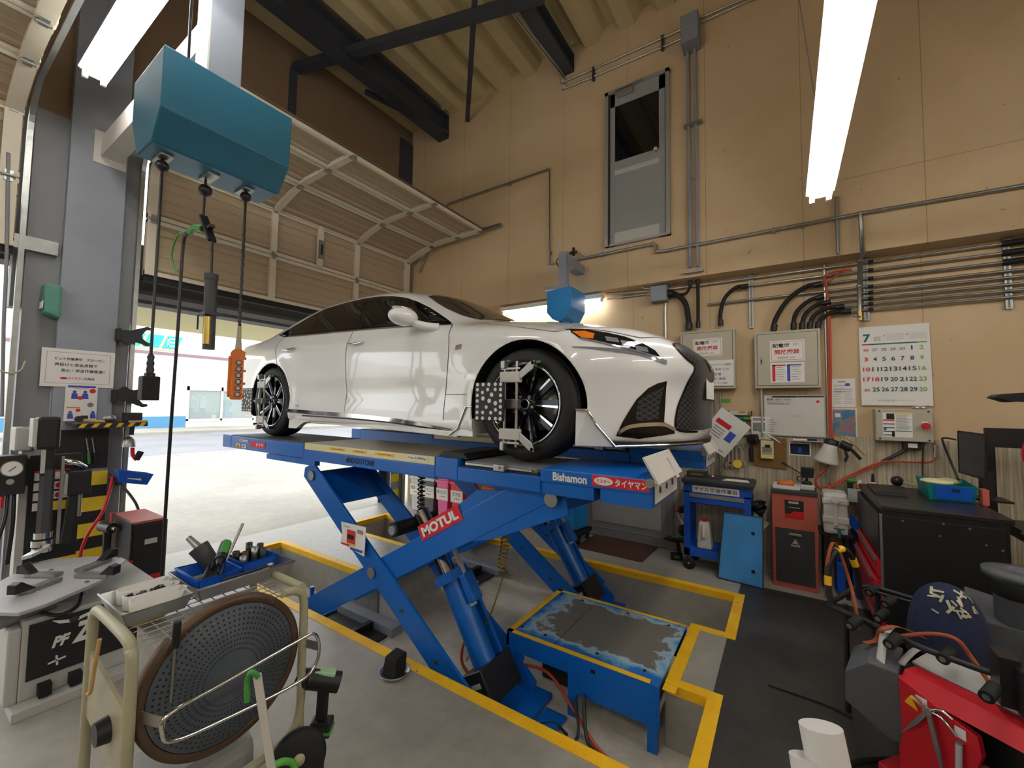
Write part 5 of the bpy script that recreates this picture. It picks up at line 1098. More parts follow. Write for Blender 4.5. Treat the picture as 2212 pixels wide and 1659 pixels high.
# leaflet rack
t = thing('leaflet_rack', 'white leaflet board hung askew on a hook beside the panel box', 'leaflet rack', (-0.638, 5, 1.612)); R1 = V((.80, .05, -.60)).normalized(); U1 = V((.60, 0, .80)).normalized(); N1 = R1.cross(U1); o = V((-0.775, 5, 1.329))
m = MB('white'); m.obox(o+R1*.10+U1*.22, R1*.34, U1*.42, N1*.012); m.build('board', t); m = MB('white_paper'); m.obox(o+R1*.10+U1*.20+N1*.012, R1*.26, U1*.30, N1*.004); m.build('leaflet', t); m = MB('red_print'); m.obox(o+R1*.05+U1*.30+N1*.016, R1*.16, U1*.05, N1*.002); m.build('headline', t); m = MB('blue_print'); m.obox(o+R1*.18+U1*.22+N1*.016, R1*.07, U1*.11, N1*.002); m.build('picture', t); rules_ = MB('grey_print')
for k in range(4): rules_.obox(o+R1*.05+U1*(.24-k*.03)+N1*.016, R1*.12, U1*.008, N1*.001)
rules_.build('print', t); MB('galv').tube([(-0.694, 5.3, 1.788), (-0.668, 5.1, 1.713), (-0.67, 5, 1.586)], .005, 6, sm=4).build('hook', t)
t = thing('measuring_jug', 'white funnel jug with black lid hanging on the plinth', 'jug', (0.333, 5.2, 1.185)); a = V((0.325, 5.2, 1.175)); m = MB('plastic_white'); m.lathe([(.0, 0), (.10, 0), (.105, .02), (.06, .16), (.055, .2), (0, .2)], a, (.25, 0, 1), 24); m.build('jug_body', t); m = MB('black_plastic'); m.lathe([(.058, .19), (.06, .24), (0, .25)], a, (.25, 0, 1), 20); m.cyl(a+V((.12, -.02, .2)), a+V((.20, -.02, .16)), .04); m.bar(a+V((.2, -.02, .15)), a+V((.27, -.02, .06)), .03, .03); m.tube([a+V((.15, -.02, .15)), a+V((.17, -.03, .08)), a+V((.15, -.03, .03))], .012, 8); m.build('lid', t); m = MB('gold'); m.tube([a+V((.03, -.03, .25)), a+V((.14, -.05, .27)), a+V((.22, -.04, .2)), a+V((.3, -.03, .1))], .006, 6, sm=6); m.build('spout_tube', t)
# ---------------- salmon cabinet with things on it ----------------
t = thing('steel_cabinet', 'faded red steel cabinet with dark grey top and door', 'cabinet', (.06, 5.0, 0)); sx0, sx1, sy0, sy1, sz = -.125, .235, 4.86, 5.26, .885
MB('salmon').box(sx0, sx1, sy0, sy1, .0, sz, .004).build('case', t); MB('dark_grey').box(sx0-.005, sx1+.005, sy0-.01, sy1, sz, sz+.035, .004).build('top', t)
MB('mid_grey').m('dark_grey').box(sx0+.025, sx1-.025, sy0-.008, sy0, .05, .56, .002).build('door', t)
m = MB('light_grey'); m.prism([(.02, sy0-.012, .40), (.10, sy0-.012, .40), (.06, sy0-.012, .47)], (0, .003, 0)); m.m('dark_grey').box(.035, .085, sy0-.014, sy0-.012, .415, .425); m.build('vent_label', t); MB('alu').box(.01, .11, sy0-.02, sy0-.008, .50, .522, .003).build('handle', t)
m = MB('black_print'); m.box(-.02, .13, sy0-.002, sy0, .70, .83); m.m('light_grey').box(.01, .09, sy0-.003, sy0-.002, .80, .82); m.box(.01, .10, sy0-.003, sy0-.002, .76, .765); m.m('red').prism([(-.02, sy0-.002, .66), (.13, sy0-.002, .66), (.13, sy0-.002, .73), (.05, sy0-.002, .73), (.02, sy0-.002, .70), (-.02, sy0-.002, .70)], (0, -.001, 0)); m.build('label_plate', t)
t = thing('parts_dish', 'white dish of rusty orange parts on the red cabinet', 'dish', (-.02, 5.05, .92)); m = MB('white'); m.prism([(-.11, 4.92, .921), (.09, 4.92, .921), (.11, 5.10, .921), (-.10, 5.10, .921)], (0, 0, .006)); 
for a, b in (((-.115, 4.92), (.095, 4.92)), ((.1, 4.92), (.12, 5.1)), ((.11, 5.1), (-.1, 5.1)), ((-.105, 5.1), (-.115, 4.92))): m.bar((a[0], a[1], .94), (b[0], b[1], .94), .008, .035)
m.build('dish', t); m = MB('orange'); m.ball((-.02, 5.0, .96), .05, (1.3, 1, .6)); m.ball((.03, 5.02, .965), .035); m.build('rusty_parts', t)
t = thing('desk_camera', 'black square headed gadget on a pale base on the red cabinet', 'gadget', (.165, 5.05, .92)); MB('plastic_white').box(.11, .225, 4.98, 5.12, .921, .97, .012).build('base', t); m = MB('black_plastic'); m.cyl((.165, 5.05, .97), (.165, 5.05, 1.0), .05, .03); m.cyl((.165, 5.05, 1.0), (.165, 5.05, 1.03), .012); m.obox((.17, 5.05, 1.085), (.10, .02, 0), (-.01, .05, 0), (.008, 0, .10), .008); m.build('head', t); MB('oil').tube([(.13, 5.03, 1.04), (.09, 5.0, 1.04), (.10, 5.0, 1.0), (.14, 5.0, 1.0), (.24, 5.0, .94)], .005, 6, sm=6).build('cable', t)
# water tank, shelf with cans
t = thing('water_tank', 'translucent white water tank with green tap beside the red cabinet', 'water tank', (.42, 4.95, .38)); x0, x1 = 0.277, 0.461; z0, z1 = 0.567, 0.939
MB('plastic_white').box(x0, x1, 4.85, 5.12, z0, z1, .03).box(x0-.006, x1+.006, 4.84, 5.13, z0+.10, z0+.16, .012).box(x0-.006, x1+.006, 4.84, 5.13, z1-.10, z1-.05, .012).box((x0+x1)/2-.015, (x0+x1)/2+.015, 4.835, 4.85, z0+.08, z1-.05, .008).build('tank', t); MB('plastic_white').cyl(((x0+x1)/2, 4.82, z1-.055), ((x0+x1)/2, 4.85, z1-.055), .03).build('cap', t); m = MB('green_print'); m.cyl(((x0+x1)/2+.02, 4.79, z0+.05), ((x0+x1)/2+.02, 4.85, z0+.05), .014); m.bar(((x0+x1)/2-.02, 4.8, z0+.065), ((x0+x1)/2+.06, 4.8, z0+.065), .012, .01); m.cyl(((x0+x1)/2+.02, 4.8, z0+.05), ((x0+x1)/2+.02, 4.8, z0-.01), .012); m.build('tap', t); tx0, tx1, tz0 = x0, x1, z0
t = thing('tank_stand', 'dark wooden stand under the water tank', 'stand', ((tx0+tx1)/2, 4.98, 0)); MB('oil').box(tx0-.03, tx1+.03, 4.84, 5.16, tz0-.02, tz0).build('stand_top', t)
for x in (tx0, tx1-.03):
    for y in (4.86, 5.12): MB('oil').box(x, x+.03, y, y+.03, 0, tz0-.02).build('leg', t)
t = thing('wire_bin', 'clear plastic bin on the wall holding spray cans', 'bin', (0.544, 5.15, 0.828)); x0, x1, z0, z1 = 0.484, 0.627, 0.833, 0.955
for a in ((x0, x1, 5.14, 5.145), (x0, x1, 5.295, 5.30), (x0, x0+.004, 5.14, 5.3), (x1-.004, x1, 5.14, 5.3)): MB('plastic_clear').box(a[0], a[1], a[2], a[3], z0, z1).build('side', t)
MB('plastic_clear').box(x0, x1, 5.14, 5.3, z0-.004, z0).build('base', t)
t = thing('spray_can', 'orange spray can with white cap in the clear wall bin', 'spray can', (x0+.1, 5.2, z0)); a = V((x0+.1, 5.2, z0+.001)); MB('orange').lathe([(0, 0), (.03, 0), (.03, .15), (.024, .165), (0, .165)], a, (0, 0, 1), 20).build('can', t); MB('white').cyl(a+Z_*.165, a+Z_*.2, .02).build('cap', t); MB('navy').cyl(a+Z_*.10, a+Z_*.125, .0305).build('label_band', t)
t = thing('oil_bottle', 'white dropper bottle with brown nozzle in the clear wall bin', 'bottle', (x0+.2, 5.22, z0)); a = V((x0+.2, 5.22, z0+.001)); MB('white').lathe([(0, 0), (.034, 0), (.034, .15), (.015, .19), (0, .19)], a, (0, 0, 1), 18).build('bottle', t); MB('oil').cyl(a+Z_*.19, a+Z_*.27, .014, .008).build('nozzle', t)
single(MB('green').ball((x0+.04, 5.2, z0+.19), .035, (1.2, 1, .8)).m('black_plastic').box(x0+.005, x0+.05, 5.18, 5.22, z0+.1, z0+.18), 'sprayer_head', 'green and black sprayer in the clear wall bin', 'sprayer')
t = thing('work_gloves', 'blue and black work gloves hanging under the clear bin', 'gloves', (tx1+.09, 5.15, .5)); a = V((tx1+.07, 5.1, .62)); m = MB('cart_blue'); m.prism([a+V(p) for p in ((-.03, 0, .12), (.02, 0, .02), (.14, 0, -.04), (.13, 0, -.1), (.0, 0, -.06), (-.04, 0, .0))], (0, .03, 0), .01); m.build('glove', t); m = MB('black_rubber'); m.prism([a+V(p) for p in ((-.03, .03, -.04), (.06, .03, -.07), (.12, .03, -.3), (.0, .03, -.34), (-.05, .03, -.2))], (0, .05, 0), .015); m.build('black_glove', t); MB('yellow').bar(a+V((.03, .02, -.1)), a+V((.04, .02, -.17)), .02, .01).build('tag', t)
# ---------------- blue oil change cart ----------------
t = thing('tool_cart', 'blue two tier cart with white oil change sign', 'cart', (-.6, 4.95, 0)); cx0, cx1, cy0, cy1 = -.93, -.30, 4.80, 5.18
MB('dark_grey').box(cx0-.02, cx1+.03, cy0-.03, cy1+.02, .90, .955, .02).build('top_tray', t)
MB('cart_blue').box(cx0, cx1, cy0, cy1, .80, .90, .003).box(cx0+.05, cx1-.05, cy0+.005, cy1, .70, .76, .003).build('drawer_rail', t)
for x in (cx0, cx1-.06):
    for y in (cy0, cy1-.04): MB('cart_blue').box(x, x+.06, y, y+.04, .14, .82, .003).build('leg', t)
MB('cart_blue').box(cx0, cx1, cy0, cy1, .14, .22, .003).build('bottom_shelf', t); MB('mid_grey').box(cx0+.06, cx1-.06, cy0-.002, cy0+.01, .76, .80).build('drawer_gap', t)
s = MB('white_paper'); quad(s, (cx0+.09, cy0, .815), X_, Z_, .44, .07); s = s.build('sign', t); text('オイル交換作業台', .41, .045, (cx0+.105, cy0-.0024, .828), X_, Z_, 'black_print', s, bold=.01)
for x, y in ((cx0+.05, cy0+.02), (cx1-.05, cy0+.02), (cx0+.05, cy1-.02), (cx1-.05, cy1-.02)):
    c = MB('black_rubber').lathe([(.02, -.018), (.058, -.018), (.065, -.01), (.065, .01), (.058, .018), (.02, .018)], (x, y-.02, .066), (0, 1, 0), 28).build('caster_wheel', t); MB('alu').cyl((x, y-.042, .066), (x, y+.0, .066), .012).build('axle', c); MB('dark_grey').box(x-.03, x+.03, y-.03, y+.01, .12, .14).build('caster_plate', t)
MB('mid_grey').tube([(cx0+.1, cy0+.1, .64), (cx0+.1, cy0+.2, .66), (cx1-.08, cy0+.2, .66)], .006, 6).build('wire_rack', t)
t = thing('socket_case', 'small dark case with yellow label on the oil cart', 'case', (-.84, 5.0, .955)); MB('dark_grey').box(-.92, -.72, 4.92, 5.05, .956, 1.015, .006).build('case', t); MB('gold').box(-.88, -.76, 4.917, 4.92, .975, .99).build('label_strip', t)
single(MB('white_paper').prism([(-.56, 4.85, .956), (-.31, 4.85, .956), (-.34, 5.0, .956), (-.53, 5.0, .956)], (0, 0, .002)), 'note_sheet', 'white note sheet lying on the oil cart top', 'paper')
single(MB('chrome').ball((-.66, 4.93, .972), .016).bar((-.66, 4.93, .97), (-.6, 4.99, .962), .012, .008), 'small_wrench', 'little shiny wrench on the oil cart top', 'wrench')
t = thing('oil_jug', 'off white oil jug standing on the oil cart shelf', 'jug', (-.73, 4.86, .22)); m = MB('plastic_white'); m.hexa([(-.81, 4.83, .222), (-.66, 4.83, .222), (-.66, 4.96, .222), (-.81, 4.96, .222), (-.79, 4.845, .50), (-.69, 4.845, .50), (-.69, 4.94, .50), (-.79, 4.94, .50)], .025); m.build('jug_body', t); MB('plastic_white').tube([(-.74, 4.835, .33), (-.74, 4.81, .37), (-.74, 4.82, .44), (-.74, 4.85, .48)], .014, 8, sm=4).build('handle', t); MB('red').cyl((-.74, 4.89, .50), (-.74, 4.89, .53), .025).build('cap', t)
t = thing('hanging_funnels', 'black and pale funnels hung on the right end of the oil cart', 'funnel', (-.24, 5.0, .6))
for k, (z, mt) in enumerate(((.74, 'black_plastic'), (.70, 'black_plastic'), (.55, 'olive'))): MB(mt).lathe([(.01, .12), (.02, .06), (.075, 0), (.08, 0), (.022, .07), (.012, .12)], (-.255+k*.012, 4.98-k*.03, z), (.25, .2, -1), 24).build('funnel', t)
def drill(o, R, label, body='green', sc=1.0, up=Z_):
    t = thing('cordless_driver', label, 'power tool', o); o = V(o); R = V(R).normalized(); U = V(up); S_ = U.cross(R)
    m = MB('black_plastic'); m.cyl(o+U*.22*sc-R*.07*sc, o+U*.22*sc+R*.10*sc, .034*sc, n=18); m.cyl(o+U*.22*sc+R*.10*sc, o+U*.22*sc+R*.14*sc, .026*sc, .012*sc); m.build('motor_housing', t)
    MB(body).obox(o+U*.235*sc+R*.0*sc, R*.13*sc, S_*.05*sc, U*.045*sc, .01*sc).build('side_panel', t)
    MB('black_rubber').bar(o+U*.20*sc-R*.01*sc, o+U*.06*sc-R*.03*sc, .036*sc, .045*sc, tuple(R), .012*sc).build('grip', t)
    b = MB('black_plastic').obox(o+U*.035*sc-R*.0*sc, R*.13*sc, S_*.075*sc, U*.065*sc, .008*sc).build('battery', t); MB(body).obox(o+U*.035*sc-R*.0*sc, R*.06*sc, S_*.077*sc, U*.03*sc, .004*sc).build('battery_stripe', b); return t
drill((-1.049, 5.019, 0), (-1, -.25, 0), 'green and black cordless driver standing on the floor by the oil cart')
t = thing('air_tool', 'dark air tool with silver neck hanging by the oil cart', 'air tool', (-1.0, 4.98, .5)); a = V((-1.002, 4.95, 0.474)); m = MB('alu'); m.tube([a+Z_*.06-X_*.02, a-Z_*.0, a-Z_*.06+X_*.03], .022, 10, sm=4); m.build('neck', t); m = MB('black_rubber'); m.ball(a+V((.03, 0, -.12)), .06, (.8, .8, 1.1)); m.ball(a+V((.02, 0, .1)), .04); m.build('body', t); MB('red').cyl(a+V((-.05, 0, .08)), a+V((-.01, 0, .08)), .014).build('trigger', t); MB('oil').tube([a+V((.02, 0, .1)), a+V((.06, .02, .2)), (-.91, 5.0, .80)], .008, 6, sm=4).build('hanger', t)
# leaning blue panel
t = thing('blue_board', 'light blue steel panel leaning against the oil cart', 'panel', (-.39, 4.74, 0)); a, b, c, d = V((-.59, 4.70, .015)), V((-.205, 4.70, .0)), V((-.20, 4.80, .64)), V((-.545, 4.80, .64))
mat('panel_blue', '#3f8fd0', .4, var=.16, scale=2.2); m = MB('panel_blue'); m.prism([a, b, c, d], (0, .018, .003), .003); m.build('sheet', t); m = MB('dark_grey'); m.tube([a, b, c, d], .007, 6, closed=True); m.build('rim', t); m = MB('oil')
for z in (.13, .48): m.cyl((-.285, 4.70+z*.156-.004, z), (-.285, 4.70+z*.156+.01, z), .017)
each(m, 'hole', t)
# ---------------- blue bin on dolly, door mat, extinguisher ----------------
t = thing('waste_bin', 'tall light blue bin on a black wheeled dolly', 'bin', (-2.36, 5.0, 0)); m = MB('bin_blue'); m.hexa([(-2.49, 4.86, .16), (-2.20, 4.84, .16), (-2.16, 5.10, .16), (-2.46, 5.12, .16), (-2.52, 4.82, .72), (-2.20, 4.80, .72), (-2.14, 5.13, .72), (-2.48, 5.14, .72)], .012); m.build('bin_body', t); MB('light_grey').box(-2.44, -2.28, 4.818, 4.824, .60, .625).build('label_strip', t)
m = MB('black_plastic'); m.box(-2.55, -2.12, 4.80, 5.16, .10, .15, .01); m.build('dolly', t)
for x in (-2.5, -2.17):
    for y in (4.84, 5.12): MB('black_rubber').lathe([(.01, -.02), (.045, -.02), (.05, 0), (.045, .02), (.01, .02)], (x, y, .05), (1, .2, 0), 20).build('caster_wheel', t)
t = thing('mop_head', 'black floor tool lying in front of the blue bin', 'floor tool', (-2.32, 4.73, 0)); m = MB('black_rubber'); m.hexa([(-2.44, 4.68, .002), (-2.22, 4.66, .002), (-2.18, 4.78, .002), (-2.42, 4.80, .002), (-2.41, 4.70, .09), (-2.26, 4.68, .09), (-2.23, 4.76, .09), (-2.39, 4.78, .09)], .02); m.build('shell', t); MB('chrome').tube([(-2.44, 4.67, .012), (-2.33, 4.64, .012), (-2.2, 4.655, .012)], .008, 8, sm=4).build('trim', t)
t = thing('spray_bottle', 'red and white spray bottle standing left of the blue bin', 'bottle', (-2.62, 4.95, 0)); m = MB('white'); m.lathe([(0, 0), (.09, 0), (.09, .22), (.06, .3), (0, .3)], (-2.64, 4.92, .001), (0, 0, 1), 24); m.build('bottle', t); m = MB('orange'); m.lathe([(.062, .3), (.07, .34), (.07, .46), (.03, .52), (0, .52)], (-2.64, 4.92, .001), (0, 0, 1), 20); m.build('cap', t)
t = thing('storage_bin', 'red striped box between spray bottle and blue bin', 'box', (-2.57, 5.12, 0)); m = MB('red'); m.box(-2.62, -2.53, 5.08, 5.24, .0, .62, .006); m.build('box', t)
single(MB('cardboard').m('salmon').prism([(-2.154, 4.71, 0.001), (-1.346, 4.685, 0.001), (-1.319, 5.271, 0.001), (-2.145, 5.318, 0.001)], (0, 0, .008)), 'door_mat', 'brown door mat on the floor below the car nose', 'mat')
M['mat_brown'] = mat('mat_brown', '#4f3229', .95, bump=.5, bscale=250)
bpy.data.objects['door_mat'].data.materials.clear(); bpy.data.objects['door_mat'].data.materials.append(M['mat_brown'])
# ---------------- recycling bins ----------------
def bin_(x, mt, top, txt, sub, label, w=.235):
    t = thing('recycling_bin', label, 'bin', (x, 4.95, 0), 'recycling bins along the wall'); y0 = 4.80
    MB(mt).hexa([(x-w/2+.03, y0+.02, .002), (x+w/2-.03, y0+.02, .002), (x+w/2-.03, 5.16, .002), (x-w/2+.03, 5.16, .002), (x-w/2, y0, .50), (x+w/2, y0, .50), (x+w/2, 5.18, .50), (x-w/2, 5.18, .50)], .012).build('bin_body', t)
    MB(top).box(x-w/2-.012, x+w/2+.012, y0-.015, 5.19, .50, .535, .01).box(x-w/2+.01, x+w/2-.01, y0+.02, 5.16, .535, .57, .015).build('lid', t)
    s = MB('cream').prism([(x-w/2-.002, y0+.004, .24), (x+w/2+.002, y0+.004, .24), (x+w/2+.002, y0-.004, .42), (x-w/2-.002, y0-.004, .42)], (0, -.002, 0)).build('label_sign', t); m = MB('white_paper').prism([(x-w/2+.014, y0+.001, .255), (x+w/2-.014, y0+.001, .255), (x+w/2-.014, y0-.0055, .405), (x-w/2+.014, y0-.0055, .405)], (0, -.002, 0)); m.build('label_panel', s)
    text(txt, .19 if len(txt) > 3 else .16, .06, (x-(.095 if len(txt) > 3 else .08), y0-.0035, .335), X_, V((0, -.04, 1)), 'black_print', s, bold=.01); text(sub, .11, .025, (x-.055, y0-.0015, .285), X_, V((0, -.04, 1)), 'red_print', s, bold=.02); return t
mat('bin_grey', '#c3c4bd', .5); mat('bin_dark', '#5f5a5c', .5); mat('bin_pink', '#e46a9c', .45); mat('bin_red', '#e0404a', .45)
bin_(-4.99, 'bin_grey', 'bin_grey', '資源ゴミ', '分別専用', 'pale grey bin, leftmost of the recycling bins')
bin_(-4.70, 'bin_dark', 'bin_grey', 'プラゴミ', '分別専用', 'dark grey recycling bin behind the coiled hose')
bin_(-4.41, 'bin_pink', 'bin_pink', '燃えるゴミ', '分別専用', 'pink recycling bin for burnable rubbish')
bin_(-4.12, 'bin_red', 'bin_red', '空き缶', '分別用', 'red recycling bin for empty cans')
bin_(-3.52, 'salmon', 'salmon', '空びん', '分別用', 'reddish bin behind the lift arm, farthest right of the recycling bins')
single(MB('orange').ball((-3.83, 4.95, .16), .16, (.7, .8, 1)), 'rag_bag', 'orange rag bag beside the red recycling bin', 'bag')

# ---------------- black tool chest, monitor, frame ----------------
t = thing('tool_chest', 'big black tool chest seen from its back, with red drawers on its left', 'tool chest', (.85, 4.3, 0)); kx0, kx1, ky0, ky1, kz = .54, 1.16, 3.90, 4.95, 1.00
MB('black_gloss').m('black_plastic').box(kx0+.02, kx1, ky0+.01, ky1, .10, kz, .006).build('case', t)
MB('oil').box(kx0+.01, kx1+.02, ky0, ky1+.02, kz, kz+.035, .006).build('top', t)
MB('black_plastic').box(kx0+.015, kx1-.02, ky0-.004, ky0+.01, .12, kz-.03, .003).build('back_panel', t)
MB('alu').box(kx0+.0, kx0+.014, ky0-.004, ky0+.01, .30, kz-.02).build('edge_strip', t)
for k in range(4): d = MB('red').box(kx0-.012-.02*(k == 2), kx0+.02, ky0+.03, ky1-.03, .14+k*.13, .255+k*.13, .004).build('drawer', t); MB('alu').box(kx0-.03-.02*(k == 2), kx0-.012, ky0+.1, ky1-.1, .235+k*.13, .25+k*.13).build('handle', d)
MB('oil').box(kx0-.005, kx0+.02, ky0+.02, ky1-.02, .68, .97).build('upper_drawers', t)
m = MB('galv')
for x, z in ((.66, .95), (.86, .96), (.98, .95), (.84, .88), (1.05, .86), (.8, .5), (.98, .47), (.8, .42), (.98, .40), (1.12, .84)): m.cyl((x, ky0-.007, z), (x, ky0-.003, z), .007, n=8)
each(m, 'rivet', t)
for x in (kx0+.08, kx1-.08):
    for y in (ky0+.08, ky1-.1): MB('black_rubber').cyl((x-.02, y, .05), (x+.02, y, .05), .05, n=20).build('caster_wheel', t)
single(MB('black_plastic').m('dark_grey').prism([(.60, 4.86, 1.037), (.59, 4.40, 1.037), (.78, 4.40, 1.037), (.84, 4.86, 1.037)], (0, 0, .018)).m('oil').prism([(.62, 4.84, 1.055), (.61, 4.42, 1.055), (.77, 4.42, 1.055), (.82, 4.84, 1.055)], (0, 0, .006)), 'keyboard', 'black keyboard lying on the left of the tool chest', 'keyboard')
t = thing('parts_basket', 'teal plastic basket with a blue front on the tool chest', 'basket', (1.02, 4.5, 1.036)); a = [(.90, 4.40), (1.14, 4.40), (1.18, 4.85), (.93, 4.85)]; m = MB('teal_plastic')
A_ = [V((x, y, 1.037)) for x, y in a]; B_ = [V((x+(x-1.03)*.12, y+(y-4.62)*.1, 1.155)) for x, y in a]
for i in range(4): j = (i+1) % 4; m.hexa([A_[i], A_[j], A_[j]+V((0, .004, 0)), A_[i]+V((0, .004, 0)), B_[i], B_[j], B_[j]+V((0, .006, 0)), B_[i]+V((0, .006, 0))])
m.prism(A_, (0, 0, .004)); m.build('basket', t); m = MB('cart_blue'); m.prism([(.93, 4.388, 1.05), (1.125, 4.388, 1.05), (1.135, 4.376, 1.15), (.925, 4.376, 1.15)], (0, .003, 0)); m.m('navy').box(1.02, 1.06, 4.375, 4.38, 1.115, 1.132); m.build('front_card', t); single(MB('cream').ball((.99, 4.62, 1.15), .07, (1.4, 1.6, .35)).ball((1.07, 4.7, 1.15), .06, (1.3, 1.2, .4)), 'rag_pile', 'pale yellow rags in the teal basket', 'rag')
t = thing('hand_broom', 'pale bristle brush with dark end beside the keyboard', 'brush', (.86, 5.0, 1.036)); MB('oil').ball((.82, 5.0, 1.08), .045).build('brush_head', t); m = MB('olive'); m.bar((.84, 5.0, 1.07), (.98, 4.95, 1.06), .04, .03, (0, 0, 1), .008); m.build('handle', t)
single(MB('salmon').box(1.165, 1.20, 4.35, 4.43, 1.037, 1.15, .006), 'pink_bottle', 'small pink bottle at the right of the teal basket', 'bottle')
t = thing('monitor', 'thin black monitor turned sideways on the tool chest', 'monitor', (1.2, 4.6, 1.036)); m = MB('black_plastic'); P = [V(p) for p in ((1.086, 4.5, 1.56), (1.265, 4.62, 1.535), (1.254, 4.62, 1.186), (1.084, 4.5, 1.243))]; m.prism(P, (.02, .03, 0), .003); m.build('screen_case', t); n_ = (P[1]-P[0]).cross(P[3]-P[0]).normalized(); n_ = n_ if n_.y < 0 else -n_; c_ = sum(P, V())/4; MB('dark_grey').poly([c_+(p-c_)*.93+n_*.003 for p in P]).build('screen', t); m = MB('black_plastic'); m.box(1.24, 1.30, 4.62, 4.70, 1.035, 1.25); m.box(1.2, 1.38, 4.56, 4.78, 1.0351, 1.05); m.build('stand', t)
t = thing('display_stand', 'black metal frame standing behind the monitor', 'frame', (1.6, 4.95, 0)); m = MB('black_plastic'); m.box(1.36, 2.3, 4.96, 5.0, 1.42, 1.575); m.build('top_bar', t); MB('black_plastic').box(1.36, 1.41, 4.96, 5.0, 0, 1.42).build('post', t); MB('black_plastic').box(2.25, 2.3, 4.96, 5.0, 0, 1.42).build('post', t)
t = thing('hose_reel', 'red hose coil at the right edge beside the black frame', 'hose reel', (1.62, 4.6, 1.1)); m = MB('red')
for k in range(3): m.tube([(1.63+.16*math.cos(a), 4.6+k*.03, 1.40+.18*math.sin(a)) for a in np.linspace(0, 2*PI, 40)[:-1]], .016, 8, closed=True)
m.build('hose_coil', t); MB('dark_grey').box(1.58, 1.68, 4.66, 4.96, 1.36, 1.44).build('bracket', t)
single(MB('black_plastic').prism([(0.97, 3.4, 1.785), (0.994, 3.4, 1.803), (1.082, 3.4, 1.81), (1.6, 3.4, 1.80), (1.6, 3.4, 1.72), (1.081, 3.4, 1.77), (1.035, 3.4, 1.757)], (0, .12, 0), .006).box(1.5, 1.58, 3.42, 3.5, 0, 1.74), 'press_head', 'dark machine arm reaching in at the right edge', 'machine arm')
t = thing('tool_board', 'bench corner with red handled tools at the right edge', 'bench', (1.45, 4.2, 0)); m = MB('oil'); m.box(1.30, 2.2, 3.9, 4.6, .85, .92); m.build('bench_top', t); MB('oil').box(1.32, 1.38, 3.94, 4.0, 0, .85).build('leg', t); MB('oil').box(2.1, 2.16, 3.94, 4.0, 0, .85).build('leg', t)
t = thing('pliers', 'red handled pliers on the bench at the right edge', 'pliers', (1.36, 4.0, .92)); MB('red').bar((1.33, 3.98, .935), (1.42, 3.92, .935), .03, .022, (0, 0, 1), .006).build('grip', t); MB('galv').bar((1.25, 4.04, .937), (1.34, 3.97, .937), .03, .018).build('jaw', t)
single(MB('orange').ball((1.5, 4.05, .97), .05), 'orange_ball', 'orange lump on the bench at the right edge', 'part')
# ---------------- jerrycan and trolley ----------------
t = thing('jerrycan', 'blue jerrycan on the floor behind the yellow handled trolley', 'jerrycan', (.42, 5.05, 0)); m = MB('cart_blue'); m.box(.37, .47, 4.95, 5.15, .002, .30, .025); m.box(.49, .60, 4.98, 5.18, .002, .30, .025); m.build('can_body', t); MB('cart_blue').tube([(.39, 5.02, .29), (.39, 5.02, .34), (.45, 5.06, .34), (.45, 5.06, .29)], .012, 8).build('handle', t); MB('blue_paint').cyl((.54, 5.05, .30), (.54, 5.05, .335), .022).build('cap', t)
t = thing('wheel_trolley', 'black wheel trolley frame with rollers and yellow banded handle', 'trolley', (.5, 3.1, .3)); rz = .60
F = [V(p) for p in ((0.188, 3.033, 0.6), (0.2, 2.988, 0.6), (0.299, 2.92, 0.6), (0.382, 2.849, 0.6), (0.491, 2.745, 0.6), (0.607, 2.682, 0.6), (0.696, 2.645, 0.6), (0.796, 2.624, 0.6), (1.05, 2.55, .6))]
m = MB('black_plastic'); m.tube(F, .014, 10, sm=4); m.build('front_rod', t); m = MB('black_plastic'); m.tube([F[0], (0.252, 3.169, 0.6), (0.399, 3.457, 0.6), (0.642, 3.386, 0.6), (0.742, 3.322, 0.6), (.98, 3.2, .6)], .014, 10, sm=4); m.build('rear_rod', t); m = MB('black_plastic'); m.tube([(0.392, 3.404, 0.6), (0.62, 3.323, 0.6)], .009, 8); m.build('inner_rod', t)
def roller(p, d): 
    p = V(p); d = V(d).normalized(); c = MB('black_rubber').cyl(p-d*.045, p+d*.045, .024, n=16).build('roller', t); MB('galv').cyl(p-d*.048, p+d*.048, .012).build('roller_pin', c)
for p in ((0.28, 2.838, 0.6), (0.414, 2.725, 0.6), (0.593, 2.713, 0.6), (0.658, 2.463, 0.6), (0.43, 3.407, 0.6), (0.481, 3.259, 0.6), (0.416, 3.02, 0.6), (0.601, 2.928, 0.6)): roller(p, (.45, .75, .15))
h = V(F[0]); HP = [h+V((.012, 0, 0)), h+V((.0, .02, .12)), h+V((.02, .05, .24)), h+V((.07, .1, .29)), h+V((.12, .14, .25)), h+V((.15, .17, .14)), h+V((.16, .18, .0))]
m = MB('black_plastic'); m.tube(HP, .016, 10, sm=5); m.build('handle', t)
HC = catmull(HP, 5); m = MB('yellow')
for a, b in ((4, 7), (13, 17), (21, 24)): m.tube(HC[a:b], .019, 10)
each(m, 'yellow_band', t)
t3 = thing('trolley_leg_frame', 'dark leg frame carrying the wheel trolley rods', 'frame', (.6, 3.2, 0))
for p in ((.27, 3.10), (.45, 3.40), (.98, 3.15)): MB('oil').cyl((p[0], p[1], 0), (p[0], p[1], .59), .014).build('leg', t3)
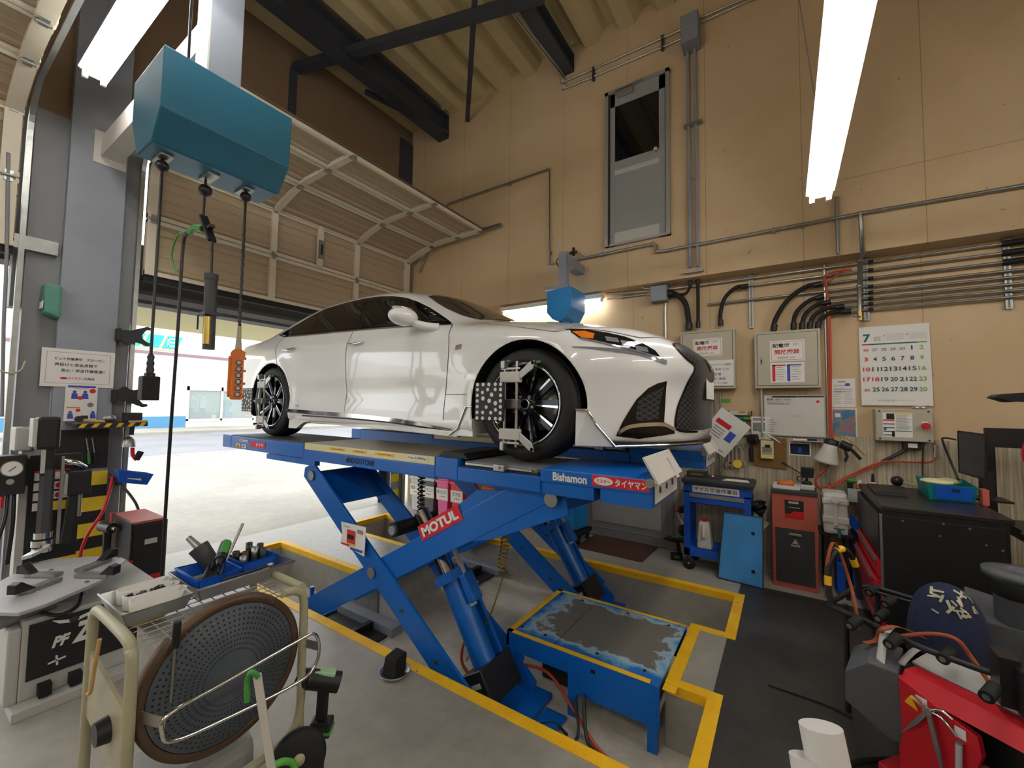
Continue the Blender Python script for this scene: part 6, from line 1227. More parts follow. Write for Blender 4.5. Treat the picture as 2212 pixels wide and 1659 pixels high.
def strap(name, label, pts, wd, mt):
    P = catmull(pts, 5); m = MB(mt); L = [p+V((-wd/2, wd*.2, 0)) for p in P]; Rr = [p+V((wd/2, -wd*.2, 0)) for p in P]; n = len(P); m.raw(L+Rr, [(i, i+1, n+i+1, n+i) for i in range(n-1)], True); o = single(m, name, label, 'strap'); md = o.modifiers.new('s', 'SOLIDIFY'); md.thickness = .003; return o
strap('ratchet_strap', 'grey and orange strap hanging over the trolley rod by the grey cover', [(0.435, 2.907, 0.6), (0.399, 2.782, 0.62), (0.386, 2.78, 0.588), (0.366, 2.7, 0.542), (0.352, 2.66, 0.493)], .03, 'light_grey')
strap('ratchet_strap', 'orange strap looped on the trolley rod above the pale plate', [(0.314, 2.751, 0.55), (0.364, 2.815, 0.55), (0.381, 2.78, 0.62), (0.433, 2.835, 0.63), (0.487, 2.854, 0.62), (0.544, 2.848, 0.6)], .024, 'strap_orange')
strap('ratchet_strap', 'orange strap hanging on the handle end of the trolley', [h+V((-.01, .02, .02)), h+V((0, .03, .22)), h+V((.04, .07, .33)), h+V((.1, .08, .14)), h+V((.12, .0, .01)), h+V((.13, -.02, -.10))], .016, 'strap_orange')
strap('ratchet_strap', 'grey strap end curling on the pale machine top', [(0.437, 2.725, 0.5), (0.468, 2.76, 0.53), (0.517, 2.846, 0.54), (0.584, 2.933, 0.53), (0.624, 2.967, 0.5)], .025, 'light_grey')
# ---------------- red machine with grey end cover ----------------
e1 = V((.778, -.628, 0)); e2 = V((.628, .778, 0)); A0 = V((.412, 2.65, 0))
def mk(s, d, z): return A0+e1*s+e2*d+Z_*z
t = thing('tyre_machine', 'red machine base with pale top plate and grey end cover', 'machine', A0)
m = MB('red'); m.hexa([mk(0, .02, .12), mk(1.3, .02, .12), mk(1.3, .5, .12), mk(0, .5, .12), mk(0, .02, .40), mk(1.3, .02, .40), mk(1.3, .5, .40), mk(0, .5, .40)]) if False else None
m.hexa([mk(0, 0, .435), mk(1.3, 0, .435), mk(1.3, .14, .435), mk(0, .14, .435), mk(0, .05, .50), mk(1.3, .05, .50), mk(1.3, .14, .50), mk(0, .14, .50)], .004); m.build('top_beam', t)
m = MB('red'); m.prism([mk(0, -.002, .04), mk(.25, -.002, .04), mk(.245, -.002, .22), mk(.28, -.002, .33), mk(.27, -.002, .40), mk(0, -.002, .48)], e2*.03, .003); m.build('front_panel', t)
m = MB('red'); m.obox(mk(-.01, .02, .035), e1*.10, e2*.14, Z_*.06, .006); m.build('foot', t); MB('oil').obox(mk(.3, .12, .015), e1*.5, e2*.1, Z_*.03).build('base_rail', t)
m = MB('light_grey'); m.prism([mk(-.02, .14, .50), mk(1.3, .14, .50), mk(1.3, .30, .53), mk(-.02, .30, .53)], Z_*.008, .002); m.build('top_plate', t)
m = MB('oil'); m.hexa([mk(.27, .12, .02), mk(1.3, .12, .02), mk(1.3, .5, .02), mk(.0, .5, .02), mk(.27, .12, .38), mk(1.3, .12, .38), mk(1.3, .5, .5), mk(.0, .5, .5)]); m.build('carcass', t)
mat('cover_grey', '#55585c', .5, bump=.2, bscale=300)
G = [V(p) for p in ((0.217, 2.6, 0.459), (0.303, 2.62, 0.517), (0.414, 2.64, 0.495), (0.426, 2.64, 0.222), (0.414, 2.64, 0.185), (0.381, 2.63, 0.189), (0.214, 2.6, 0.322))]
m = MB('cover_grey'); m.prism(G, V((.06, .24, .02)), .006); m.build('end_cover', t)
def face_quad(mt, s0, s1, z0, z1, off, nm, par): return MB(mt).hexa([mk(s0, -off, z0), mk(s1, -off, z0), mk(s1, -off+.002, z0), mk(s0, -off+.002, z0), mk(s0, -off, z1), mk(s1, -off, z1), mk(s1, -off+.002, z1), mk(s0, -off+.002, z1)]).build(nm, par)
MB('yellow').prism([mk(.03, -.009, .385), mk(.08, -.009, .375), mk(.052, -.009, .425)], e2*.004).build('warning_label', t)
face_quad('white_paper', .07, .11, .41, .44, .004, 'label', t); face_quad('white_paper', .20, .235, .36, .40, .004, 'label', t)
# pedal board with yellow warning strip, tray and tools
t2 = thing('pedal_board', 'dark pedal board with yellow outlined arrows at the bottom right', 'pedal board', mk(.5, -.1, 0)); m = MB('oil'); m.prism([mk(.24, -.06, .10), mk(1.1, -.06, .10), mk(1.1, .05, .16), mk(.24, .05, .16)], Z_*.01); m.build('board', t2)
m = MB('yellow'); Nn = (V(mk(.24, .05, .16))-V(mk(.24, -.06, .10)))
def pb(s, f, l=.0125): return mk(s, -.06+f*.11, .10+f*.06+l)
for s0, s1 in ((.27, .42), (.42, .60), (.60, .78)):
    for a, b, c, d in ((s0, s1, .1, .15), (s0, s1, .85, .9), (s0, s0+.006, .1, .9), (s1-.006, s1, .1, .9)): m.prism([pb(a, c), pb(b, c), pb(b, d), pb(a, d)], Z_*.001)
m.prism([pb(.31, .4), pb(.39, .45), pb(.39, .55), pb(.32, .6)], Z_*.001); m.prism([pb(.48, .3), pb(.55, .3), pb(.52, .7)], Z_*.001); m.build('marking', t2); m = MB('oil'); m.obox(mk(.6, .04, .055), e1*.7, e2*.04, Z_*.11); m.build('support', t2); MB('galv').cyl(mk(.42, -.09, 0), mk(.42, -.09, .14), .008).build('stud', t2)
t2 = thing('small_parts_tray', 'bright blue open tray in the red machine', 'tray', mk(.55, .02, .22)); m = MB('bin_blue'); P = [mk(.47, .0, .225), mk(.75, .0, .225), mk(.75, .1, .225), mk(.47, .1, .225)]; Q = [mk(.45, -.03, .33), mk(.77, -.03, .33), mk(.77, .11, .33), mk(.45, .11, .33)]
for i in range(4): j = (i+1) % 4; d_ = (sum(P, V())/4-(P[i]+P[j])/2).normalized()*.006; m.hexa([P[i], P[j], P[j]+d_, P[i]+d_, Q[i], Q[j], Q[j]+d_, Q[i]+d_])
m.prism(P, Z_*.004); m.build('tray', t2)
single(MB('orange').m('salmon').obox(mk(.36, .03, .255), e1*.22, e2*.05, Z_*.05+e1*.02, .008).m('oil').obox(mk(.44, .02, .245), e1*.06, e2*.06, Z_*.04, .008), 'pry_tool', 'orange brown tool lying under the red beam', 'tool')
single(MB('oil').obox(mk(.75, .06, .21), e1*1.0, e2*.16, Z_*.02), 'machine_shelf', 'dark shelf inside the red machine carrying the blue tray', 'shelf')
def plier(o, label):
    t = thing('pliers', label, 'pliers', o); m = MB('chrome'); o = V(o); m.cyl(o-e2*.012, o+e2*.004, .016); m.bar(o, o+e1*-.06+Z_*.025, .014, .01, tuple(e2)); m.build('joint', t)
    for d in (e1*-.10-Z_*.16, e1*.05-Z_*.26): MB('galv').prism([o-e1*.008, o+e1*.008, o+d*.5+e1*.012, o+d, o+d*.5-e1*.008], e2*-.008).build('handle', t)
    for d in (e1*.08+Z_*.02, e1*.09-Z_*.04): MB('chrome').tube([o, o+d*.5+Z_*.02, o+d], .006, 8, sm=4).build('jaw', t)
plier(mk(.125, -.022, .41), 'large chrome pincers hanging on the red machine panel')
t2 = thing('screwdriver', 'long screwdriver hanging on the red machine panel', 'screwdriver', mk(.215, -.02, .1)); MB('plastic_clear').cyl(mk(.22, -.02, .34), mk(.215, -.02, .20), .011).build('handle', t2); MB('chrome').cyl(mk(.215, -.02, .20), mk(.20, -.02, .09), .004).build('blade', t2); MB('galv').obox(mk(.22, -.012, .345), e1*.02, e2*.02, Z_*.006).build('hook', t2)
# ---------------- grey machine behind and the navy cap ----------------
t = thing('grey_machine', 'dark grey machine with round flanged post behind the red machine', 'machine', (.9, 2.9, 0)); m = MB('cover_grey'); m.prism([(.78, 3.15, .02), (1.7, 3.15, .02), (1.7, 3.15, .58), (1.0, 3.15, .60), (.78, 3.15, .66)], (.1, .5, 0), .02); m.build('cabinet', t); c = V((.83, 2.6, .62)); m = MB('cover_grey'); m.lathe([(.105, 0), (.105, .35), (.115, .37), (.145, .38), (.145, .41), (.046, .415), (.035, .38), (0, .38)], (1.0, 3.25, .475), (0, 0, 1), 40); m.build('flanged_post', t); m = MB('black_rubber'); m.lathe([(.107, 0), (.112, .01), (.112, .06), (.107, .07)], (1.0, 3.25, .76), (0, 0, 1), 40); m.build('rubber_ring', t)
MB('oil').box(.60, .80, 2.90, 3.15, 0, .60, .01).build('side_housing', t); m = MB('oil'); m.box(.70, .76, 2.52, 2.62, .53, .72); m.build('clamp_block', t); MB('oil').cyl((.80, 2.5, .53), (.80, 2.5, .70), .06).build('roller_housing', t)
t = thing('baseball_cap', 'navy cap with cream lettering resting on the grey machine', 'cap', (.60, 2.76, .6)); m = MB('navy'); cx, cy, cz = .655, 2.98, .60
vs, fs = [], []; n, r = 28, 10
for i in range(r+1):
    f = i/r
    for k in range(n):
        a = 2*PI*k/n; w_ = 1+.06*math.sin(5*a+f*3)+.04*math.sin(9*a); rr = .14*math.sin(min(1, f)*PI/2)**.8*(w_ if f > .3 else 1)*(1+.12*f); vs.append((cx+rr*math.cos(a)*1.0, cy+rr*math.sin(a)*.95, cz+.24*(1-f**1.8)-.10*f*f+.012*math.sin(7*a)*f))
fs = [(i*n+k, i*n+(k+1) % n, (i+1)*n+(k+1) % n, (i+1)*n+k) for i in range(r) for k in range(n)]; m.raw(vs, fs, True); m.build('crown', t)
capb = BVHTree.FromPolygons([V(v) for v in vs], fs)
mc = MB('olive'); R_c = V((.9, -.05, .0)).normalized(); U_c = V((.05, .62, .75)).normalized(); N_c = R_c.cross(U_c); rn = random.Random(3)
for k in range(26):
    u, v_ = rn.uniform(-.075, .075), rn.uniform(-.05, .06); p = V((cx+.01, cy-.05, cz+.15))+R_c*u+U_c*v_; h_ = capb.ray_cast(p+N_c*.3, -N_c)
    if h_[0] is None: continue
    q_ = h_[0]+h_[1]*.002*(1 if h_[1].dot(N_c) > 0 else -1); a_ = rn.uniform(0, 3.1); d_ = (R_c*math.cos(a_)+U_c*math.sin(a_)); n_ = h_[1] if h_[1].dot(N_c) > 0 else -h_[1]; d_ = (d_-n_*d_.dot(n_)).normalized()
    mc.obox(q_, d_*rn.uniform(.02, .05), n_.cross(d_)*rn.uniform(.006, .012), n_*.003)
mc.build('emblem', t)
MB('strap_orange').tube([(.45, 2.80, .60), (.55, 2.76, .66), (.63, 2.74, .67), (.68, 2.74, .6), (.72, 2.68, .53)], .009, 8, sm=5).build('strap_tail', t)
# ---------------- near right corner ----------------
for k, (b, tp, r, lab) in enumerate((((.20, 1.50, .002), (.075, 1.665, .715), .058, 'tallest white paper roll at the bottom right'), ((.13, 1.44, .002), (.035, 1.63, .63), .045, 'middle white paper roll at the bottom right'), ((.08, 1.36, .002), (.005, 1.57, .55), .04, 'shortest white paper roll at the bottom edge'))): single(MB('white_paper').cyl(b, tp, r, n=28), 'paper_roll', lab, 'paper roll')
hose('air_hose', 'black hose looping on the dark floor at the bottom right', 'hose', [(0.198, 2.588, 0.012), (0.277, 2.685, 0.012), (0.392, 2.78, 0.012), (0.507, 2.827, 0.012), (0.55, 2.766, 0.012), (0.317, 2.498, 0.012)], .011, 'black_rubber')
hose('air_hose', 'thin black line lying on the dark floor beside the grey cover', 'hose', [(-0.115, 3.09, 0.007), (0.026, 3.087, 0.007), (0.179, 3.076, 0.007), (0.279, 3.037, 0.007)], .005, 'black_rubber')

# ---------------- teal cable reel box on its arm ----------------
t = thing('cable_reel', 'large teal cable reel box hung on a white arm from the column', 'cable reel', (-3.25, 1.18, 3.25))
pr = [(-3.513, 3.764), (-2.985, 3.778), (-3.0, 3.41), (-3.125, 3.25), (-3.385, 3.25), (-3.505, 3.48)]
m = MB('teal_paint'); m.prism([(x, .805, z) for x, z in pr], (0, .75, 0), .008); m.build('case', t); MB('teal_paint').box(-3.40, -3.14, .82, 1.54, 3.244, 3.25).build('bottom_plate', t)
m = MB('galv')
for y in (.909, 1.164, 1.386): m.box(-3.36, -3.20, y-.035, y+.035, 3.228, 3.244, .003)
each(m, 'cable_plate', t)
t2 = thing('reel_gantry', 'white square steel arm and grey post carrying the teal box', 'arm', (-5.5, 1.1, 4.15)); m = MB('white_steel'); m.box(-5.495, -3.2, 1.05, 1.2, 4.05, 4.25, .004); m.box(-5.499, -5.488, 1.0, 1.24, 3.98, 4.3, .003); m.build('arm', t2); m = MB('steel_grey'); m.box(-3.24, -3.06, 1.05, 1.24, 3.778, 4.6, .004); m.m('white_steel').box(-3.25, -3.06, 1.04, 1.05, 3.778, 4.6); m.build('post', t2)  # white sheet on the grey post's left face paints that side as lit
hose('supply_cable', 'thin dark cable drooping from the lamp to the teal box', 'cable', [(-2.75, .84, 4.38), (-2.85, .88, 4.3), (-3.02, .93, 4.05), (-3.08, .95, 3.78)], .008, 'oil')
def cord(pts, r=.0085): return MB('oil').tube(pts, r, 8)
t = thing('power_lead', 'black socket hanging on a cord from the left end of the teal box', 'power socket', (-3.28, .909, 1.72)); cord([(-3.283, .909, 3.23), (-3.283, .909, 1.92)]).build('cord', t); MB('oil').ball((-3.283, .909, 3.19), .036).build('stop_ball', t); MB('oil').lathe([(.010, .14), (.02, .12), (.016, .1), (.021, .08), (.017, .06), (.022, .04), (.018, .02), (.024, 0)], (-3.283, .909, 1.85), (0, 0, 1), 14).build('strain_relief', t); m = MB('black_rubber'); m.box(-3.325, -3.24, .865, .953, 1.70, 1.85, .01); m.box(-3.305, -3.262, .887, .931, 1.85, 1.87); m.build('socket', t)
t = thing('inspection_lamp', 'grey hand lamp hanging on the middle cord of the teal box', 'hand lamp', (-3.2, 1.164, 2.03)); cord([(-3.336, 1.164, 3.23), (-3.345, 1.164, 2.98)]).build('cord', t); MB('oil').ball((-3.336, 1.164, 3.16), .042).build('stop_ball', t); m = MB('black_plastic'); m.bar((-3.345, 1.164, 2.98), (-3.18, 1.164, 2.77), .02, .05, (0, 1, 0), .004); m.obox((-3.25, 1.164, 2.87), (.13, 0, .01), (0, .03, 0), (0, 0, .02)); m.build('cord_adjuster', t); cord([(-3.18, 1.164, 2.77), (-3.165, 1.164, 2.53)]).build('lower_cord', t); m = MB('dark_grey'); m.cyl((-3.163, 1.164, 2.54), (-3.155, 1.164, 2.27), .036, n=16); m.cyl((-3.163, 1.164, 2.54), (-3.162, 1.164, 2.50), .040, n=16); m.cyl((-3.155, 1.164, 2.27), (-3.150, 1.164, 2.04), .034, n=16); m.box(-3.20, -3.11, 1.12, 1.21, 2.262, 2.285, .004); m.build('lamp_body', t); MB('gold').cyl((-3.138, 1.146, 2.25), (-3.133, 1.146, 2.07), .02).build('lens', t); MB('oil').tube([(-3.2, 1.13, 2.275), (-3.215, 1.12, 2.26), (-3.215, 1.12, 2.17)], .005, 6).build('hook', t)
t = thing('pendant_control', 'orange six button pendant hanging from the right end of the teal box', 'pendant control', (-3.23, 1.386, 1.71)); cord([(-3.255, 1.386, 3.23), (-3.255, 1.386, 2.07)], .0095).build('cord', t); MB('oil').ball((-3.255, 1.386, 3.19), .036).build('stop_ball', t)
MB('oil').tube([(-3.255+.009*math.cos(k*.9), 1.386+.009*math.sin(k*.9), 2.95-k*.009) for k in range(80)], .004, 6).build('spiral_tie', t); MB('olive').lathe([(.012, .18), (.015, .1), (.022, 0)], (-3.255, 1.386, 2.06), (0, 0, 1), 14).build('sleeve', t)
f_ = V((.92, -.39, 0)).normalized(); s_v = V((.39, .92, 0)).normalized(); c = V((-3.255, 1.386, 0))
m = MB('orange'); m.obox(c+Z_*1.88, s_v*.075, f_*.07, Z_*.33, .012); m.cyl(c+Z_*2.03-f_*.035, c+Z_*2.03+f_*.036, .045, n=20); m.obox(c+Z_*1.88-s_v*.045, s_v*.02, f_*.05, Z_*.28, .006)
for z in (1.74, 1.83, 1.92, 2.01): m.obox(c+Z_*z, s_v*.105, f_*.03, Z_*.016, .005)
m.build('pendant_body', t)
for k in range(6): b_ = MB('dark_grey').cyl(c+f_*.034+Z_*(1.975-k*.045)+s_v*.008, c+f_*.038+Z_*(1.975-k*.045)+s_v*.008, .019, n=18).build('button_rim', t); MB('light_grey').cyl(c+f_*.036+Z_*(1.975-k*.045)+s_v*.008, c+f_*.046+Z_*(1.975-k*.045)+s_v*.008, .013, n=16).build('button', b_)
t = thing('cord_loop', 'long black cord hooked over the hand lamp and hanging to the floor', 'cable', (-3.6, 1.15, .5)); MB('oil').tube([(-3.29, 1.15, 2.875), (-3.42, 1.15, 2.91), (-3.56, 1.15, 2.90), (-3.63, 1.15, 2.80), (-3.64, 1.15, 2.2), (-3.67, 1.15, 1.3), (-3.70, 1.16, .3), (-3.72, 1.2, .012), (-3.6, 1.4, .012)], .011, 8, sm=5).build('cord', t); m = MB('green'); m.tube([(-3.30, 1.15, 2.875), (-3.42, 1.15, 2.912), (-3.52, 1.15, 2.90)], .022, 8, sm=4); m.build('tape_wrap', t); MB('green').tube([(-3.54, 1.14, 2.91), (-3.68, 1.13, 2.90), (-3.74, 1.12, 2.78), (-3.68, 1.12, 2.66), (-3.60, 1.12, 2.62)], .007, 6, sm=5).build('hook_wire', t)
# ---------------- signs and fittings on the column ----------------
UX = V((0, 1, 0))
t = thing('slogan_sign', 'white laminated slogan sign in Japanese on the column', 'sign', (-5.49, 1.0, 1.81)); y0, z0, w, h = .765, 1.815, .482, .345; MB('white_paper').box(-5.496, -5.492, y0, y0+w, z0, z0+h).build('sheet', t); m = MB('grey_print')
for a in ((.03, w-.03, .03, .033), (.03, w-.03, h-.033, h-.03), (.03, .033, .03, h-.03), (w-.033, w-.03, .03, h-.03)): m.box(-5.492, -5.4915, y0+a[0], y0+a[1], z0+a[2], z0+a[3])
m.build('border', t)
for s, fx, fz, fw, fh, mt in (('ピット作業遵守　スローガン', .17, .70, .68, .08, 'black_print'), ('声掛けと安全点検で', .17, .54, .58, .09, 'black_print'), ('安心・安全作業推進!!', .26, .39, .60, .09, 'black_print'), ('タイヤマン', .36, .19, .20, .07, 'red_print'), ('広尾店', .57, .19, .15, .07, 'blue_print')): text(s, w*fw, h*fh, (-5.4918, y0+w*fx, z0+h*fz), UX, Z_, mt, t, bold=.015)
MB('red_print').prism([(-5.4915, y0+w*.30+.024*math.cos(a), z0+h*.225+.010*math.sin(a)) for a in np.linspace(0, 2*PI, 20)[:-1]], (.0005, 0, 0)).build('oval', t)
t = thing('safety_poster', 'safety poster with blue figures under the slogan sign', 'poster', (-5.49, 1.03, 1.5)); y0, z0, w, h = .925, 1.50, .215, .34; MB('white_paper').box(-5.490, -5.488, y0, y0+w, z0, z0+h).build('sheet', t); MB('navy').m('blue_print').box(-5.488, -5.487, y0+.015, y0+w-.015, z0+h-.03, z0+h-.012).build('title_bar', t); m = MB('orange'); m.box(-5.488, -5.487, y0+.06, y0+w-.06, z0+h-.042, z0+h-.036); m.box(-5.488, -5.487, y0+.015, y0+.1, z0+.12, z0+.13); m.m('red_print')
for y, z, r in ((.18, .28, .022), (.10, .215, .018), (.09, .10, .016)): m.cyl((-5.488, y0+y, z0+z), (-5.4872, y0+y, z0+z), r)
m.m('mid_grey').cyl((-5.488, y0+.17, z0+.15), (-5.4872, y0+.17, z0+.15), .022); m.build('print', t); m = MB('steel_grey').m('blue_print')
for y, z, s in ((.06, .235, 1), (.13, .235, 1), (.04, .05, .9), (.19, .05, .9)): m.cyl((-5.4875, y0+y, z0+z+.035*s), (-5.4868, y0+y, z0+z+.035*s), .013*s); m.prism([(-5.4875, y0+y-.018*s, z0+z+.022*s), (-5.4875, y0+y+.018*s, z0+z+.022*s), (-5.4875, y0+y+.025*s, z0+z-.03*s), (-5.4875, y0+y-.02*s, z0+z-.03*s)], (.0006, 0, 0))
m.m('oil').box(-5.4875, -5.4868, y0+.11, y0+.16, z0+.02, z0+.05); m.build('figure', t)
single(MB('white_paper').box(-5.74, -5.55, .846, .849, 1.3, 1.80).m('red_print').box(-5.70, -5.66, .844, .846, 1.52, 1.56).m('green_print').box(-5.70, -5.58, .844, .846, 1.66, 1.74), 'notice', 'narrow white notice on the bright side of the column', 'notice')
t = thing('door_controller', 'green wall controller box on the bright side of the column', 'controller', (-5.45, .80, 2.45)); m = MB('panel_grey'); mat('ctrl_green', '#4f8578', .45); m = MB('ctrl_green'); m.hexa([(-5.58, .75, 2.46), (-5.38, .75, 2.46), (-5.38, .85, 2.42), (-5.58, .85, 2.42), (-5.56, .74, 2.72), (-5.40, .74, 2.72), (-5.40, .85, 2.72), (-5.56, .85, 2.72)], .02); m.build('case', t); MB('white').box(-5.55, -5.41, .738, .742, 2.50, 2.56).build('key_plate', t)
def claw(z, label, flip=1):
    t = thing('tool_hook', label, 'hook', (-5.42, 1.25, z)); m = MB('black_plastic')
    P = [(1.25, -.055), (1.25, .05), (1.33, .045), (1.36, .065), (1.42, .085), (1.455, .11), (1.50, .10), (1.49, .075), (1.455, .08), (1.44, .05), (1.415, .02), (1.42, -.02), (1.45, -.05), (1.49, -.055), (1.50, -.085), (1.455, -.09), (1.42, -.07), (1.39, -.055), (1.35, -.06), (1.33, -.09), (1.30, -.095), (1.29, -.065)]
    m.prism([(-5.44, y, z+dz*flip) for y, dz in P], (.03, 0, 0), .006); m.build('claw', t); MB('black_plastic').box(-5.5, -5.40, 1.235, 1.262, z-.06, z+.06, .004).build('mount', t); return t
claw(2.34, 'upper black double claw tool hook on the column side'); claw(1.74, 'lower black double claw tool hook on the column side', -1)
t = thing('wall_shelf', 'black and yellow striped shelf with odds and ends on the column', 'shelf', (-5.3, 1.15, 1.46)); m = MB('oil'); m.box(-5.5, -5.1, .94, 1.42, 1.475, 1.49); m.build('shelf_board', t); m = MB('yellow')
for k in range(6): y = .95+k*.08; m.prism([(-5.098, y, 1.455), (-5.098, y+.035, 1.455), (-5.098, y+.06, 1.49), (-5.098, y+.025, 1.49)], (.002, 0, 0))
each(m, 'stripe', t); MB('oil').box(-5.1, -5.098, .94, 1.42, 1.455, 1.49).build('front_lip', t)
single(MB('oil').box(-5.4, -5.25, 1.30, 1.42, 1.49, 1.58, .01), 'tool_case', 'small dark case at the right end of the striped shelf', 'case')
t = thing('hammer', 'wooden handled hammer lying on the striped shelf', 'hammer', (-5.15, 1.0, 1.49)); MB('brown_wood').cyl((-5.14, .96, 1.515), (-5.12, 1.12, 1.505), .014).build('handle', t); MB('oil').cyl((-5.2, .965, 1.53), (-5.10, .955, 1.53), .026).build('head', t)
single(MB('brown_wood').box(-5.16, -5.1, 1.29, 1.42, 1.4905, 1.51, .004), 'wood_block', 'pale wood block on the right of the striped shelf', 'wood block')
single(MB('galv').ball((-5.2, 1.17, 1.53), .04, (1, 1.2, .9)), 'steel_fitting', 'round steel fitting in the middle of the striped shelf', 'fitting')
t = thing('work_light', 'silver lamp head hanging below the striped shelf', 'lamp', (-5.2, 1.30, 1.25)); m = MB('galv'); m.lathe([(.055, 0), (.05, .06), (.025, .09), (0, .1)], (-5.2, 1.315, 1.26), (0, 0, 1), 20); m.build('lamp_head', t); MB('oil').bar((-5.2, 1.33, 1.37), (-5.2, 1.335, 1.46), .03, .03, (1, 0, 0), .004).build('grip', t)
t = thing('grease_gun', 'black and red gun handle hanging below the lamp head', 'gun', (-5.2, 1.38, 1.1)); MB('red').tube([(-5.2, 1.345, 1.25), (-5.2, 1.35, 1.18), (-5.2, 1.38, 1.13)], .016, 8, sm=4).build('neck', t); MB('oil').bar((-5.2, 1.375, 1.13), (-5.2, 1.41, 1.21), .045, .045, (1, 0, 0), .008).build('grip', t)
for k, (y, mt, lab) in enumerate(((1.10, 'green', 'green screwdriver stuck on the dark board of the column'), (1.14, 'oil', 'black file stuck on the dark board of the column'))):
    t = thing('screwdriver', lab, 'screwdriver', (-5.47, y, 1.1)); MB('galv').cyl((-5.48, y-.02, 1.34), (-5.47, y, 1.2), .006).build('blade', t); MB(mt).cyl((-5.47, y, 1.2), (-5.465, y+.01, 1.10), .012).build('handle', t)
single(MB('oil').box(-5.5, -5.488, .86, 1.24, 1.05, 1.42), 'tool_board', 'dark magnetic board on the column below the striped shelf', 'board')
t = thing('parts_bin', 'small blue bin tilted on the column side', 'bin', (-5.3, 1.32, .9)); a = V((-5.2, 1.27, .93)); m = MB('cart_blue')
P = [a+V(p) for p in ((0, 0, 0), (0, .20, -.05), (-.12, .2, -.05), (-.12, 0, 0))]; Q = [a+V(p) for p in ((.02, -.02, .12), (.02, .24, .05), (-.14, .24, .05), (-.14, -.02, .12))]
for i in range(4): j = (i+1) % 4; d_ = (sum(P, V())/4-(P[i]+P[j])/2).normalized()*.006; m.hexa([P[i], P[j], P[j]+d_, P[i]+d_, Q[i], Q[j], Q[j]+d_, Q[i]+d_])
m.prism(P, Z_*.005); m.build('bin', t); MB('white_paper').prism([a+V((.006, .05, .03)), a+V((.006, .15, .0)), a+V((.012, .15, .05)), a+V((.012, .05, .085))], (.002, 0, 0)).build('label', t); MB('oil').box(-5.5, -5.28, 1.26, 1.30, .90, .94).build('bracket', t)
hose('air_hose', 'red air hose curving down the striped column foot', 'hose', [(-5.3, 1.24, .98), (-5.2, 1.20, .85), (-5.1, 1.14, .70), (-5.05, 1.05, .55), (-5.1, 1.02, .38), (-5.2, 1.05, .2)], .013, 'red')
hose('air_hose', 'black air hose from the blue bin to the red trolley', 'hose', [(-5.35, 1.22, 1.0), (-5.2, 1.30, .88), (-5.05, 1.37, .7), (-4.98, 1.36, .5), (-4.95, 1.3, .35)], .011, 'oil')
hose('rope', 'thin rope hanging inside the bright left opening', 'rope', [(-5.45, 0.489, 3.773), (-5.45, 0.524, 2.869), (-5.45, 0.536, 2.321), (-5.45, 0.565, 1.548)], .012, 'mid_grey')
hose('chain_fall', 'loop of pale cable beside the left shutter jamb', 'cable', [(-5.4, 0.531, 1.93), (-5.4, 0.581, 1.911), (-5.4, 0.642, 1.939), (-5.4, 0.664, 2.02)], .007, 'olive')
# ---------------- red and black tool trolley by the column ----------------
t = thing('tool_trolley', 'red and black tool trolley at the foot of the column', 'tool trolley', (-4.6, 1.3, 0)); MB('black_plastic').m('red').box(-4.80, -4.30, 1.14, 1.36, .08, .16, .005).build('base', t); MB('oil').box(-4.32, -4.30, 1.14, 1.365, .16, .72, .003).box(-4.8, -4.32, 1.145, 1.36, .16, .72).build('case', t); MB('oil').box(-4.82, -4.29, 1.13, 1.145, .16, .735, .004).build('side_panel', t); MB('red').box(-4.825, -4.78, 1.128, 1.15, .16, .74).box(-4.33, -4.285, 1.128, 1.15, .16, .45).build('edge_trim', t); MB('salmon').box(-4.80, -4.31, 1.15, 1.35, .72, .735).build('top_mat', t)
m = MB('oil'); m.box(-4.30, -4.294, 1.15, 1.36, .46, .70, .002); m.build('drawer', t); m = MB('red'); m.box(-4.30, -4.294, 1.15, 1.36, .17, .30, .002); m.build('drawer', t); MB('light_grey').box(-4.294, -4.292, 1.22, 1.30, .55, .59).build('label', t)
for x in (-4.74, -4.36):
    for y in (1.18, 1.32): MB('black_rubber').cyl((x-.015, y, .042), (x+.015, y, .042), .04).build('caster_wheel', t)
single(MB('mid_grey').m('dark_grey').box(-4.22, -3.95, 1.02, 1.17, .01, .28, .003).m('white_paper').box(-3.95, -3.945, 1.02, 1.17, .01, .27), 'scrap_box', 'grey scrap box in front of the red trolley', 'box')
t = thing('impact_wrench', 'black air impact wrench hung on the red trolley', 'power tool', (-4.7, 1.09, .5)); MB('oil').cyl((-4.72, 1.06, .66), (-4.58, 1.09, .66), .04).build('motor', t); MB('oil').bar((-4.66, 1.08, .64), (-4.66, 1.08, .44), .05, .04, (1, 0, 0), .01).build('grip', t); MB('galv').cyl((-4.58, 1.09, .66), (-4.53, 1.10, .66), .016).build('anvil', t)
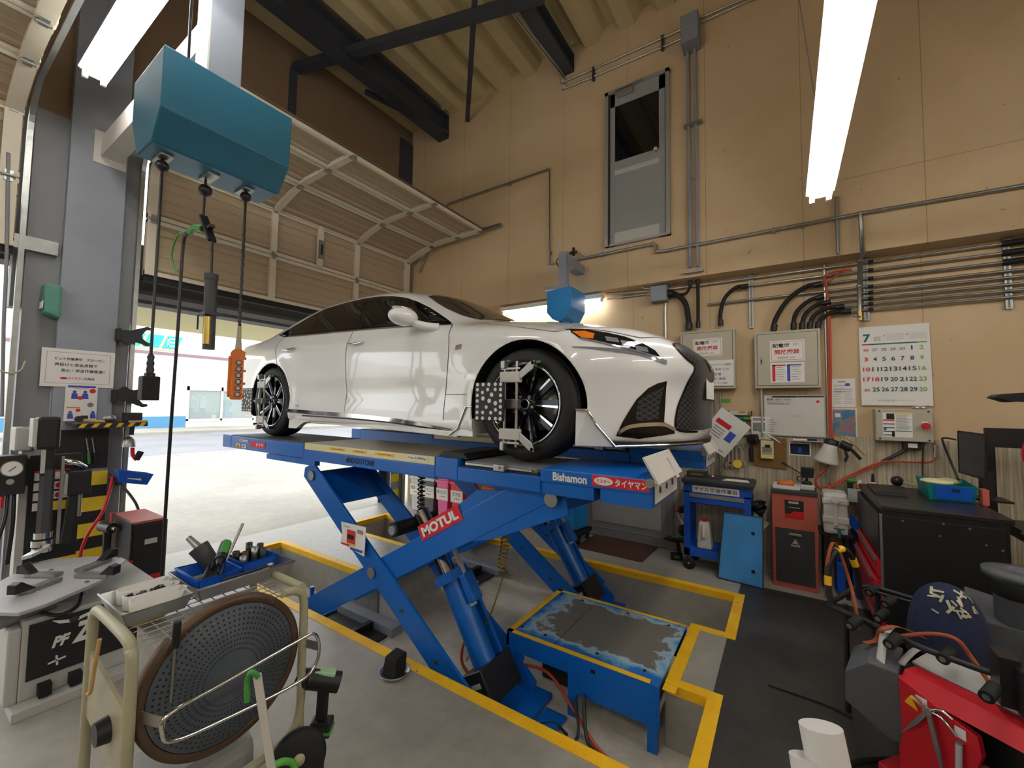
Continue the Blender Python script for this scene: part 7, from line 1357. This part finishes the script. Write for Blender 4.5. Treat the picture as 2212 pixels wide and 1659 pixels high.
# ---------------- tyre changer ----------------
t = thing('tyre_changer', 'grey tyre changer with black front panel and round clamp table', 'tyre changer', (-3.85, .75, 0))
m = MB('light_grey'); m.box(-4.35, -3.5, .49, 1.10, .05, .48, .01); m.box(-4.35, -3.5, .44, .49, .05, .45, .01); m.build('cabinet', t); m = MB('light_grey'); m.box(-4.2, -3.40, .46, 1.12, .0, .05, .004); m.build('base_frame', t)
m = MB('oil'); m.box(-3.5, -3.494, .515, 1.09, .15, .455, .006); m.build('front_panel', t); m = MB('black_rubber')
for y in (.56, .68): m.box(-3.5, -3.44, y, y+.05, .06, .12)
each(m, 'pedal', t)
R_y = V((0, 1, 0))
text('PF', .075, .06, (-3.493, .605, .29), R_y, Z_, 'white', t, bold=.05, shear=.3); text('Z', .095, .115, (-3.493, .685, .28), R_y, Z_, 'white', t, bold=.05, shear=.3); m = MB('white'); 
for sg in (1, -1): m.prism([(-3.493, .69+sg*.02, .425), (-3.493, .69+sg*.09, .445), (-3.493, .69+sg*.06, .418), (-3.493, .69+sg*.015, .405)], (.001, 0, 0))
m.m('dark_grey').ball((-3.492, .69, .418), .018, (.1, 1.2, .8)); m.build('winged_mark', t); m = MB('white'); m.obox((-3.493, .63, .215), (.002, 0, 0), (0, .07, .01), (0, 0, .009)); m.obox((-3.493, .63, .215), (.002, 0, 0), (0, .009, 0), (0, -.005, .055)); m.build('cross_mark', t)
tz = .58; T0 = [V(p) for p in ((-3.461, 0.358, 0.58), (-3.977, 0.455, 0.58), (-4.178, 0.591, 0.58), (-4.254, 0.695, 0.58), (-4.021, 0.948, 0.58), (-3.836, 0.994, 0.58), (-3.502, 0.791, 0.58), (-3.457, 0.722, 0.58), (-3.342, 0.549, 0.58), (-3.314, 0.449, 0.58))]
mat('table_steel', '#b9b7b8', .5, .35, var=.1, scale=5); m = MB('table_steel'); m.prism(T0, Z_*.02, .004); m.build('clamp_table', t); tc = V((-3.74, .70, tz))
m = MB('galv'); m.cyl(tc-Z_*.10, tc, .09, n=24); m.build('table_hub', t)
for k in range(4):
    a = .6+k*PI/2; d = V((math.cos(a), math.sin(a), 0)); s2 = V((-d.y, d.x, 0)); MB('galv').prism([tc+d*.06+s2*.03+Z_*.022, tc+d*.24+s2*.03+Z_*.022, tc+d*.26-s2*.03+Z_*.022, tc+d*.06-s2*.03+Z_*.022], Z_*.02, .004).build('clamp_slide', t); j = MB('oil').prism([tc+d*.20+s2*.03+Z_*.04, tc+d*.30+s2*.02+Z_*.04, tc+d*.30+s2*.02+Z_*.09, tc+d*.27+s2*.02+Z_*.10], s2*-.05, .004).build('clamp_jaw', t)
m = MB('chrome'); 
for k in range(6): a = k*PI/3+.2; m.cyl(tc+V((.22*math.cos(a), .2*math.sin(a), .02)), tc+V((.22*math.cos(a), .2*math.sin(a), .028)), .012, n=10)
each(m, 'bolt', t)
MB('oil').tube([(-3.6, .74, .53), (-3.5, .70, .485), (-3.47, .62, .475), (-3.52, .56, .50)], .01, 8, sm=5).build('hose', t); MB('mid_grey').cyl((-3.60, .40, .50), (-3.60, .62, .54), .06).build('cylinder', t)
# tower behind the table
m = MB('light_grey'); m.box(-4.56, -4.44, .56, .62, .0, 1.50, .004); m.build('column', t); m = MB('oil'); m.box(-4.47, -4.43, .60, .86, .55, 1.30, .004); m.build('tower_panel', t)
m = MB('light_grey'); m.box(-4.60, -4.40, .52, .60, 1.34, 1.50, .01); m.m('mid_grey').box(-4.5, -4.3, .60, .72, 1.36, 1.48, .01); m.build('tilt_head', t)
m = MB('black_gloss').m('oil'); m.box(-4.28, -4.16, .585, .695, 1.36, 1.58, .02); m.m('light_grey').box(-4.28, -4.16, .565, .588, 1.38, 1.57, .006); m.m('oil').box(-4.25, -4.19, .62, .68, 1.18, 1.36, .008); m.m('light_grey').box(-4.19, -4.18, .615, .635, 1.2, 1.36); m.box(-4.4, -4.25, .60, .68, 1.42, 1.52); m.build('lock_head', t)
MB('dark_grey').cyl((-4.22, .655, 1.22), (-4.22, .655, .80), .036, n=6, smooth=False).build('hex_shaft', t); m = MB('chrome'); m.cyl((-4.22, .655, .80), (-4.22, .655, .76), .045); m.cyl((-4.22, .655, .75), (-4.22, .655, .71), .055); m.cyl((-4.22, .655, .70), (-4.22, .655, .67), .05); m.build('collar', t); m = MB('alu'); m.prism([(-4.20, .56, .64), (-4.14, .60, .66), (-4.14, .68, .70), (-4.24, .68, .70)], (0, 0, .025), .004); m.build('mount_head', t); MB('galv').box(-4.25, -4.23, .72, .735, .7, 1.3).build('guide_rod', t)
m = MB('white_paper')
for k in range(4): m.box(-4.43, -4.428, .625, .80, 1.12-k*.07, 1.175-k*.07)
each(m, 'safety_label', t); MB('red_print').box(-4.43, -4.427, .625, .80, 1.175, 1.19).build('label_head', t); m = MB('blue_print'); m.cyl((-4.4285, .67, 1.147), (-4.427, .67, 1.147), .022); m.m('red_print')
for k in range(1, 4): m.cyl((-4.4285, .67, 1.147-k*.07), (-4.427, .67, 1.147-k*.07), .02); m.cyl((-4.4285, .75, 1.147-k*.07), (-4.427, .75, 1.147-k*.07), .02)
m.build('pictogram', t); MB('yellow_print').box(-4.428, -4.4265, .71, .80, .90, .965).build('sticky_note', t)
t = thing('pressure_gauge_box', 'black box with white pressure gauge at the left edge', 'pressure gauge', (-4.3, .5, 1.05)); MB('oil').box(-4.42, -4.30, .44, .57, 1.06, 1.32, .006).build('case', t); m = MB('chrome'); m.cyl((-4.30, .505, 1.235), (-4.288, .505, 1.235), .052, n=28); m.m('white_paper').cyl((-4.288, .505, 1.235), (-4.286, .505, 1.235), .046, n=28); m.m('black_print').bar((-4.285, .49, 1.22), (-4.285, .52, 1.25), .003, .006, (1, 0, 0)); m.build('gauge', t); MB('alu').cyl((-4.30, .5, 1.15), (-4.28, .5, 1.15), .018).build('knob', t); MB('oil').tube([(-4.35, .5, 1.06), (-4.3, .49, .9), (-4.28, .45, .7), (-4.35, .43, .5)], .01, 8, sm=5).build('hose', t); MB('oil').tube([(-4.37, .53, 1.06), (-4.34, .53, .85), (-4.34, .52, .6)], .012, 8, sm=4).build('pipe', t); MB('red').cyl((-4.33, .47, 1.06), (-4.31, .465, .98), .016).build('nozzle', t)
MB('oil').box(-4.44, -4.40, .52, .62, 1.10, 1.28).build('bracket', t); t.children[-1]
t = thing('bead_helper', 'black assist arm of the tyre changer with silver links', 'machine arm', (-4.3, .82, .7)); m = MB('oil'); m.box(-4.36, -4.24, .76, .88, 1.02, 1.19, .008); m.build('cylinder_block', t); m = MB('light_grey').box(-4.33, -4.25, .745, .762, 1.03, 1.17); m.build('plate', t); MB('oil').bar((-4.30, .80, 1.02), (-4.28, .77, .68), .05, .05, (1, 0, 0), .006).build('lower_arm', t); MB('galv').cyl((-4.28, .83, 1.02), (-4.28, .83, .86), .014).build('piston', t); MB('chrome').tube([(-4.3, .74, 1.26), (-4.28, .80, 1.24), (-4.3, .85, 1.20)], .02, 8, sm=4).build('link', t); MB('oil').box(-4.44, -4.26, .78, .84, 1.10, 1.16).build('mount', t)

# ---------------- round heater on a tube trolley ----------------
t = thing('round_heater', 'big round grille heater in an olive tube trolley frame', 'heater', (-1.9, .75, 0))
TX0, TX1, TY0, TY1, TZ = -2.13, -1.70, .47, 1.02, .945
def rr(pts, nm): return MB('olive').tube(catmull(pts, 4), .0165, 12).build(nm, t)
rr([(TX1, TY0, .0), (TX1, TY0, .4), (TX1, TY0, .86), (TX1+.0-.02, TY0, .92), (TX1-.07, TY0, TZ), (TX0+.07, TY0, TZ), (TX0+.02, TY0, .92), (TX0, TY0, .86), (TX0, TY0, .4), (TX0, TY0, .0)], 'end_frame')
rr([(TX1, TY0+.02, .33), (TX1, TY0+.2, .33), (TX1, .86, .33), (TX1, .98, .36), (TX1, TY1, .44), (TX1, TY1, .6), (TX1, TY1, .86), (TX1, TY1-.03, .92), (TX1, TY1-.09, TZ-.01)], 'side_frame')
rr([(TX0, TY0+.02, .33), (TX0, TY0+.2, .33), (TX0, .86, .33), (TX0, .98, .36), (TX0, TY1, .44), (TX0, TY1, .6), (TX0, TY1, .86), (TX0, TY1-.03, .92), (TX0, TY1-.1, TZ-.01), (TX0, TY0+.1, TZ-.02)], 'side_frame')
rr([(TX0, TY1-.01, .93), ((TX0+TX1)/2, TY1-.01, .93), (TX1, TY1-.01, .93)], 'cross_tube'); m = MB('olive'); m.bar((TX0, TY0, .68), (TX1, TY0, .62), .012, .22, (0, 0, 1)); m.build('end_plate', t)
m = MB('black_plastic'); m.cyl((-1.86, TY0-.04, .63), (-1.86, TY0, .63), .035, .042, n=20); m.build('control_knob', t)
m = MB('alu_dull')
for k in range(13): m.cyl((TX0+.02, TY0+.06+k*.04, .915), (TX1-.0, TY0+.06+k*.04, .915), .0022, n=5)
for k in range(10): m.cyl((TX0+.03+k*.042, TY0+.04, .918), (TX0+.03+k*.042, TY1-.03, .918), .0022, n=5)
m.build('wire_shelf', t)
dc, rd = V((-1.715, .745, .715)), .262
mat('dish_mesh', '#3a3f45', .45, .3); nt, b = nodes('dish_mesh'); (x, y, z), vec = obj_xyz(nt)
yy = math_node(nt, 'SUBTRACT', y, dc.y); zz = math_node(nt, 'SUBTRACT', z, dc.z); rr_ = math_node(nt, 'SQRT', math_node(nt, 'ADD', math_node(nt, 'MULTIPLY', yy, yy), math_node(nt, 'MULTIPLY', zz, zz))); an = math_node(nt, 'ARCTAN2', zz, yy)
ra = math_node(nt, 'ABSOLUTE', math_node(nt, 'SUBTRACT', math_node(nt, 'FRACT', math_node(nt, 'MULTIPLY', rr_, 62)), .5)); aa = math_node(nt, 'ABSOLUTE', math_node(nt, 'SUBTRACT', math_node(nt, 'FRACT', math_node(nt, 'MULTIPLY', an, 72/(2*PI))), .5))
hole = math_node(nt, 'MULTIPLY', math_node(nt, 'LESS_THAN', ra, .2), math_node(nt, 'MULTIPLY', math_node(nt, 'LESS_THAN', aa, .2), math_node(nt, 'MULTIPLY', math_node(nt, 'LESS_THAN', rr_, .225), math_node(nt, 'GREATER_THAN', rr_, .085))))
nt.links.new(mix_color(nt, hole, ramp(nt, noise(nt, vec, 6, 4), [(.3, lin('#474d55')), (.7, lin('#5a6169'))]), lin('#23262a')), b.inputs['Base Color'])
mat('rust_rim', '#5f4c3c', .5, .5, var=.25, scale=12)
prof = [(rd-.028, .006), (rd-.06, .016), (.16, .03), (.08, .038), (0, .04)]
MB('dish_mesh').lathe(prof, dc, X_, 72).build('grille_dish', t)
MB('rust_rim').lathe([(rd-.026, .006), (rd-.01, .012), (rd, .006), (rd+.002, -.03), (rd-.01, -.05), (rd-.03, -.05)], dc, X_, 72).build('rim', t)
MB('alu').lathe([(rd-.02, -.05), (rd-.05, -.12), (.12, -.2), (.0, -.2)], dc, X_, 48).build('reflector', t)
gz = [(-1.62, .545, .725), (-1.62, .70, .74), (-1.62, .95, .762), (-1.62, 1.02, .76), (-1.62, 1.045, .70), (-1.62, 1.03, .63), (-1.62, .95, .60), (-1.62, .70, .615), (-1.62, .56, .635), (-1.62, .53, .68)]
MB('chrome').tube(catmull(gz, 5, True), .0065, 10, closed=True).build('guard_bar', t); m = MB('alu'); m.bar((-1.73, .49, .71), (-1.625, .538, .70), .004, .035, (0, 0, 1)); m.bar((-1.71, TY1, .70), (-1.625, 1.043, .70), .004, .035); each(m, 'guard_bracket', t)
m = MB('light_grey'); m.box(-2.05, -1.82, .57, .98, .62, .86, .02); m.build('burner_case', t); m = MB('alu_dull'); m.box(-2.1, -1.78, .42, .90, .16, .38, .05); m.build('fuel_tank', t); MB('black_plastic').cyl((-1.95, .50, .38), (-1.95, .50, .41), .03).build('fuel_cap', t)
for y in (.50, .98):
    for x in (TX0, TX1): c = MB('black_rubber').lathe([(.015, -.02), (.055, -.02), (.06, 0), (.055, .02), (.015, .02)], (x, y, .06), (0, 1, 0), 24).build('caster_wheel', t)
rr([(TX1, TY1, .44), (TX1, TY1, .2), (TX1, .98, .08)], 'rear_leg'); rr([(TX0, TY1, .44), (TX0, TY1, .2), (TX0, .98, .08)], 'rear_leg')
# steel trays on top
def tray(x0, x1, y0, y1, z, h, label):
    t = thing('steel_tray', label, 'tray', ((x0+x1)/2, (y0+y1)/2, z)); f = .018; m = MB('alu'); P = [V(p) for p in ((x0+f, y0+f, z), (x1-f, y0+f, z), (x1-f, y1-f, z), (x0+f, y1-f, z))]; Q = [V(p) for p in ((x0, y0, z+h), (x1, y0, z+h), (x1, y1, z+h), (x0, y1, z+h))]
    for i in range(4): j = (i+1) % 4; d_ = (sum(P, V())/4-(P[i]+P[j])/2).normalized()*.003; m.hexa([P[i], P[j], P[j]+d_, P[i]+d_, Q[i], Q[j], Q[j]+d_, Q[i]+d_])
    m.prism(P, Z_*.003); m.tube(Q, .004, 8, closed=True); m.build('tray', t); return t
tzt = .921
tray(-2.165, -1.885, .487, .69, tzt, .05, 'left steel tray holding clear oval cups on the heater trolley'); tray(-2.20, -1.905, .71, 1.09, tzt, .05, 'right steel tray holding two blue tubs on the heater trolley')
for k, (x, lab) in enumerate(((-2.13, 'empty clear oval cup farthest back in the left steel tray'), (-2.055, 'clear oval cup full of wheel nuts in the left steel tray'), (-1.98, 'clear oval cup nearest the camera in the left steel tray'))):
    t = thing('plastic_cup', lab, 'cup', (x, .6, tzt+.004)); P = [(x+.028*math.cos(a), .615+(.055 if math.sin(a) >= 0 else -.055)+.028*math.sin(a)) for a in np.linspace(0, 2*PI, 24)[:-1]]; n = len(P); m = MB('plastic_white'); z0, z1 = tzt+.004, tzt+.055
    m.raw([(a, b, z0) for a, b in P]+[(x+(a-x)*1.08, .615+(b-.615)*1.05, z1) for a, b in P]+[(x+(a-x)*1.0, .615+(b-.615)*.99, z1) for a, b in P]+[(x+(a-x)*.9, .615+(b-.615)*.95, z0+.003) for a, b in P], [(i+r*n, (i+1) % n+r*n, (i+1) % n+(r+1)*n, i+(r+1)*n) for r in range(3) for i in range(n)]+[tuple(range(3*n, 4*n))], True); m.build('cup', t)
rnd = random.Random(5)
for k in range(22): x, y = -2.055+rnd.uniform(-.016, .016), .615+rnd.uniform(-.06, .06); z = tzt+.03+rnd.uniform(0, .012); single(MB('dark_grey').m('oil').cyl((x, y, z), (x+rnd.uniform(-.005, .005), y+rnd.uniform(-.005, .005), z+.012), .009, n=6), 'wheel_nut', 'dark wheel nut in the middle clear cup on the heater trolley', 'nut', 'wheel nuts in the clear cup')
t = thing('paint_marker', 'white paint marker with red band in the left steel tray', 'marker', (-1.93, .53, tzt+.006)); MB('white').cyl((-1.99, .505, tzt+.014), (-1.92, .56, tzt+.014), .008).build('barrel', t); MB('red').cyl((-1.935, .548, tzt+.014), (-1.928, .553, tzt+.014), .0086).build('band', t)
def tub(x0, x1, y0, y1, label):
    t = thing('plastic_tub', label, 'tub', ((x0+x1)/2, (y0+y1)/2, tzt+.004)); m = MB('cart_blue'); z = tzt+.004; P = [V(p) for p in ((x0+.015, y0+.015, z), (x1-.015, y0+.015, z), (x1-.015, y1-.015, z), (x0+.015, y1-.015, z))]; Q = [V(p) for p in ((x0, y0, z+.065), (x1, y0, z+.065), (x1, y1, z+.065), (x0, y1, z+.065))]
    for i in range(4): j = (i+1) % 4; d_ = (sum(P, V())/4-(P[i]+P[j])/2).normalized()*.004; m.hexa([P[i], P[j], P[j]+d_, P[i]+d_, Q[i], Q[j], Q[j]+d_, Q[i]+d_])
    m.prism(P, Z_*.003); m.tube(Q, .005, 8, closed=True); m.build('tub', t); return t
tub(-2.17, -1.945, .725, .885, 'larger blue tub with impact driver in the right steel tray'); tub(-2.15, -2.0, .91, 1.06, 'smaller blue tub full of sockets in the right steel tray')
drill((-2.06, .80, tzt+.02), (.75, -.5, -.35), 'grey and green driver lying in the larger blue tub', 'green', .62, (.3, .3, .9))
t = thing('air_ratchet', 'dark tool with grey handle standing in the larger blue tub', 'power tool', (-2.12, .83, tzt+.02)); m = MB('dark_grey'); m.cyl((-2.10, .845, tzt+.05), (-2.16, .80, tzt+.14), .03, .04, n=16); m.build('body', t); MB('alu').cyl((-2.16, .80, tzt+.14), (-2.20, .775, tzt+.18), .016, .012).build('air_inlet', t)
single(MB('galv').cyl((-2.09, .86, tzt+.02), (-2.17, .98, tzt+.20), .007), 'steel_bar', 'thin steel bar leaning out of the larger blue tub', 'bar')
for k, (x, y, r, h, mt) in enumerate(((-2.12, .935, .016, .05, 'oil'), (-2.10, .965, .015, .045, 'dark_grey'), (-2.12, .99, .014, .075, 'oil'), (-2.085, 1.0, .015, .06, 'galv'), (-2.10, 1.03, .014, .065, 'oil'), (-2.05, 1.02, .013, .055, 'dark_grey'), (-2.06, .94, .015, .04, 'galv'))): single(MB(mt).lathe([(r*.6, 0), (r, 0), (r, h), (r*.7, h), (r*.65, h*.6), (0, h*.6)], (x, y, tzt+.012+.03), (0, 0, 1), 16).cyl((x, y, tzt+.008), (x, y, tzt+.042), r*.6), 'socket', ['short dark socket nearest the camera in the smaller tub', 'grey socket beside the short dark one in the smaller tub', 'tallest dark socket in the smaller tub', 'silver socket in the middle of the smaller tub', 'tall dark socket at the back of the smaller tub', 'grey socket at the front right of the smaller tub', 'short silver socket at the front left of the smaller tub'][k], 'socket')
t = thing('spanner', 'ring spanner lying on the front edge of the right steel tray', 'spanner', (-1.93, .9, tzt+.05)); MB('oil').tube([(-1.925, .80, tzt+.055), (-1.92, .90, tzt+.057), (-1.925, .98, tzt+.057)], .006, 8).build('shank', t); MB('chrome').lathe([(.008, -.004), (.014, -.004), (.014, .004), (.008, .004), (.008, -.004)], (-1.928, .992, tzt+.058), (0, 0, 1), 14).build('ring', t)
t = thing('tyre_lever', 'black handled tyre lever hanging at the front of the wire shelf', 'tyre lever', (-1.72, .56, .8)); MB('black_rubber').cyl((-1.69, .578, .97), (-1.69, .575, .89), .011).build('handle', t); MB('galv').cyl((-1.69, .575, .89), (-1.69, .57, .72), .0045).build('shank', t)
t = thing('scraper_hook', 'rusty hook tool hanging on the left end of the heater trolley', 'hook', (-1.95, .45, .7)); MB('brown_wood').tube([(-1.93, .445, .90), (-1.945, .44, .80), (-1.97, .44, .72), (-2.0, .44, .70)], .006, 8, sm=4).build('hook', t)
single(MB('yellow').ball((-2.05, .60, .885), .05, (1.2, 1.5, .55)), 'yellow_sponge', 'yellow sponge under the wire shelf of the heater trolley', 'sponge')
# things around the heater
t = thing('impact_driver', 'black and pale green cordless impact driver hanging right of the heater', 'power tool', (-1.62, 1.08, .3)); o = V((-1.66, 1.10, .33)); m = MB('black_plastic'); m.cyl(o+V((-.04, -.05, .21)), o+V((.035, .05, .17)), .04, n=18); m.cyl(o+V((-.07, -.08, .225)), o+V((-.04, -.05, .21)), .03, .04); m.build('motor', t); mat('pale_green', '#9fc49a', .45); MB('pale_green').obox(o+V((0, 0, .215)), (.06, .07, -.02), (.03, -.03, 0), (0, 0, .035), .008).build('side_panel', t); MB('black_rubber').bar(o+V((0, 0, .18)), o+V((-.01, .0, .03)), .04, .04, (.8, .5, 0), .01).build('grip', t); b_ = MB('black_plastic').obox(o+V((-.005, 0, .0)), (.07, .05, 0), (-.04, .05, 0), (0, 0, .06), .01).build('battery', t); MB('lime').obox(o+V((-.005, 0, -.01)), (.072, .052, 0), (-.041, .051, 0), (0, 0, .015), .003).build('battery_stripe', b_)
t = thing('work_stand', 'thin dark stand under the cordless impact driver', 'stand', (-1.66, 1.10, 0)); MB('oil').cyl((-1.66, 1.10, .0), (-1.66, 1.10, .29), .012).build('post', t); MB('oil').cyl((-1.66, 1.10, 0), (-1.66, 1.10, .012), .08, n=20).build('foot', t)
t = thing('cart_wheel', 'black rubber wheel at the lower right of the heater', 'wheel', (-1.52, .93, .3)); MB('black_rubber').lathe([(.02, -.02), (.08, -.022), (.095, -.01), (.095, .01), (.08, .022), (.02, .02)], (-1.56, .94, .36), (.85, -.45, .2), 32).build('tyre', t); MB('olive').lathe([(0, -.024), (.02, -.024), (.02, .024), (0, .024)], (-1.56, .94, .36), (.85, -.45, .2), 16).build('hub', t); MB('oil').bar((-1.56, .94, .36), (-1.70, .98, .36), .02, .02).build('axle', t)
t = thing('wooden_stick', 'pale wooden stick with green tape standing before the heater', 'stick', (-1.33, .75, 0)); MB('plastic_white').bar((-1.36, .675, .87), (-1.28, .80, .0), .004+.018, .012, (.8, -.5, 0), .002).build('stick', t); m = MB('green'); m.tube([(-1.352, .675, .865), (-1.36, .66, .885), (-1.375, .655, .86), (-1.365, .652, .80)], .008, 8, sm=4); m.build('tape', t)
hose('green_hose', 'green hose arching at the bottom before the heater', 'hose', [(-1.50, .58, .0), (-1.48, .62, .3), (-1.47, .68, .42), (-1.46, .76, .475), (-1.45, .83, .47), (-1.44, .86, .40), (-1.42, .87, .1), (-1.4, .88, .01)], .011, 'lime')

# ---------------- shop across the street ----------------
t = thing('shop_building', 'white shop with teal sign and clothes window across the street', 'building', (-30.5, 12, 0)); X0 = -30
m = MB('white'); m.box(X0-6, X0, 3.0, 10.1, .3, 9.0); m.box(X0-6, X0, 13.9, 26, .3, 9.0); m.box(X0-6, X0, 10.1, 13.9, 2.6, 9.0); m.box(X0-6, X0, 10.1, 13.9, .1, .55); m.box(X0-6, X0-1.6, 10.1, 13.9, .55, 2.6); m.build('wall', t)
m = MB('blue_paint'); mat('shop_blue', '#4f88ad', .6); MB('shop_blue').box(X0, X0+.05, 3.0, 10.1, .1, .80).build('plinth_band', t)
m = MB('salmon'); mat('shop_trim', '#8d6f7c', .6); MB('shop_trim').box(X0, X0+.12, 3, 13, 6.0, 6.18).build('trim_band', t); MB('shop_trim').box(X0, X0+.12, 3, 13, 4.35, 4.5).build('trim_band', t)
MB('cream').box(X0, X0+.08, 6.8, 9.6, 4.6, 5.6).build('sign_board', t); mat('sign_teal', '#35b7b8', .5)
m = MB('sign_teal')
for k in range(3): y = 7.05+k*.85; m.prism([(X0+.08, y, 4.72), (X0+.08, y+.7, 4.72), (X0+.08, y+.95, 5.45), (X0+.08, y+.25, 5.45)], (.06, 0, 0))
each(m, 'sign_tile', t); m = MB('white')
for z in (4.85, 5.06, 5.27): m.box(X0+.14, X0+.16, 9.0, 9.45, z, z+.06)
m.box(X0+.14, X0+.16, 8.98, 9.05, 4.85, 5.33); m.build('sign_strokes', t)
f = MB('white_steel'); 
for y in (10.1, 11.9, 13.8): f.box(X0-.05, X0+.06, y, y+.12, .5, 2.6)
f.box(X0-.05, X0+.06, 10.1, 13.9, 2.35, 2.6); f.box(X0-.05, X0+.06, 10.1, 13.9, .45, .62); f.build('window_frame', t); mat('shop_glass', '#b9c8c6', .05, alpha=.35); MB('shop_glass').box(X0-.02, X0, 10.2, 13.8, .6, 2.4).build('window_glass', t)
for y, s, b_, lab in ((10.55, 'steel_grey', 'oil', 'mannequin in a grey shirt in the shop window'), (11.15, 'plastic_clear', 'navy', 'mannequin in a pale blue shirt in the shop window'), (12.5, 'teal_plastic', 'blue_paint', 'mannequin in a teal top in the right shop window')):
    q = thing('mannequin', lab, 'mannequin', (X0-.6, y, .55)); MB(b_).cyl((X0-.6, y, .55), (X0-.6, y, 1.3), .12, .15).build('trousers', q); m = MB(s); m.cyl((X0-.6, y, 1.28), (X0-.6, y, 1.78), .17, .2); m.tube([(X0-.6, y-.2, 1.7), (X0-.6, y-.3, 1.4)], .06, 8); m.tube([(X0-.6, y+.2, 1.7), (X0-.6, y+.3, 1.4)], .06, 8); m.build('shirt', q); MB('cream').ball((X0-.6, y, 1.92), .1, (1, 1, 1.2)).build('head', q)
single(MB('salmon').box(X0-1.3, X0-.9, 10.9, 13.0, .55, 1.0), 'display_table', 'low red display table in the shop window', 'table')
single(MB('green').m('lime').ball((X0-.5, 11.75, 1.05), .22, (1, 1, .8)).m('white').cyl((X0-.5, 11.75, .55), (X0-.5, 11.75, .85), .1), 'potted_plant', 'small potted plant in the shop window', 'plant')
single(MB('white').box(-40, -34, 27, 60, 0, 7).box(-40, -33, -30, 2.8, 0, 6.5), 'street_block', 'pale neighbouring building along the street', 'building')
t = thing('canopy_bracket', 'yellow lamp arms above the shop sign', 'lamp', (X0+.2, 8.5, 5.8)); m = MB('gold')
for y in (7.2, 8.9): m.tube([(X0+.1, y, 5.9), (X0+.6, y, 5.95), (X0+.7, y+.3, 5.8)], .04, 6)
each(m, 'lamp_arm', t)
